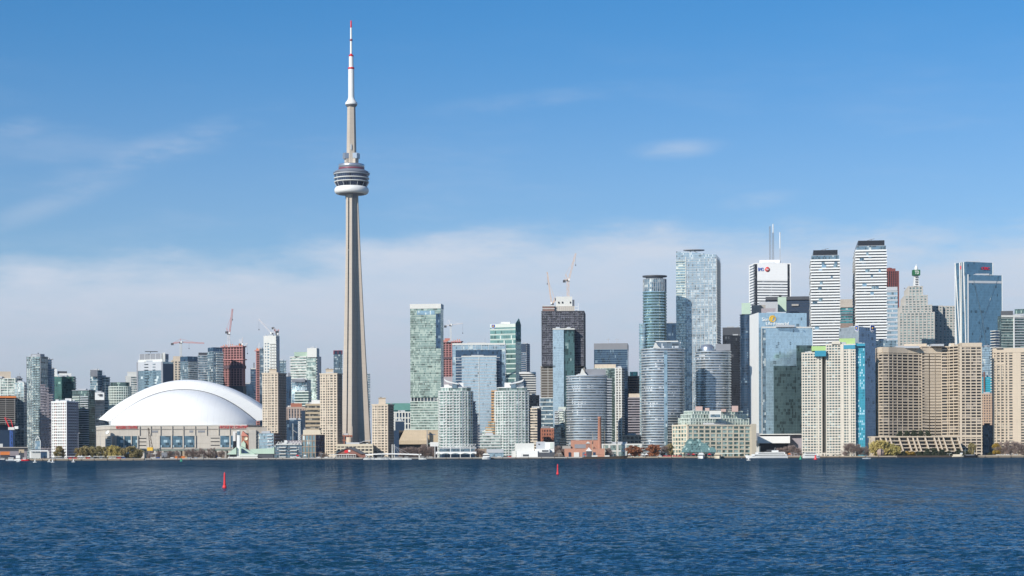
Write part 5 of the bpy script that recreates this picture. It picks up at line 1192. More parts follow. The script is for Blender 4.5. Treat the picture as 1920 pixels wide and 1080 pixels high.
mb = MB(); x_ = X(1672, 3000) - b.o[0]; mb.lathe([(.01, b.z(500)), (4, b.z(501)), (4.5, b.z(504))], 14, x_, 14); mb.build('roof_radome', GRA, b.root)
b = B('striped_tower', 'pale blue striped slab with white top in front of the deep red skyscraper', 1670, 2780)
V = b.v(face(1654, 1683.5, 2780, 24), 545, n=38, core=GBLUE, fh=5.8, ring=(2.4, .3, LGREY, 'floor_band')); b.box(1654, 1683.5, 538, 545.3, 2779, 26, LGREY, 'crown')
b = B('emblem_office', 'blue glass office block with shield emblems between apartment towers', 1612, 2270)
V = b.v(corner(1574, 1611, 1643, 2270, 55), 613, n=50, core=glass('glass_office_navy', (.16, .26, .40), 1.8, 3.7, .12, .0, met=.55, frame=(.15, .22, .3)), fh=3.7, name='core', ring=(.3, .15, GSLATE)); k = len(b.edges(V)) - 1
shield(b, V, k, .78, .965, 6, 8); shield(b, V, 0, .9, .965, 4.5, 7)
b.panel(V, 0, 0, 1, .0, 1.003, .3, glass('glass_side_grey', (.42, .48, .52), 1.8, 3.7, .0, .0, met=.4), 'side_glazing'); b.v(face(1638, 1681, 2300, 24), 636, n=45, core=GSLATE, name='right_wing', ring=(.4, .2, GBLUE))

# --- pair of cream apartment towers with blue edges
b = B('apartment_tower', 'twin cream apartment slabs with turquoise edges and lime green roofs near the shore', 1563, 2095)
def slab(p0, p1, p2, top, th, Y, sp):
    V = b.v(corner(p0, p1, p2, Y, th), top, bot=852, n=44, core=GROOM, name='core', fh=2.9, ring=(1.35, .25, SAND2, 'wall_band')); return V
TURQ = solid('turquoise_panel', (.03, .25, .36), rough=.4); SAND2 = solid('warm_white_concrete', (.60, .55, .46), panel=(4, 2.9, .08))
GT = glass('glass_blue_rooms', (.07, .15, .17), 1.7, 2.85, .35, .12, met=.3, lightc=(.4, .52, .52))
V = b.v(corner(1503.5, 1541, 1548, 2100, 16), 660, n=38, core=GT, fh=2.85, name='left_slab', ring=(1.4, .35, SAND2, 'wall_band')); b.piers(V, 3.0, .95, .38, SAND2, 'wall_pier', only=[0]); b.panel(V, 0, .78, .86, 0, 1, .8, SAND2, 'blank_strip'); b.panel(V, 1, 0, 1, 0, 1.0, .5, SAND2, 'side_wall')
V = b.v(corner(1549, 1604, 1606, 2092, 16), 645, n=41, core=GT, fh=2.85, name='right_slab', ring=(1.4, .35, SAND2, 'wall_band')); b.piers(V, 3.2, .95, .38, SAND2, 'wall_pier', only=[0]); b.panel(V, 0, .52, .60, 0, 1, .8, SAND2, 'blank_strip'); b.panel(V, 0, .76, .85, 0, .96, .8, SAND2, 'blank_strip')
BLG = glass('glass_turquoise', (.05, .30, .38), 1.9, 2.85, .15, .3, met=.1, lightc=(.6, .8, .85), frame=(.04, .30, .42), fw=.7); b.v(face(1604.5, 1622, 2096, 14), 645.5, n=41, core=BLG, fh=2.85, name='turquoise_wing', ring=(.35, .2, TURQ, 'turquoise_band')); b.panel(V, 0, .60, 1.0, .955, .99, 1.0, TURQ, 'turquoise_band'); b.box(1600, 1622.5, 644, 649, 2093, 14, TURQ, 'turquoise_band')
b.box(1528, 1549, 657.5, 668, 2096, 6, TURQ, 'turquoise_band'); b.box(1522, 1549, 649, 657.6, 2104, 14, LIME, 'lime_roof_house'); b.box(1574, 1604, 634.5, 645.2, 2098, 14, LIME, 'lime_roof_house'); b.box(1560, 1576, 640, 645.2, 2096, 12, SAND2, 'roof_house'); b.box(1545, 1553, 655, 856, 2108, 10, SAND2, 'link_wall')
for o, w_ in ((1528, 3), (1536, 3), (1544, 3), (1555, 4), (1564, 4), (1573, 4), (1584, 4)): b.box(o, o + w_, 850, 858.5, 2082, 5, SAND2, 'ground_pillar')
b.box(1524, 1592, 849, 851, 2081, 8, SAND2, 'ground_slab')

# --- stepped tower with spire
b = B('stepped_tower', 'pale stepped stone skyscraper crowned by white spire with green sign cube', 1720, 2900)
STN = solid('pale_stone', (.44, .42, .38)); TGL = glass('glass_step_green', (.24, .36, .36), 2.0, 4.2, .3, .25, met=.45, lightc=(.38, .48, .45))
for a, c, d, t, bt, y in ((1686, 1753, 1757, 585, None, 0), (1690, 1748, 1752, 571, 585.2, 4), (1697, 1740, 1744, 552, 571.2, 8), (1704, 1731, 1735, 535, 552.2, 12)):
    V = b.v(corner(a, c, d, 2900 + y, 8), t, bot=bt, core=TGL, fh=4.2, name='tower_tier', ring=(2.0, .4, STN, 'stone_band')); b.piers(V, 6, 2.0, .7, STN, 'stone_pier')
x_ = X(1718.5, 2916) - b.o[0]
mb = MB(); mb.prism([(x_ - 4.2, 12), (x_ + 4.2, 12), (x_ + 4.2, 20), (x_ - 4.2, 20)], b.z(535), b.z(515), poly2=[(x_ - 3, 13), (x_ + 3, 13), (x_ + 3, 19), (x_ - 3, 19)]); mb.build('spire_base', WHITE, b.root)
mb = MB()
for dx_ in (-1.6, 0, 1.6):
    for i in range(4): mb.box(x_ + dx_ - .35, x_ + dx_ + .35, 11.2, 12, b.z(533 - i * 4.6), b.z(530.5 - i * 4.6))
mb.build('spire_slots', DGREY, b.root)
mb = MB(); mb.box(x_ - 5.4, x_ + 5.4, 10.5, 21, b.z(514.8), b.z(504.5)); o_ = mb.build('sign_cube', solid('sign_green', (.015, .13, .05)), b.root)
text('TD', 'sign_lettering', WHITE, b.root, (x_ - 3.2, 10.3, b.z(512.6)), b.z(506.4) - b.z(512.6), 6.4, 0, .2, .015)
mb = MB(); mb.lathe([(2.6, b.z(504.8)), (2.9, b.z(502)), (2.0, b.z(498)), (.8, b.z(496.5)), (.3, b.z(494)), (.01, b.z(493.5))], 16, x_, 15); mb.build('spire_tip', WHITE, b.root)
b = B('stepped_tower', 'lower pale stone twin block behind the spire tower, left of the blue folded tower', 1772, 2950)
for a, c, d, t in ((1748, 1768, 1770, 573), (1768, 1800, 1801, 573), (1740, 1760, 1761, 592)):
    V = b.v(corner(a, c, d, 2950 + (a - 1748) * .2, 6), t, core=TGL, fh=4.2, name='tower_tier', ring=(2.0, .4, STN, 'stone_band')); b.piers(V, 5, 1.8, .7, STN, 'stone_pier')
# --- folded blue tower
b = B('folded_tower', 'blue glass skyscraper with white folded diagonal edges and red sign', 1835, 2700)
FG = glass('glass_folded', (.12, .25, .36), 2.0, 4.0, .0, .0, met=.6, jit=.006, wob=.005, frame=(.1, .2, .28), lightc=(.3, .45, .52))
V = b.v(corner(1792, 1820, 1878, 2712, 62), 488.5, bot=None, n=84, core=FG, fh=4, name='rear_block') if False else None
V = b.v(corner(1791.5, 1813, 1863, 2712, 68), 489, n=84, core=FG, fh=4, name='rear_block'); kr = len(b.edges(V)) - 1
W = b.v(corner(1808, 1815.5, 1880, 2695, 80), 516, n=78, core=FG, fh=4, name='front_block'); kf = len(b.edges(W)) - 1
b.panel(W, kf, .985, 1.0, 0, 1.0, .8, WHITE, 'white_edge'); b.panel(W, kf, -.01, .012, 0, 1.003, .9, WHITE, 'white_edge'); b.panel(V, kr, .97, 1.0, .4, 1.0, .8, WHITE, 'white_edge')
b.panel(W, kf, .02, .98, .955, .968, .5, LGREY, 'terrace_rail')
def diag(b, V, k, pts, r, mat, nm='diagonal_rib', d=.9):
    (x0_, y0_, _), rz, l, H = on_wall(b, V, k, 0, 0, d)
    for (u0, v0), (u1, v1) in pts:
        mb = MB(); mb.bar((x0_ + cos(rz) * u0 * l, y0_ + sin(rz) * u0 * l, V['z0'] + v0 * H), (x0_ + cos(rz) * u1 * l, y0_ + sin(rz) * u1 * l, V['z0'] + v1 * H), r); mb.build(nm, mat, b.root)
diag(b, V, 0, [((.05, 1), (.9, .1)), ((.45, 1), (.62, .1)), ((.05, .75), (.5, .05)), ((.78, 1), (1.0, .3))], 1.0, WHITE); diag(b, W, 0, [((.2, 1), (1, .15))], .8, WHITE)
diag(b, W, kf, [((.02, .25), (.42, .75)), ((.42, .75), (.75, .3)), ((.42, .75), (.9, 1.0)), ((.15, .98), (.42, .75)), ((.75, .3), (1, .65)), ((.3, .0), (.75, .55)), ((.75, .3), (.55, .0))], .3, GSLATE)
b.panel(V, 0, 0, .06, 0, 1.003, .7, WHITE, 'white_edge'); b.panel(V, 0, .55, .6, .3, 1.003, .7, OFFW, 'white_edge')
p_, rz, l, H = on_wall(b, V, kr, .56, .962); text('CIBC', 'sign_lettering', solid('sign_crimson', (.55, .01, .05), metal=0), b.root, p_, .014 * H, .30 * l, rz, .4, .02)
p_, rz, l, H = on_wall(b, V, 0, .40, .965); mb = MB(); mb.box(0, 5, 0, .5, 0, 5); mb.build_rot('emblem', solid('sign_crimson', (.5, .03, .05)), b.root, p_, rz)
b = B('glass_tower', 'dark green glass tower with white frame cut off by the right edge', 1895, 2400)
V = b.v(corner(1871, 1878, 1960, 2400, 82), 592, n=52, core=GDGREEN, fh=3.2, name='core', ring=(.5, .3, GDARK)); k = len(b.edges(V)) - 1
b.bays(V, k, .0, .28, .5, .6, PALEG); b.bays(V, k, .30, 1, 1.0, 1.3, LGREY); b.panel(V, k, .27, .295, 0, 1, 1.2, WHITE, 'white_frame'); b.panel(V, k, 0, 1, .99, 1.004, 1.3, OFFW, 'white_frame')
b.v(corner(1859, 1867, 1873, 2395, 60), 620, n=46, core=GNAVY, name='curved_wing', ring=(1.0, .9, OFFW, 'balcony_band')); b.box(1877, 1900, 583, 592.3, 2404, 14, DGREY, 'roof_house'); b.box(1898, 1960, 588, 592.3, 2406, 14, LGREY, 'roof_house'); b.box(1903, 1960, 579, 588.2, 2412, 14, GDGREEN, 'roof_house')

# --- large beige curved hotel
def hotel():
    Y = 2110; b = B('hotel_tower', 'huge beige concave apartment block with regular grid of balconies', 1740, Y)
    HC = solid('hotel_concrete', (.55, .46, .35), panel=(5, 2.9, .1), var=.08)
    RC = glass('hotel_rooms', (.05, .048, .045), 3.7, 3.3, .4, .2, met=.1, rough=.3, lightc=(.30, .26, .22))
    def seg(pxs, top, bot=None, n=37, crown=0, nm='wing'):
        pts = [(X(p, Y + d), Y + d) for p, d in pxs]; back = [(x + (0 if i else 4), y + 18) for i, (x, y) in enumerate(pts)][::-1]
        q = ccw(pts + back)
        V = b.v(q, top, bot=bot, n=n, core=RC, name=nm, fh=3.3, ring=(1.25, .5, HC, 'floor_band')); b.piers(V, 7.6, .75, .55, HC, 'wall_pier', ends='open'); return V
    V = seg([(1645.5, 14), (1648, 7), (1655, 1.5), (1666, 2.5), (1682, 9), (1702, 16), (1722, 21), (1742, 24), (1765, 26)], 651, crown=1)
    for i in range(len(b.edges(V))): b.panel(V, i, -.01, 1.01, .952, 1.004, .75, HC, 'blank_crown')
    V = seg([(1728, 21), (1742, 24), (1765, 26), (1777, 25), (1780, 20), (1797, 5), (1800, 0), (1801, -1)], 647, nm='middle_wing')
    b.box(1695, 1738, 644.5, 651.5, Y + 30, 14, HC, 'roof_house'); b.box(1780, 1790, 643.5, 648, Y + 24, 12, HC, 'roof_house')
    q = corner(1799.5, 1841, 1843.5, Y - 6, 5); V = b.v(q, 644.5, n=38, core=RC, name='right_wing', fh=3.3, ring=(1.25, .5, HC, 'floor_band')); b.piers(V, 6.2, 1.0, .6, HC, 'wall_pier', only=[0]); b.panel(V, 0, -.005, .1, 0, 1.004, .8, HC, 'blank_strip'); b.panel(V, 0, 0, 1, .972, 1.004, .8, HC, 'parapet')
    b.panel(V, 0, .1, 1, .355 - .19, .375 - .19, .7, HC, 'blank_band')
    return b
hotel()
b = B('apartment_tower', 'beige ribbed apartment tower with blank wall strip at the right edge', 1895, 2115)
HC = MATS['hotel_concrete']
V = b.v(corner(1861.5, 1950, 1960, 2115, 14), 652.5, n=39, core=GROOM, fh=2.9, name='core', ring=(1.35, .3, HC, 'wall_band'))
for u0, u1, t in ((0, .035, .5), (.06, .09, 1.0), (.15, .18, 1.0), (.235, .275, 1.0), (.31, .35, .6), (.42, .60, .9), (.68, .72, .6), (.8, 1, .6)): b.panel(V, 0, u0, u1, 0, 1, t, HC, 'wall_rib')
b.panel(V, 0, 0, 1, .96, 1.003, 1.2, HC, 'crown_band'); b.panel(V, 0, .06, .28, .85, .87, 1.1, HC, 'crown_step'); b.piers(V, 5.2, 1.1, .5, HC, 'wall_pier', only=[1]); b.box(1868, 1880, 651, 653, 2122, 8, CONC, 'roof_hatch')
b = B('teal_block', 'teal glass block with chimney seen between the beige hotel and the right tower', 1851, 2480)
b.v(face(1841, 1862, 2480, 20), 707, n=40, core=GTEAL, ring=(2, .3, TEAL, 'teal_band'), fh=4); mb = MB(); x_ = X(1847.5, 2475) - b.o[0]; mb.bar((x_, 0, b.z(735)), (x_, 0, b.z(697)), 1.1, 10); mb.build('flue', solid('flue_brown', (.2, .1, .08)), b.root)
b = B('stone_block', 'tan block with grid of square windows below the teal glass block', 1851, 2330)
TB = solid('tan_orange_stone', (.44, .31, .22)); V = b.v(face(1839, 1863, 2330, 20), 738, n=24, core=GDARK, fh=3.4, ring=(1.6, .3, TB, 'wall_band')); b.piers(V, 3.4, 1.5, .35, TB)
b = B('shadow_block', 'navy shadow drawn as a low block in the gap between beige hotel and ribbed right tower', 1852, 2180)
b.v(face(1841.5, 1862, 2180, 16), 797, n=12, core=GNAVY, ring=(.4, .2, NAVY))  # navy block put in for the shadow between hotel and right tower
b = B('blue_tower', 'narrow blue glass tower behind the gap left of the ribbed right tower', 1852, 2600)
b.v(face(1841, 1862, 2600, 20), 650, n=46, core=GBLUE, ring=(.4, .2, GNAVY))

# --- terrace building with slanted ribs in front of the hotel
b = B('terrace_block', 'low beige terraced block with slanted ribs in front of the huge beige hotel', 1732, 2078)
tx = lambda p: X(p, 2078, 840) - b.o[0]; zt0, zt1 = b.z(846), b.z(820)
mb = MB(); mb.prism([(tx(1634), 2), (tx(1800), 2), (tx(1800), 16), (tx(1634), 16)], 0, zt1); mb.build('core', GROOM, b.root)
me = MB(); me.box(tx(1632.5), tx(1797), -1, 3, 0, .9); me = me.mesh('terrace_band', MATS['hotel_concrete'])
for i in range(5): link('terrace_band', me, b.root, (0, (4 - i) * -1.0 + .5, zt0 + (zt1 - zt0) * i / 4 - .5))
for k_, p_ in enumerate((1637, 1650, 1660, 1668, 1685, 1701, 1711, 1719, 1734, 1751, 1759, 1768, 1783, 1795)):
    mb = MB(); w_ = .7
    mb.face([(tx(p_) - w_, -1.6, zt1), (tx(p_ + 7) - w_, -6.2, zt0), (tx(p_ + 7) + w_, -6.2, zt0), (tx(p_) + w_, -1.6, zt1)][::1])
    mb.face([(tx(p_) + w_, -1.6, zt1), (tx(p_ + 7) + w_, -6.2, zt0), (tx(p_ + 7) + w_, 2, zt0), (tx(p_) + w_, 2, zt1)]); mb.face([(tx(p_) - w_, -1.6, zt1), (tx(p_) - w_, 2, zt1), (tx(p_ + 7) - w_, 2, zt0), (tx(p_ + 7) - w_, -6.2, zt0)])
    mb.build('slanted_rib', MATS['hotel_concrete'], b.root)
mb = MB(); mb.box(tx(1632), tx(1799), -2, 16, zt1, zt1 + 1.3); mb.build('roof_parapet', MATS['hotel_concrete'], b.root)
mb = MB(); mb.box(tx(1632.5), tx(1640), -3, 10, 0, zt1); mb.build('end_wall', MATS['hotel_concrete'], b.root)

# ================================================================ CRANES
def crane(lab, px, ybase, ytop, tip, Y, mat, tail=None, flat=False, r=1.1, mastmat=None, jibmat=None, th=.32):
    """tower crane: lattice mast from ybase to ytop, jib from the slewing ring to tip, tail the other way"""
    x_ = X(px, Y, ytop); z0_, z1_ = Z(ybase, Y, px), Z(ytop, Y, px)
    root = empty('tower_crane', (x_, Y, z0_), lab, 'crane')
    def lattice(a, c, rr, name, mt, par=root, tk=th):
        a, c = Vector(a), Vector(c); d = (c - a).normalized(); up = Vector((0, 1, 0)); e = d.cross(up).normalized(); mb = MB(); L_ = (c - a).length; n = max(2, int(L_ / (rr * 2.6)))
        cs = [(e + up) * rr, (-e + up) * rr, (-e - up) * rr, (e - up) * rr]
        for q in cs: mb.bar(a + q, c + q, tk)
        for i in range(n):
            p0, p1 = a + (c - a) * (i / n), a + (c - a) * ((i + 1) / n); s = i % 2
            for j in (1, 2, 3): mb.bar(p0 + cs[(j + s) % 4], p1 + cs[(j + 1 - s) % 4] if s == 0 else p1 + cs[j % 4], tk * .8)
        return mb.build(name, mt, par)
    H = z1_ - z0_
    lattice((0, 0, 0), (0, 0, H), r, 'mast', mastmat or OFFW, tk=th * 1.1)
    sx = 1 if tip[0] > px else -1
    mb = MB(); mb.box(-2, 2, -1.6, 1.6, H - .5, H + 1.6); mb.build('slewing_ring', DGREY, root); mb = MB(); mb.box(sx * 1.2 - 1.1, sx * 1.2 + 1.1, -3, -1.6, H + .2, H + 3); mb.build('cab', WHITE, root)
    T = (X(tip[0], Y, tip[1]) - x_, 0, Z(tip[1], Y, tip[0]) - z0_)
    lattice((sx * 1.0, 0, H + 1.5), T, r * .62, 'jib', jibmat or mat, tk=th * .9)
    tl = tail or (px - sx * 8, ytop + .5); TT = (X(tl[0], Y, tl[1]) - x_, 0, Z(tl[1], Y, tl[0]) - z0_)
    lattice((-sx * 1.0, 0, H + 1.5), TT, r * .6, 'counter_jib', mat)
    mb = MB(); mb.box(TT[0] - 1.8, TT[0] + 1.8, -1.5, 1.5, TT[2] - 2.5, TT[2] + .6); mb.build('counterweight', DGREY, root)
    ap = (-sx * (.2 if flat else 3.0), 0, H + (6.5 if flat else 9)); mb = MB(); mb.bar((0, 0, H + 1), ap, .45); mb.bar(ap, TT, .18); mb.bar(ap, (T[0] * .72, 0, H + 1.5 + (T[2] - H - 1.5) * .72), .18); mb.build('pendant_frame', mat, root)
    hx = T[0] * (.35 if flat else .98); hz = H + 1.5 + (T[2] - H - 1.5) * (.35 if flat else .98); hl = 8 if flat else 14
    mb = MB(); mb.bar((hx, 0, hz), (hx, 0, hz - hl), .12); mb.box(hx - .6, hx + .6, -.6, .6, hz - hl - 1.6, hz - hl); mb.build('hook', DGREY, root)
CR = solid('crane_red', (.50, .20, .18)); CW = solid('crane_white', (.62, .60, .60)); CO = solid('crane_orange', (.62, .42, .28))
crane('flat jib tower crane on the beige gridded tower behind the dome', 339, 669, 643.5, (383, 643.5), 2802, CR, (323, 644), True)
crane('tall raised jib crane above the red unfinished tower behind the dome', 429, 650, 627, (436, 579), 2652, CR, (425, 622), mastmat=CW, r=1.3)
crane('crane with jib leaning left on the white punched tower', 510, 631, 627, (485, 598), 2660, CW, (519, 621))
crane('small red crane tip standing on the right roof edge of the white punched tower', 519.5, 631, 628, (522.5, 618), 2662, CR, (512, 614), r=.8)
crane('small white crane on the far red tower between green tower and blue framed tower', 845, 641, 611, (868, 606), 2805, CW, (835, 611), r=.9)
crane('orange crane jib leaning left on the dark netted tower', 1035.5, 577, 571, (1026, 510), 2462, CO, (1043, 560), r=1.0)
crane('tallest crane, jib leaning right above the white core of the dark netted tower', 1065, 556, 527, (1079.5, 475), 2468, CO, (1058, 526), mastmat=CO, r=1.3)
crane('small white crane beside the top right corner of the red unfinished tower', 457, 655, 652, (464, 643), 2654, CW, (453, 649), r=.7)
crane('small white jib rising from the top of the red unfinished tower behind the dome', 453, 652, 648, (454.5, 633), 2656, CW, (450, 645), r=.7)

# ================================================================ WATERFRONT BUILDINGS
WY = 2062.0
b = B('ferry_terminal', 'low airport ferry terminal with pale green gabled roofs and white slab tower on the wharf', 470, 2050)
q = lambda p: X(p, 2050, 855) - b.o[0]; zb = lambda y: Z(y, 2050, 470) - b.o[2]
mb = MB(); mb.box(q(444), q(449.5), 0, 6, 0, zb(807)); mb.build('white_slab', WHITE, b.root)
mb = MB(); mb.box(q(444.4), q(449.2), -.3, 0, zb(815.5), zb(808.5)); mb.build('slab_window', GSLATE, b.root)
def gable(b, pts, y0, y1, mat, nm):
    mb = MB(); P = [(q(p), zb(y)) for p, y in pts]
    mb.face([(x, y0, z) for x, z in P]); mb.face([(x, y1, z) for x, z in P][::-1])
    for i in range(len(P)):
        (x0, z0), (x1, z1) = P[i], P[(i + 1) % len(P)]; mb.face([(x0, y0, z0), (x0, y1, z0), (x1, y1, z1), (x1, y0, z1)])
    return mb.build(nm, mat, b.root)
gable(b, [(426, 852), (443.5, 852), (443.5, 838)], -3, 8, MINT, 'green_roof')
gable(b, [(450, 852), (478, 852), (478, 850), (452, 837), (450, 837)], -3, 8, MINT, 'green_roof')
gable(b, [(453, 850), (469, 850), (456, 841), (453, 841)], -3.3, -2, GNAVY, 'gable_window')
gable(b, [(468, 851), (514, 851), (514, 838), (511, 840.5), (470, 842)], 0, 10, MINT, 'green_roof')
gable(b, [(449.5, 856), (483, 856), (485, 852), (449.5, 852)], -4, -3.2, PALEG, 'fascia')
gable(b, [(428, 860), (512, 860), (512, 851), (428, 851)], 1, 10, DGREY, 'ground_floor')
gable(b, [(428, 861), (484, 861), (484, 856.5), (428, 856.5)], -3.5, .5, OFFW, 'low_wall')
b = B('brick_building', 'small orange brick clock house with pointed roof behind the ferry terminal', 459, 2120)
q = lambda p: X(p, 2120, 830) - b.o[0]; zb = lambda y: Z(y, 2120, 459) - b.o[2]
mb = MB(); mb.box(q(453), q(466), 0, 10, 0, zb(818)); mb.build('wall', BRICK, b.root); gable(b, [(452, 818), (466.5, 818), (455, 808)], -1, 8, solid('tile_red', (.5, .2, .15)), 'roof')
mb = MB(); mb.lathe([(.01, 0), (2.2, 0), (2.2, .4)], 16); o = mb.build('clock_face', CREAM, b.root, (q(461), -.4, zb(822))); o.rotation_euler.x = pi / 2
gable(b, [(453, 842), (461, 842), (461, 832), (457, 826), (453, 832)], -3, -1, MINT, 'front_gable')
b = B('loft_block', 'white panelled block with round cornered bay beside the brick clock house', 441, 2135)
b.v(face(437, 443.5, 2135, 10), 812, bot=858, n=6, core=BLACK, name='dark_glazing'); b.box(416.5 + 20, 421.5 + 20, 809, 827, 2130, 6, WHITE, 'white_bay')
b = B('balcony_block', 'small block of white stacked balconies right of the brick clock house', 476, 2115)
V = b.v(face(470, 481, 2115, 12), 808, n=9, core=GNAVY, fh=3, ring=(1.1, 1.0, OFFW, 'balcony_band'))

# elevated expressway
r = empty('elevated_road', (X(350, 2210), 2210, GZ), 'elevated expressway deck on piers passing in front of the stadium', 'road bridge')
rx = lambda p: X(p, 2210, 845) - X(350, 2210)
mb = MB(); mb.box(rx(262), rx(500), 0, 16, Z(845.2, 2210, 350) - GZ, Z(842.4, 2210, 350) - GZ); mb.build('deck', solid('weathered_green_steel', (.16, .20, .17)), r)
mb = MB(); mb.box(rx(262), rx(500), -.3, .2, Z(842.3, 2210, 350) - GZ, Z(840.7, 2210, 350) - GZ); mb.build('parapet', CONC, r)
me = MB(); me.box(-1.1, 1.1, 1, 14, 0, Z(845.2, 2210, 350) - GZ); me = me.mesh('pier', CONC)
for i in range(11): link('pier', me, r, (rx(272 + i * 21.5), 0, 0))
def low(name, lab, px, Y, blocks, cat='building'):
    b = B(name, lab, px, Y, cat)
    for (p0, p1, y0, y1, dy, dep, mat, nm) in blocks: b.box(p0, p1, y0, y1, Y + dy, dep, mat, nm)
    return b
low('stone_block', 'low beige stone podium blocks behind the expressway piers', 330, 2250, [(306, 328, 846, 861, 0, 8, TAN, 'wall'), (337, 352, 846, 861, 1, 8, TAN, 'wall'), (408, 428, 847, 861, 0, 8, solid('stone_brown', (.30, .23, .17)), 'wall')])
for i, (p, c_, y0, y1, lab) in enumerate(((308, MGREY, 849, 857, 'dark grey site cabin in front of the stadium'), (337, ORANGE, 855.5, 859.5, 'long orange container on the wharf in front of the stadium'), (404, BLUEP, 853, 857, 'blue tent roof on the wharf left of the ferry terminal'), (396, LIME, 856, 860, 'pale green kiosk on the wharf left of the blue tent'), (9, ORANGE, 847, 853, 'orange red container on the dock at the far left'), (40, TAN, 843, 849, 'tan shed roof behind the left dock'))):
    w_ = (11, 19, 8, 6, 18, 10)[i]; bb = B('site_cabin' if i in (0, 3, 5) else ('container' if i != 2 else 'tent'), lab, p, 2050 + i * 2, ('cabin', 'container', 'tent', 'kiosk', 'container', 'shed')[i]); bb.box(p - w_ / 2, p + w_ / 2, y0, y1, 2050 + i * 2, 5, c_, 'body')
    bb.box(p - w_ / 2 - .4, p + w_ / 2 + .4, y0 - .5, y0, 2049.7 + i * 2, 6, OFFW if i in (0, 2) else c_, 'roof'); bb.box(p - w_ / 4, p - w_ / 4 + 1.5, y1 - 3, y1, 2049.5 + i * 2, 1, DGREY, 'door'); bb.box(p - w_ / 2, p + w_ / 2, y1, 861.5, 2050.5 + i * 2, 4, DGREY, 'plinth')
b = low('pavilion', 'low white framed pavilion with sloped ends on the left shore', 75, 2046, [(57, 90, 844, 846.5, 0, 10, WHITE, 'roof'), (55, 58, 846, 859, 0, 8, WHITE, 'end_wall'), (88, 92, 846, 859, 0, 8, OFFW, 'end_wall'), (58, 76, 848, 859, 1, 7, OFFW, 'screen_wall'), (76, 88, 848, 858, 1, 7, GNAVY, 'glazing'), (60, 84, 842, 843, 3, 4, DGREY, 'roof_vent')])
b = B('glass_kiosk', 'narrow blue glass house with pointed open frame roof on the left shore', 70.5, 2080)
b.box(65.5, 75.5, 827, 846, 2080, 8, GSKY, 'glazed_wall'); mb = MB(); z0_, zp = b.z(827), b.z(817)
x0_, x1_ = X(65.5, 2080) - b.o[0], X(75.5, 2080) - b.o[0]
for a_, c_ in (((x0_, 0, z0_), ((x0_ + x1_) / 2, 0, zp)), ((x1_, 0, z0_), ((x0_ + x1_) / 2, 0, zp)), ((x0_, 0, 0), (x0_, 0, z0_)), ((x1_, 0, 0), (x1_, 0, z0_))): mb.bar(a_, c_, .35)
mb.build('frame', WHITE, b.root)
low('dock_shed', 'long low grey shed behind the left dock boats', 30, 2070, [(-10, 52, 838, 840, 0, 8, CONC, 'roof'), (-10, 52, 840, 846, 1, 7, DGREY, 'opening_row'), (-10, 50, 846, 861, 0, 7, MAUVE, 'wall'), (-6, 5, 832, 838, 3, 5, OFFW, 'cabin')])
# blue lattice crane mast at the left site
r = empty('tower_crane', (X(21, 2120), 2120, GZ), 'blue crane mast with red and white base of its jib at the left building site', 'crane')
mb = MB(); H_ = Z(806, 2120, 21) - GZ
for sx, sy in ((-1, -1), (1, -1), (1, 1), (-1, 1)): mb.bar((sx * 1.2, sy * 1.2, 0), (sx * 1.2, sy * 1.2, H_), .35)
for i in range(9): s = 1 if i % 2 else -1; mb.bar((-s * 1.2, -1.2, H_ * i / 9), (s * 1.2, -1.2, H_ * (i + 1) / 9), .3); mb.bar((1.2, -s * 1.2, H_ * i / 9), (1.2, s * 1.2, H_ * (i + 1) / 9), .3)
mb.build('mast', BLUEP, r); mb = MB(); mb.box(-3, 4, -2, 2, H_, H_ + 3); mb.build('slewing_deck', OFFW, r); mb = MB(); mb.bar((-2, -1, H_ + 3), (-7, -1, H_ + 14), .8); mb.bar((2, -1, H_ + 3), (0, -1, H_ + 11), .5); mb.bar((0, -1, H_ + 11), (-7, -1, H_ + 14), .2); mb.build('jib', RED, r); mb = MB(); mb.box(4, 8, -1.5, 1.5, H_ + 1, H_ + 4); mb.build('counterweight', WHITE, r)
# crawler crane
r = empty('crawler_crane', (X(281, 2200), 2200, GZ), 'yellow crawler crane with dark lattice boom in front of the stadium wall', 'crane')
mb = MB(); mb.box(-3, 3.5, -2, 2, 9, 13); mb.build('cab', YEL, r); mb = MB(); mb.box(-4, 4, -2.5, 2.5, 6.5, 9); mb.box(-1.5, 1.5, -1.5, 1.5, 0, 6.6); mb.build('undercarriage', DGREY, r)
mb = MB(); a_ = Vector((1.5, 0, 12)); c_ = Vector((X(278, 2200) - X(281, 2200), 0, Z(802, 2200, 278) - GZ)); rr = 1.0
for s in (-1, 1):
    for s2 in (-1, 1): mb.bar(a_ + Vector((s * 1.6, s2 * .8, 0)), c_ + Vector((s * .5, s2 * .4, 0)), .3)
for i in range(12): t0, t1 = i / 12, (i + 1) / 12; s = 1 if i % 2 else -1; mb.bar(a_.lerp(c_, t0) + Vector((s * 1.4 * (1 - t0 * .6), -.8, 0)), a_.lerp(c_, t1) + Vector((-s * 1.4 * (1 - t0 * .6), -.8, 0)), .25)
mb.build('boom', WOOD, r)

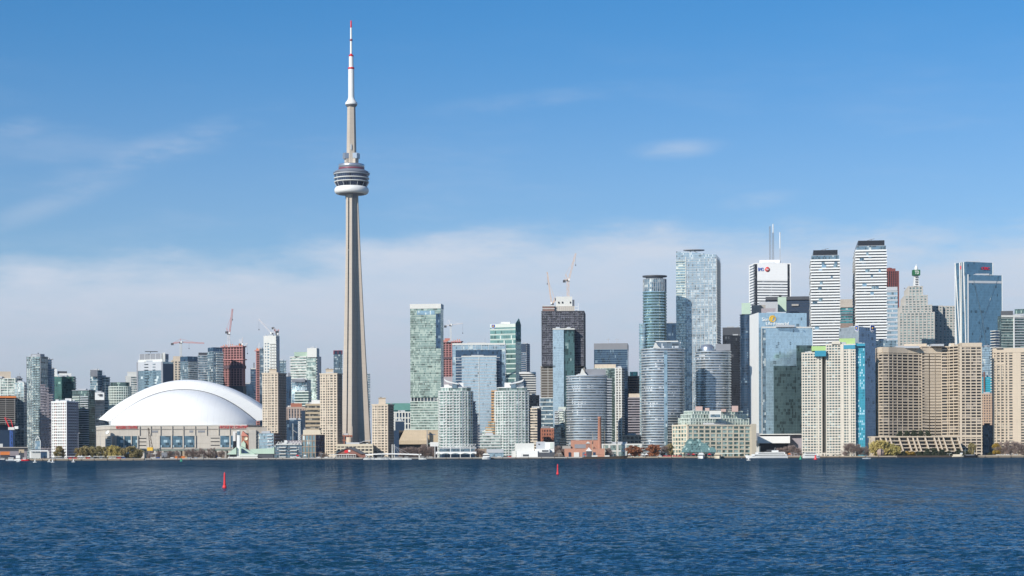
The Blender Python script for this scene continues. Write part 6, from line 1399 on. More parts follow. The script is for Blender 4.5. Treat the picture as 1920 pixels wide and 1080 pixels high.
# marina bridge with white mast
r = empty('footbridge', (X(735, 2044), 2044, GZ), 'low white arched marina bridge hung from a white mast with cables', 'bridge')
fx = lambda p: X(p, 2044, 855) - X(735, 2044); fz = lambda y: Z(y, 2044, 735) - GZ
mb = MB(); n_ = 14
top = [(685 + 105 * i / n_, 854.5 - 4.6 * math.sin(pi * min(1, (.12 + .88 * i / n_) ** .6 * .78))) for i in range(n_ + 1)]
for (pa, ya), (pb, yb) in zip(top, top[1:]): mb.prism([(fx(pa), 0), (fx(pb), 0), (fx(pb), 5), (fx(pa), 5)], fz(max(ya, yb)) - 1.2, fz((ya + yb) / 2))
mb.build('deck', WHITE, r); mb = MB(); mb.bar((0, 2, 0), (0, 2, fz(833)), .55, 8); mb.bar((2.2, 2, 0), (2.2, 2, fz(833)), .45, 8); mb.build('mast', OFFW, r)
mb = MB()
for p_ in (748, 758, 768): mb.bar((1, 2, fz(835)), (fx(p_), 2, fz(851)), .14)
mb.build('cable', LGREY, r); mb = MB(); mb.box(fx(785), fx(787), 0, 4, -1, fz(852)); mb.box(fx(686), fx(688), 0, 4, -1, fz(855)); mb.build('bridge_pier', OFFW, r)

# white canopy with trusses
r = empty('canopy_pavilion', (X(860, 2040), 2040, GZ), 'long white fabric canopy with scalloped edge and lattice trusses before the left white curved tower', 'canopy')
cx_ = lambda p: X(p, 2040, 850) - X(860, 2040); cz = lambda y: Z(y, 2040, 860) - GZ
mb = MB(); ed = [817, 826.5, 845, 863, 882, 893]
for p0, p1 in zip(ed, ed[1:]):
    n_ = 10; tp = cz(847.5)
    for i in range(n_):
        u0, u1 = i / n_, (i + 1) / n_; f_ = lambda u: cz(851.8) + (cz(849.8) - cz(851.8)) * sin(pi * u); xa_, xb_ = cx_(p0) + (cx_(p1) - cx_(p0)) * u0, cx_(p0) + (cx_(p1) - cx_(p0)) * u1
        mb.face([(xa_, 0, f_(u0)), (xb_, 0, f_(u1)), (xb_, 0, tp), (xa_, 0, tp)]); mb.face([(xa_, 0, tp), (xb_, 0, tp), (xb_, 12, tp + .5), (xa_, 12, tp + .5)]); mb.face([(xa_, 12, f_(u0)), (xa_, 12, tp + .5), (xb_, 12, tp + .5), (xb_, 12, f_(u1))])
mb.build('fabric_roof', WHITE, r)
me = MB(); me.bar((0, 0, 0), (0, 0, cz(834)), .32, 6); me = me.mesh('mast', WHITE)
for p_ in (815.5, 820.5, 845, 863, 882): link('mast', me, r, (cx_(p_), 1, 0))
mb = MB()
for i in range(18):
    pa, pb = 829 + i * 3.5, 832.5 + i * 3.5; ya, yb = (838.5, 833) if i % 2 else (833, 838.5); mb.bar((cx_(pa), 1.5, cz(ya)), (cx_(pb), 1.5, cz(yb)), .22)
mb.bar((cx_(828), 1.5, cz(833)), (cx_(893), 1.5, cz(833)), .22); mb.bar((cx_(828), 1.5, cz(838.5)), (cx_(893), 1.5, cz(838.5)), .22); mb.build('truss', WHITE, r)
mb = MB(); mb.box(cx_(828), cx_(890), 9, 11, 0, cz(852)); mb.build('glazed_back_wall', GNAVY, r)
low('low_wing', 'grey glazed podium with brown band behind the scalloped canopy', 865, 2092, [(824, 893, 841, 858, -12, 6, GSLATE, 'glazing'), (824, 893, 839.5, 841.2, -12.5, 7, LGREY, 'roof_edge'), (893, 913, 841, 858, -8, 6, solid('stone_brown', (.30, .23, .17)), 'side_wall')])
low('domed_shed', 'low grey shed with pale barrel roof left of the white gallery', 930, 2056, [(912, 944, 842, 849, 0, 8, LGREY, 'roof'), (914, 944, 849, 861, 1, 6, GBLUE, 'wall')])
b = low('gallery', 'cluster of plain white gallery boxes by the water between curved tower and brick power house', 1003, 2052, [
 (966, 1001, 831, 846, 10, 10, OFFW, 'upper_hall'), (1005, 1022, 828, 844, 8, 9, LGREY, 'grey_box'), (1022, 1039, 829, 848, 6, 9, WHITE, 'white_box'), (1031, 1037, 830, 841, 5.6, 1, PALEG, 'glazed_corner'),
 (968, 1008, 845, 858.5, 0, 10, WHITE, 'front_hall'), (1003, 1030, 841.5, 848.5, 2, 8, WHITE, 'middle_hall'), (960, 967, 845, 858.5, 2, 8, OFFW, 'annex'), (1000, 1040, 848.3, 858.5, .5, 8, DGREY, 'shaded_terrace'),
 (980, 991, 852, 855.5, -.4, 1, DGREY, 'window_row'), (1016, 1028, 844, 847, 1.6, 1, DGREY, 'window_row'), (1009, 1012, 832, 834, 7.6, 1, DGREY, 'window')])
b = B('power_house', 'orange brick power house with grey roof, small gables and white banners', 1092, 2050)
BR = solid('orange_brick', (.44, .22, .15), var=.12, scale=.5, panel=(2.4, .6, .05))
b.box(1058, 1134, 841, 861, 2050, 14, BR, 'front_wall'); b.box(1070, 1126, 825.5, 842, 2068, 14, BR, 'rear_wall'); b.box(1077, 1099, 833, 840.5, 2064, 3, MGREY, 'roof_glazing'); b.box(1054, 1070, 836, 842, 2066, 6, CONC, 'side_roof')
q = lambda p: X(p, 2050, 850) - b.o[0]; zb = lambda y: Z(y, 2050, 1092) - b.o[2]
gable(b, [(1098, 846), (1110, 846), (1104, 838.8)], -1.5, 4, WHITE, 'porch_gable'); gable(b, [(1099, 860), (1109, 860), (1109, 846), (1099, 846)], -1.0, 2, DGREY, 'porch_opening')
gable(b, [(1099, 842), (1107, 842), (1107, 830.5), (1103, 827.5), (1099, 830.5)], 6, 9, BR, 'roof_gable'); gable(b, [(1098.5, 831.5), (1107.5, 831.5), (1103, 827.6)], 5.2, 6, OFFW, 'gable_trim')
for p0, p1, m_ in ((1076, 1086, OFFW), (1119, 1121.8, YEL), (1112, 1117, GNAVY), (1122, 1127, GNAVY), (1066, 1070, NAVY), (1092, 1097, GSLATE)): gable(b, [(p0, 857), (p1, 857), (p1, 848), (p0, 848)], -.5, .3, m_, 'banner' if m_ in (OFFW, YEL) else 'window')
gable(b, [(1119, 843.2), (1134, 843.2), (1134, 841.4), (1119, 841.4)], -.4, .3, RED, 'sign_band')
b = B('chimney', 'tall orange brick chimney rising from the power house', 1124, 2066, 'chimney')
mb = MB(); mb.lathe([(2.5, 0), (1.75, b.z(784)), (2.1, b.z(783.6)), (2.1, b.z(781.5)), (1.4, b.z(781.5)), (.01, b.z(782))], 20); mb.build('shaft', BR, b.root)
b = low('pavilion', 'small dark peaked tent roofs between white gallery and power house', 1047, 2048, [(1040, 1054, 850, 860, 0, 5, WOOD, 'wall')]); q = lambda p: X(p, 2048, 850) - b.o[0]; zb = lambda y: Z(y, 2048, 1047) - b.o[2]; gable(b, [(1038, 855), (1056, 855), (1050, 843), (1048, 843)], -1, 6, solid('brown_roof', (.14, .11, .09)), 'peaked_roof')
# round stone gate beside the yellow willow
r = empty('stone_sculpture', (X(1651, 2042), 2042, GZ), 'round pinkish stone form split by a dark slot under the yellow willow', 'sculpture'); mb = MB(); mb.lathe([(.01, 0), (2.6, 0), (4.0, 2.2), (4.3, 4.2), (3.6, 6.2), (2.0, 7.6), (.01, 8)], 24); mb.build('stone_body', solid('pink_stone_dark', (.32, .24, .20)), r); mb = MB(); mb.box(-.45, .45, -4.6, -3, 0, 7.4); mb.build('slot', BLACK, r)

# ================================================================ TREES
def leafmat(key, a, b_, c_=None):
    m, t, p = new_mat(key); g = G(t); tcn = g.n('ShaderNodeTexCoord'); geo = g.n('ShaderNodeNewGeometry'); oi = g.n('ShaderNodeObjectInfo')
    n1 = g.noise(tcn.outputs['Object'], .45, 3); f = g.m('ADD', g.m('MULTIPLY', n1, 1.1), g.m('MULTIPLY', g.m('SUBTRACT', oi.outputs['Random'], .9), .45), clamp=True)
    t.links.new(g.mix(f, a, b_), p.inputs['Base Color']); p.inputs['Roughness'].default_value = .8; MATS[key] = m; return m
LM = dict(olive=leafmat('leaf_olive', (.19, .17, .07), (.38, .27, .12)), willow=leafmat('leaf_willow', (.26, .23, .07), (.50, .38, .12)), rust=leafmat('leaf_rust', (.24, .09, .04), (.42, .17, .08)),
          bare=leafmat('twigs', (.20, .155, .135), (.36, .27, .23)), ever=leafmat('leaf_dark', (.035, .05, .028), (.09, .11, .055)), yellow=leafmat('leaf_yellow', (.30, .20, .03), (.48, .30, .05)))
BARK = solid('bark', (.10, .085, .07), var=.2, scale=.8)
def tree_proto(kind, seed):
    r = random.Random(seed); H = 10.0; tr = MB(); tips = []
    ev = kind == 'ever'; trunk_h = 2.2 if not ev else 1.0
    tr.bar((0, 0, 0), (r.uniform(-.2, .2), 0, trunk_h), .32, 7, .24)
    for i in range(9):
        a = 2 * pi * i / 9 + r.uniform(-.3, .3); e = r.uniform(.35, 1.25); L_ = r.uniform(3.2, 5.6); z = trunk_h - r.uniform(0, .8); d = Vector((cos(a) * cos(e), sin(a) * cos(e), sin(e)))
        p0 = Vector((0, 0, z)); p1 = p0 + d * L_ * .5 + Vector((0, 0, .3)); p2 = p1 + (d + Vector((0, 0, .35))).normalized() * L_ * .55
        tr.bar(p0, p1, .15, 5, .10); tr.bar(p1, p2, .10, 4, .03); tips += [p1, p2, (p1 + p2) / 2]
        for k in range(3):
            q2 = p1.lerp(p2, r.random()); e2 = q2 + Vector((r.uniform(-1, 1), r.uniform(-1, 1), r.uniform(.2, 1.2))); tr.bar(q2, e2, .05, 3, .02); tips.append(e2)
    cr = MB(); N_ = dict(bare=2200, willow=3000, ever=2800).get(kind, 3200)
    cl = []
    for i in range(38):
        a, zz_ = r.uniform(0, 2 * pi), r.uniform(0, 1); R_ = 4.4 * (math.sqrt(max(0, 1 - (zz_ * 1.7 - .75) ** 2)) * .9 + .12) * r.uniform(.35, 1) if not ev else 3.4 * (1 - zz_ * .8) * r.uniform(.3, 1)
        cl.append((Vector((cos(a) * R_, sin(a) * R_, (1.0 if ev else 1.4) + zz_ * (7.9 if not ev else 8.2))), r.uniform(.9, 1.7)))
    for i in range(N_):
        c, s = r.choice(cl); d = Vector((r.gauss(0, 1), r.gauss(0, 1), r.gauss(0, .8))); d = d.normalized() * s * r.random() ** .5 * 1.15; p = c + d
        if kind == 'willow': p.z -= r.random() ** 2 * 2.6 * min(1, p.xy.length / 3.5)
        p.z = max(.7, p.z); n = Vector((r.gauss(0, 1), r.gauss(0, 1), r.gauss(0, 1) + .6)).normalized(); u = n.cross(Vector((r.random(), r.random(), r.random()))).normalized(); v = n.cross(u)
        if kind == 'bare': l, w_ = r.uniform(.6, 1.3), .07; u = (u * .5 + (p - Vector((0, 0, 2))).normalized()).normalized(); v = u.cross(n).normalized()
        elif kind == 'willow': l, w_ = r.uniform(.5, .9), .24; u = (u * .4 + Vector((0, 0, -1))).normalized(); v = u.cross(n).normalized()
        else: l, w_ = r.uniform(.30, .55), .32
        cr.face([p - u * l, p + v * w_, p + u * l, p - v * w_])
    return tr.mesh('trunk', BARK), cr.mesh('crown', LM[kind])
PROT = {k: [tree_proto(k, 10 * i + j) for j in range(3)] for i, k in enumerate(LM)}
def tree(kind, px, ytop, wpx, lab, Y=2052, group=None, base=None, name=None):
    z0 = GZ if base is None else Z(base, Y, px); h = Z(ytop, Y, px) - z0; w_ = wpx * Y / F
    me = PROT[kind][rnd.randrange(3)]
    nm = name or dict(olive='autumn_tree', willow='willow_tree', rust='rust_tree', bare='bare_tree', ever='evergreen_shrub', yellow='yellow_tree')[kind]
    root = empty(nm, (X(px, Y, 850), Y, z0), lab, 'tree' if kind != 'ever' else 'evergreen', group)
    rz = rnd.uniform(0, 6.28)
    for n_, m_ in zip(('trunk', 'crown'), me): o = link(n_, m_, root, (0, 0, 0), rz); o.scale = (w_ / 8.0, w_ / 8.0, h / 9.9)
tree('olive', 112, 837, 19, 'olive brown tree standing alone in front of the small white tower')
for p, y, w_ in ((148, 840, 17), (160, 836, 19), (173, 837, 18), (186, 837, 17), (199, 838, 16)):
    tree('olive', p, y, w_, 'olive brown tree in the row below the dark green balcony tower and grey stadium corner', group='olive trees in a row left of the stadium')
tree('willow', 214, 836, 27, 'broad yellow green willow at the left end of the stadium front')
for p, y, w_ in ((231, 840, 14), (246, 838, 21), (259, 841, 18)): tree('olive', p, y, w_, 'brown autumn tree right of the broad willow before the stadium', group='brown trees before the stadium')
for p, y, w_ in ((283, 846, 13), (299, 846, 13), (318, 846, 13), (332, 845, 11), (352, 843, 15), (364, 842, 15), (377, 841, 15), (390, 842, 14), (399, 840, 14), (415, 845, 12)):
    tree('bare', p, y, w_, 'leafless tree in the line under the elevated expressway', group='leafless trees along the expressway')
for p, y, w_ in ((602, 847, 10), (610, 849, 9)): tree('bare', p, y, w_, 'small leafless tree between the bronze glass cube and the boathouse', group='leafless trees by the boathouse')
for p, y, w_ in ((757, 840, 20), (770, 838, 20), (783, 840, 18), (797, 834, 20), (808, 838, 18)): tree('bare', p, y, w_, 'brown leafless tree before the dark base of the blank tan hall', 2066, 'leafless trees by the tan hall')
for p, y, w_ in ((895, 842, 14), (904, 844, 12)): tree('bare', p, y, w_, 'leafless tree in the gap between the two white curved towers', 2066, 'leafless trees between the curved towers')
for p, y, w_ in ((1045, 836, 14), (1053, 841, 13)): tree('bare', p, y, w_, 'leafless tree left of the brick power house', 2060, 'leafless trees by the power house')
tree('bare', 1141, 840, 14, 'leafless tree just right of the brick power house', 2060)
tree('rust', 1190, 835, 27, 'rust red tree, the left one of two on the quay'); tree('rust', 1224, 834, 27, 'rust red tree, the right one of two on the quay')
tree('bare', 1246, 836, 16, 'leafless tree left of the olive tree at the terminal building corner', 2062); tree('olive', 1255, 831, 13, 'slim olive tree at the left corner of the cream terminal building', 2064)
for p, y, w_ in ((1462, 840, 16), (1474, 838, 17), (1486, 835, 18), (1497, 840, 14)): tree('bare', p, y, w_, 'leafless tree below the white entrance canopy of the sun sign office', 2056, 'leafless trees behind the cruise ship')
for p, y, w_ in ((1592, 831, 24), (1607, 834, 22), (1621, 838, 18)): tree('bare', p, y, w_, 'brown leafless tree at the right foot of the twin cream apartment slabs', group='leafless trees by the cream slabs')
tree('willow', 1652, 826, 36, 'broad yellow willow above the split round stone'); tree('willow', 1673, 833, 27, 'smaller yellow willow right of the broad one')
tree('yellow', 1706, 845, 16, 'orange shrub tree below the terraced beige block')
for p, y, w_ in ((1694, 846, 14), (1724, 847, 14), (1739, 842, 19), (1752, 840, 20), (1766, 843, 16), (1780, 846, 14), (1797, 844, 18), (1811, 845, 16)): tree('ever', p, y, w_, 'dark green bushy evergreen at the foot of the terraced beige block', 2050, 'evergreens below the terraces')
tree('olive', 1823, 830, 14, 'thin yellowish tree before the right wing of the beige hotel')
for p, w_ in ((1688, 16), (1701, 17), (1714, 17), (1727, 16), (1739, 15)): tree('ever', p, 805.5 + rnd.random() * 2, w_, 'dark evergreen shrub growing on the terrace roof of the hotel', 2090, 'roof garden evergreens', base=819.5)
tree('ever', 1857, 848, 13, 'dark shrub between the hotel and the right apartment tower', 2056)
tree('yellow', 1868, 832, 14, 'small golden tree left of the bare trees at the right edge')
for p, y, w_ in ((1881, 829, 22), (1895, 827, 23), (1909, 829, 20), (1921, 834, 18)): tree('bare', p, y, w_, 'large leafless tree in the line along the right edge quay', group='leafless trees at the right edge')

for i, (p0, p1) in enumerate(((98, 116), (124, 141), (150, 171), (175, 196), (200, 233))):
    r = empty('parking_canopy', (X((p0 + p1) / 2, 2044), 2044, GZ), ('long white flat canopy at the foot of the small white tower', 'white flat canopy left of the olive tree row', 'white flat canopy under the left half of the olive tree row', 'white flat canopy under the right half of the olive tree row', 'longest white flat canopy, in front of the broad yellow green willow')[i], 'canopy')
    h_ = (X(p1, 2044) - X(p0, 2044)) / 2; mb = MB(); mb.box(-h_, h_, -1.5, 2, 2.5, 2.9); mb.build('roof', WHITE, r)
    me = MB(); me.box(-.1, .1, -.1, .1, 0, 2.5); me = me.mesh('post', LGREY)
    for k in range(5): link('post', me, r, (-h_ + .3 + (2 * h_ - .6) * k / 4, 0, 0))
# ================================================================ BOATS, BUOYS, CARS, LAMPS
def wY(px, py): return F * CZ / ((py - HY) * cos(ROLL) + (px - 960) * sin(ROLL))
def hull(L_, W_, H_, mat, parent, bow=.22, rake=.1, name='hull', sheer=.25):
    mb = MB(); n = 12; rows = []
    for i in range(n + 1):
        t = i / n; x = (t - .5) * L_; k = min(1, (1 - t) / bow) ** .6 if t > 1 - bow else 1; k *= .82 + .18 * min(1, t * 5); hw = W_ / 2 * max(k, .02)
        z = H_ * (1 + sheer * max(0, t - .4) ** 2 * 3); xo = rake * L_ * max(0, t - .7)
        rows.append([(x, -hw * .7, -.3), (x + xo, -hw, z), (x + xo, hw, z), (x, hw * .7, -.3)])
    for r0, r1 in zip(rows, rows[1:]):
        for j in range(4): k = (j + 1) % 4; mb.face([r0[j], r1[j], r1[k], r0[k]])
    mb.face(rows[0]); return mb.build(name, mat, parent)
def boat_root(name, lab, px, Y, z=0, cat='boat', group=None, flip=False):
    o = empty(name, (X(px, Y, 860), Y, z), lab, cat, group)
    if flip: o.rotation_euler.z = pi
    return o
def bx(par, nm, mat, *a): mb = MB(); mb.box(*a); return mb.build(nm, mat, par)
r = boat_root('cruise_ship', 'long white cruise ship with dark window strips moored before the sun sign office', 1438, 2014, cat='ship', flip=True)
hull(44, 9, 2.6, WHITE, r, .3, .12); bx(r, 'waterline', NAVY, -21, 18, -4.55, 4.5, -.2, .35); bx(r, 'main_deck', WHITE, -20.5, 16, -3.9, 3.9, 2.5, 4.6); bx(r, 'window_strip', BLACK, -19.5, 13.5, -4, 4, 3.0, 3.9); bx(r, 'upper_deck', WHITE, -19, 12, -3.5, 3.5, 4.6, 6.6); bx(r, 'window_strip', BLACK, -18, 9.5, -3.6, 3.6, 5.1, 5.9)
bx(r, 'sun_roof', OFFW, -18, 2, -3.2, 3.2, 6.6, 6.8); bx(r, 'wheelhouse', WHITE, -12, -5, -2.4, 2.4, 6.8, 8.6); bx(r, 'awning', MGREY, -10, 0, -2.6, 2.6, 8.5, 8.9)
mb = MB(); mb.bar((-8, 0, 8.5), (-9, 0, 11.5), .15); mb.build('mast', OFFW, r)
r = boat_root('ferry_boat', 'white double deck ferry boat moored before the twin cream apartment slabs', 1521, 2018, cat='ship')
hull(18, 6, 2.2, WHITE, r, .3); bx(r, 'lower_cabin', WHITE, -8.2, 6.5, -2.6, 2.6, 2.1, 4.2); bx(r, 'window_strip', BLACK, -7.5, 5.5, -2.7, 2.7, 2.7, 3.5); bx(r, 'upper_cabin', OFFW, -7, 5, -2.3, 2.3, 4.2, 6.0); bx(r, 'window_strip', BLACK, -6.4, 4.4, -2.4, 2.4, 4.8, 5.5); bx(r, 'roof', WHITE, -7.6, 5.6, -2.6, 2.6, 6, 6.2)
for p_, lab in ((1315, 'small white tour boat end on in front of the green glass atrium'), (1346, 'cream coloured tour boat end on right of the glass atrium')):
    r = boat_root('tour_boat', lab, p_, 2020); m_ = WHITE if p_ < 1330 else CREAM
    o = hull(11, 7, 2.4, m_, r, .4); bx(r, 'cabin', m_, -4, 2.5, -2.8, 2.8, 2.4, 4.6); bx(r, 'window_strip', BLACK, -4.1, 2.6, -2.9, 2.9, 3.1, 4.0); bx(r, 'upper_cabin', m_, -3, 1, -2, 2, 4.6, 6.2); mb = MB(); mb.bar((0, 0, 6), (0, 0, 9.5), .12); mb.build('mast', OFFW, r); r.rotation_euler.z = -pi / 2 + .2
r = boat_root('tall_ship', 'long dark three masted sailing ship with sails furled before the brick power house', 1134, 2018, cat='ship')
hull(46, 8, 2.3, WOOD, r, .22, .2, sheer=.5); bx(r, 'deckhouse', OFFW, -14, -8, -1.8, 1.8, 2.3, 3.9); bx(r, 'deckhouse', OFFW, 0, 5, -1.8, 1.8, 2.3, 3.8); mb = MB(); mb.bar((22, 0, 3), (29, 0, 5), .22); mb.build('bowsprit', WOOD, r)
for x_, h_ in ((-13, 29), (0, 31), (13, 29)):
    mb = MB(); mb.bar((x_, 0, 2), (x_, 0, h_), .3, 6, .12); o = mb.build('mast', TAN, r); mb = MB(); mb.bar((x_, 0, 4), (x_ - 9, 0, 5), .2); mb.bar((x_, 0, h_ * .55), (x_ + .1, 0, h_ * .65), .55, 6); mb.build('boom', WOOD, o); mb = MB(); mb.bar((x_, 0, h_ * .95), (x_ - 7, -2, 2.5), .06); mb.bar((x_, 0, h_ * .95), (x_ + 7, -2, 2.5), .06); mb.build('rigging', DGREY, o)
r = boat_root('cabin_boat', 'white cabin cruiser end on right of the scalloped canopy', 912, 2020); hull(9, 7, 2.2, WHITE, r, .4); bx(r, 'cabin', WHITE, -3.8, 3.4, -3.2, 3.2, 2.2, 5.4); bx(r, 'window_strip', BLACK, -3.9, 3.5, -3.3, 3.3, 3.6, 4.6); bx(r, 'flybridge', OFFW, -3, 2, -2.4, 2.4, 5.4, 6.4)
r = boat_root('tug_boat', 'small cream work boat beside a dark barge at the right wharf', 1796, 2020); hull(12, 4, 2.0, CREAM, r, .3); bx(r, 'deckhouse', CREAM, -5, 4, -1.5, 1.5, 2, 3.6); bx(r, 'wheelhouse', OFFW, 2.5, 4.8, -1.3, 1.3, 3.5, 5.2); bx(r, 'waterline', BLACK, -6, 5.5, -2.05, 2, -.2, .8)
r = boat_root('barge', 'low black barge with masts moored right of the cream work boat', 1820, 2022); hull(15, 6, 2.4, BLACK, r, .15); bx(r, 'deck_gear', MGREY, -5, 4, -1, 1, 2.4, 3.2); mb = MB(); mb.bar((-6, 0, 2), (-6, 0, 9), .14); mb.bar((4, 0, 2), (4, 0, 8), .14); mb.build('mast', LGREY, r)
r = boat_root('motor_boat', 'small open motor boat on the water before the bare trees', 1625, wY(1625, 860.5)); hull(7, 2.4, .9, LGREY, r, .4); bx(r, 'windscreen', GSLATE, -.5, .6, -1, 1, .9, 1.9)
mar = [(688, 1), (699, 2), (712, 0), (722, 1), (729, 2), (744, 0), (752, 1), (763, 0), (792, 2), (808, 1)]
for i, (p_, k) in enumerate(mar):
    r = boat_root('motor_yacht', 'white pleasure boat moored in the marina under the arched white bridge', p_, 2022 + k * 4, group='white boats in the marina'); hull(8 if k else 10, 3, 1.3, WHITE, r, .4); bx(r, 'cabin', OFFW, -2.5, 1.6, -1.1, 1.1, 1.3, 2.9); bx(r, 'window_strip', BLACK, -2.4, 1.7, -1.2, 1.2, 1.8, 2.4)
for i, (p_, w_) in enumerate(((6, 12), (22, 14), (35, 11), (47, 9))):
    r = boat_root('work_boat', ('dark hulled boat at the extreme left dock', 'long low grey hulled boat second at the left dock', 'white hulled boat with tall cabin at the left dock', 'small red and white boat nearest the pavilion at the left dock')[i], p_, 2026, group=None); hull(w_, 3.6, 1.6, (NAVY, LGREY, WHITE, RED)[i], r, .3); bx(r, 'cabin', WHITE, -w_ * .25, w_ * .15, -1.3, 1.3, 1.6, (3.2, 3.6, 6.0, 3.4)[i]); bx(r, 'window_strip', BLACK, -w_ * .26, w_ * .16, -1.4, 1.4, 2.4, 3.0)
for i, (p_, y_) in enumerate(((34, 866), (65.3, 867.2), (92, 866.2), (98.5, 867.2), (137.5, 866.6), (1403.5, 863.4))):
    Y_ = wY(p_, y_); r = boat_root('sailing_dinghy', ('small white sailing dinghy, leftmost on the water', 'small white sailing dinghy second from left on the water', 'small white sailing dinghy, left of a close pair', 'small white sailing dinghy, right of a close pair', 'small white sailing dinghy alone before the dark green tower', 'small white sailing dinghy before the bow of the cruise ship')[i], p_, Y_)
    hull(2.6, 1.1, .45, WHITE, r, .4); mb = MB(); mb.face([(-.9, 0, .55), (.35, 0, .55), (.3, .1, 2.7)]); mb.face([(-.9, .03, .55), (.3, .13, 2.7), (.35, .03, .55)]); mb.build('sail', WHITE, r); mb = MB(); mb.bar((.35, .02, .3), (.33, .1, 2.8), .03); mb.build('mast', LGREY, r); bx(r, 'sailor', NAVY, -.7, -.35, -.2, .2, .4, 1.0)
def buoy(px, py, h, mat, lab, r0=.42):
    Y_ = wY(px, py); r = boat_root('channel_buoy', lab, px, Y_, 0, 'buoy')
    mb = MB(); mb.lathe([(.01, -.3), (r0 * 1.5, -.3), (r0 * 1.55, .12 * h), (r0 * 1.2, .17 * h), (r0 * .5, .19 * h)], 20); mb.build('float', solid('buoy_dark_red', (.16, .012, .012)) if mat is RED else mat, r)
    mb = MB(); mb.lathe([(r0 * 1.05, .17 * h), (r0 * .78, .45 * h), (r0 * .62, .85 * h), (r0 * .6, .92 * h), (.01, .93 * h)], 20); mb.build('pillar', mat, r)
    mb = MB(); mb.lathe([(r0 * .35, .92 * h), (r0 * .38, .98 * h), (r0 * .15, h), (.01, h)], 12); mb.build('lantern', mat, r)
    mb = MB()
    for i in range(4): a = pi / 2 * i + .4; mb.bar((r0 * 1.1 * cos(a), r0 * 1.1 * sin(a), .2 * h), (r0 * 1.1 * cos(a), r0 * 1.1 * sin(a), .26 * h), .03)
    mb.build('lifting_eye', DGREY, r)
BR_ = solid('buoy_red', (.70, .03, .035), var=.08, rough=.35)
def _b(px, py, h, lab, r0): buoy(px, py, h, BR_, lab, r0)
_b(421, 915, 2.0, 'large red pillar buoy, nearest, on the water at left', .165); _b(1045.5, 889.5, 2.2, 'red pillar buoy farther out near the middle of the water', .18)
_b(1529, 861.6, 3.4, 'tiny red buoy before the white ferry boat', .9); buoy(340, 865.2, 2.6, GRNP, 'tiny green buoy in front of the orange container', .8); buoy(1501, 861.4, 3.0, GRNP, 'tiny green buoy left of the white ferry boat', .8)

def car_proto(mat):
    mb = MB(); pr = [(-2.2, .35), (2.2, .35), (2.25, .85), (1.2, .95), (.6, 1.42), (-1.2, 1.45), (-1.9, .98), (-2.25, .9)]
    mb.face([(x, -.85, z) for x, z in pr]); mb.face([(x, .85, z) for x, z in pr][::-1])
    for (x0, z0), (x1, z1) in zip(pr, pr[1:] + pr[:1]): mb.face([(x0, -.85, z0), (x0, .85, z0), (x1, .85, z1), (x1, -.85, z1)])
    gl = MB(); gl.prism([(-1.55, -.87), (.85, -.87), (.85, .87), (-1.55, .87)], .98, 1.36, poly2=[(-1.15, -.87), (.55, -.87), (.55, .87), (-1.15, .87)])
    return mb.mesh('body', mat), gl.mesh('window_band', BLACK)
wh = MB(); wh.bar((0, -.1, 0), (0, .12, 0), .33, 12); WHM = wh.mesh('wheel', RUBBER)
CARS = [car_proto(m_) for m_ in (WHITE, STEEL, DGREY, RED, BLUEP, OFFW)]
def car(px, Y, k, lab, group):
    r = empty('parked_car', (X(px, Y, 858), Y, GZ + .06), lab, 'car', group)
    for n_, m_ in zip(('body', 'window_band'), CARS[k]): link(n_, m_, r)
    for x_ in (-1.4, 1.4):
        for y_ in (-.82, .82): link('wheel', WHM, r, (x_, y_, .33))
    r.rotation_euler.z = rnd.choice((0, pi)) + rnd.uniform(-.05, .05)
CN = ('white', 'silver', 'dark grey', 'red', 'blue', 'off white')
for grp, lab, ps in (('cars parked on the left shore', 'car parked on the left shore below the olive trees', [99 + i * 8.3 for i in range(17)]), ('cars parked before the stadium', 'car parked on the wharf in front of the stadium', [285, 296, 322, 356, 368, 384, 412]), ('cars parked by the glass cube', 'car parked on the quay before the bronze glass cube', [548, 560, 584, 596, 612]),
                     ('cars parked at the right edge', 'car parked on the quay at the right edge under bare trees', [1862, 1871, 1880, 1890, 1904]), ('cars parked by the terminal building', 'car parked on the quay left of the cream terminal building', [1238, 1247, 1256, 1266, 1275]), ('cars parked by the curved towers', 'car parked between the canopy and the white gallery', [925, 935, 946, 955])):
    for p_ in ps:
        k = rnd.choice((0, 0, 1, 2, 3, 4, 5, 5)); car(p_ + rnd.uniform(-1, 1), 2038 + rnd.uniform(-1, 3), k, CN[k] + ' ' + lab, grp)
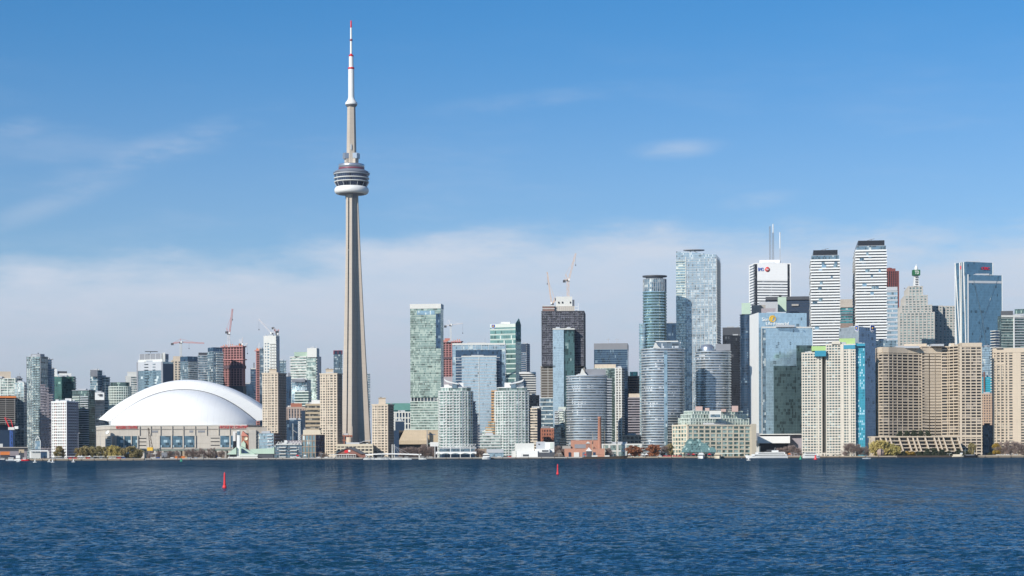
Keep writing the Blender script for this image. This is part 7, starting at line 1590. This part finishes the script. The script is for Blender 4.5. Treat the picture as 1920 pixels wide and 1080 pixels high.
def lamp(px, ytop, Y, lab, double=True, cat='street lamp', group=None):
    r = empty('street_lamp', (X(px, Y, 830), Y, GZ), lab, cat, group); h = Z(ytop, Y, px) - GZ; mb = MB(); mb.bar((0, 0, 0), (0, 0, h), .2, 6, .12); mb.build('pole', LGREY, r)
    for s in ((-1, 1) if double else (1,)): mb = MB(); mb.bar((0, 0, h - .3), (s * 1.6, 0, h), .09); mb.box(s * 1.3 - .5, s * 1.3 + .9 * s, -.3, .3, h - .1, h + .2); mb.build('lamp_head', OFFW, r)
lamp(188.5, 811, 2110, 'very tall double headed light mast before the grey stadium corner'); lamp(146.5, 812, 2060, 'tall single light mast left of the olive trees', False)
for p_ in (283, 291, 430, 524, 602, 650, 716, 978, 1048, 1150, 1210, 1285, 1303, 1375, 1490, 1600, 1632, 1780, 1838, 1896):
    lamp(p_, 850.2, 2042, 'short promenade lamp on the quay edge', rnd.random() < .5, group='promenade lamps along the quay')
# parasols and stalls on the promenade
for p_, m_ in ((148, WHITE), (153, WHITE), (168, OFFW), (1291, PURP), (1300, RED), (1330, RED), (1180, WHITE), (1205, OFFW), (1212, WHITE), (572, WHITE), (558, RED), (1097, RED), (1480, ORANGE), (1465, YEL)):
    r = empty('market_tent', (X(p_, 2040, 858), 2040, GZ), {id(WHITE): 'white', id(OFFW): 'pale', id(PURP): 'purple', id(RED): 'red', id(ORANGE): 'orange', id(YEL): 'yellow'}[id(m_)] + ' peaked tent standing on the quay', 'tent', 'peaked tents on the quay')
    mb = MB(); P_ = [(-2, -2), (2, -2), (2, 2), (-2, 2)]; mb.prism(P_, 2.2, 3.6, poly2=[(-.1, -.1), (.1, -.1), (.1, .1), (-.1, .1)]); mb.build('canopy', m_, r)
    for x_, y_ in P_: mb = MB(); mb.bar((x_ * .95, y_ * .95, 0), (x_ * .95, y_ * .95, 2.3), .08); mb.build('leg', LGREY, r)

# ---------------------------------------------------------------- air
hm = bpy.data.materials.new('haze_air'); hm.use_nodes = True; ht = hm.node_tree; ht.nodes.clear()
ho = ht.nodes.new('ShaderNodeOutputMaterial'); hv = ht.nodes.new('ShaderNodeVolumePrincipled'); ht.links.new(hv.outputs[0], ho.inputs['Volume'])
hv.inputs['Color'].default_value = (.72, .84, 1.0, 1); hv.inputs['Density'].default_value = HAZE; hv.inputs['Anisotropy'].default_value = .0
mb = MB(); mb.box(-9500, 9500, -600, 16500, -2.5, 640); tag(mb.build('haze', hm), kind='stuff')
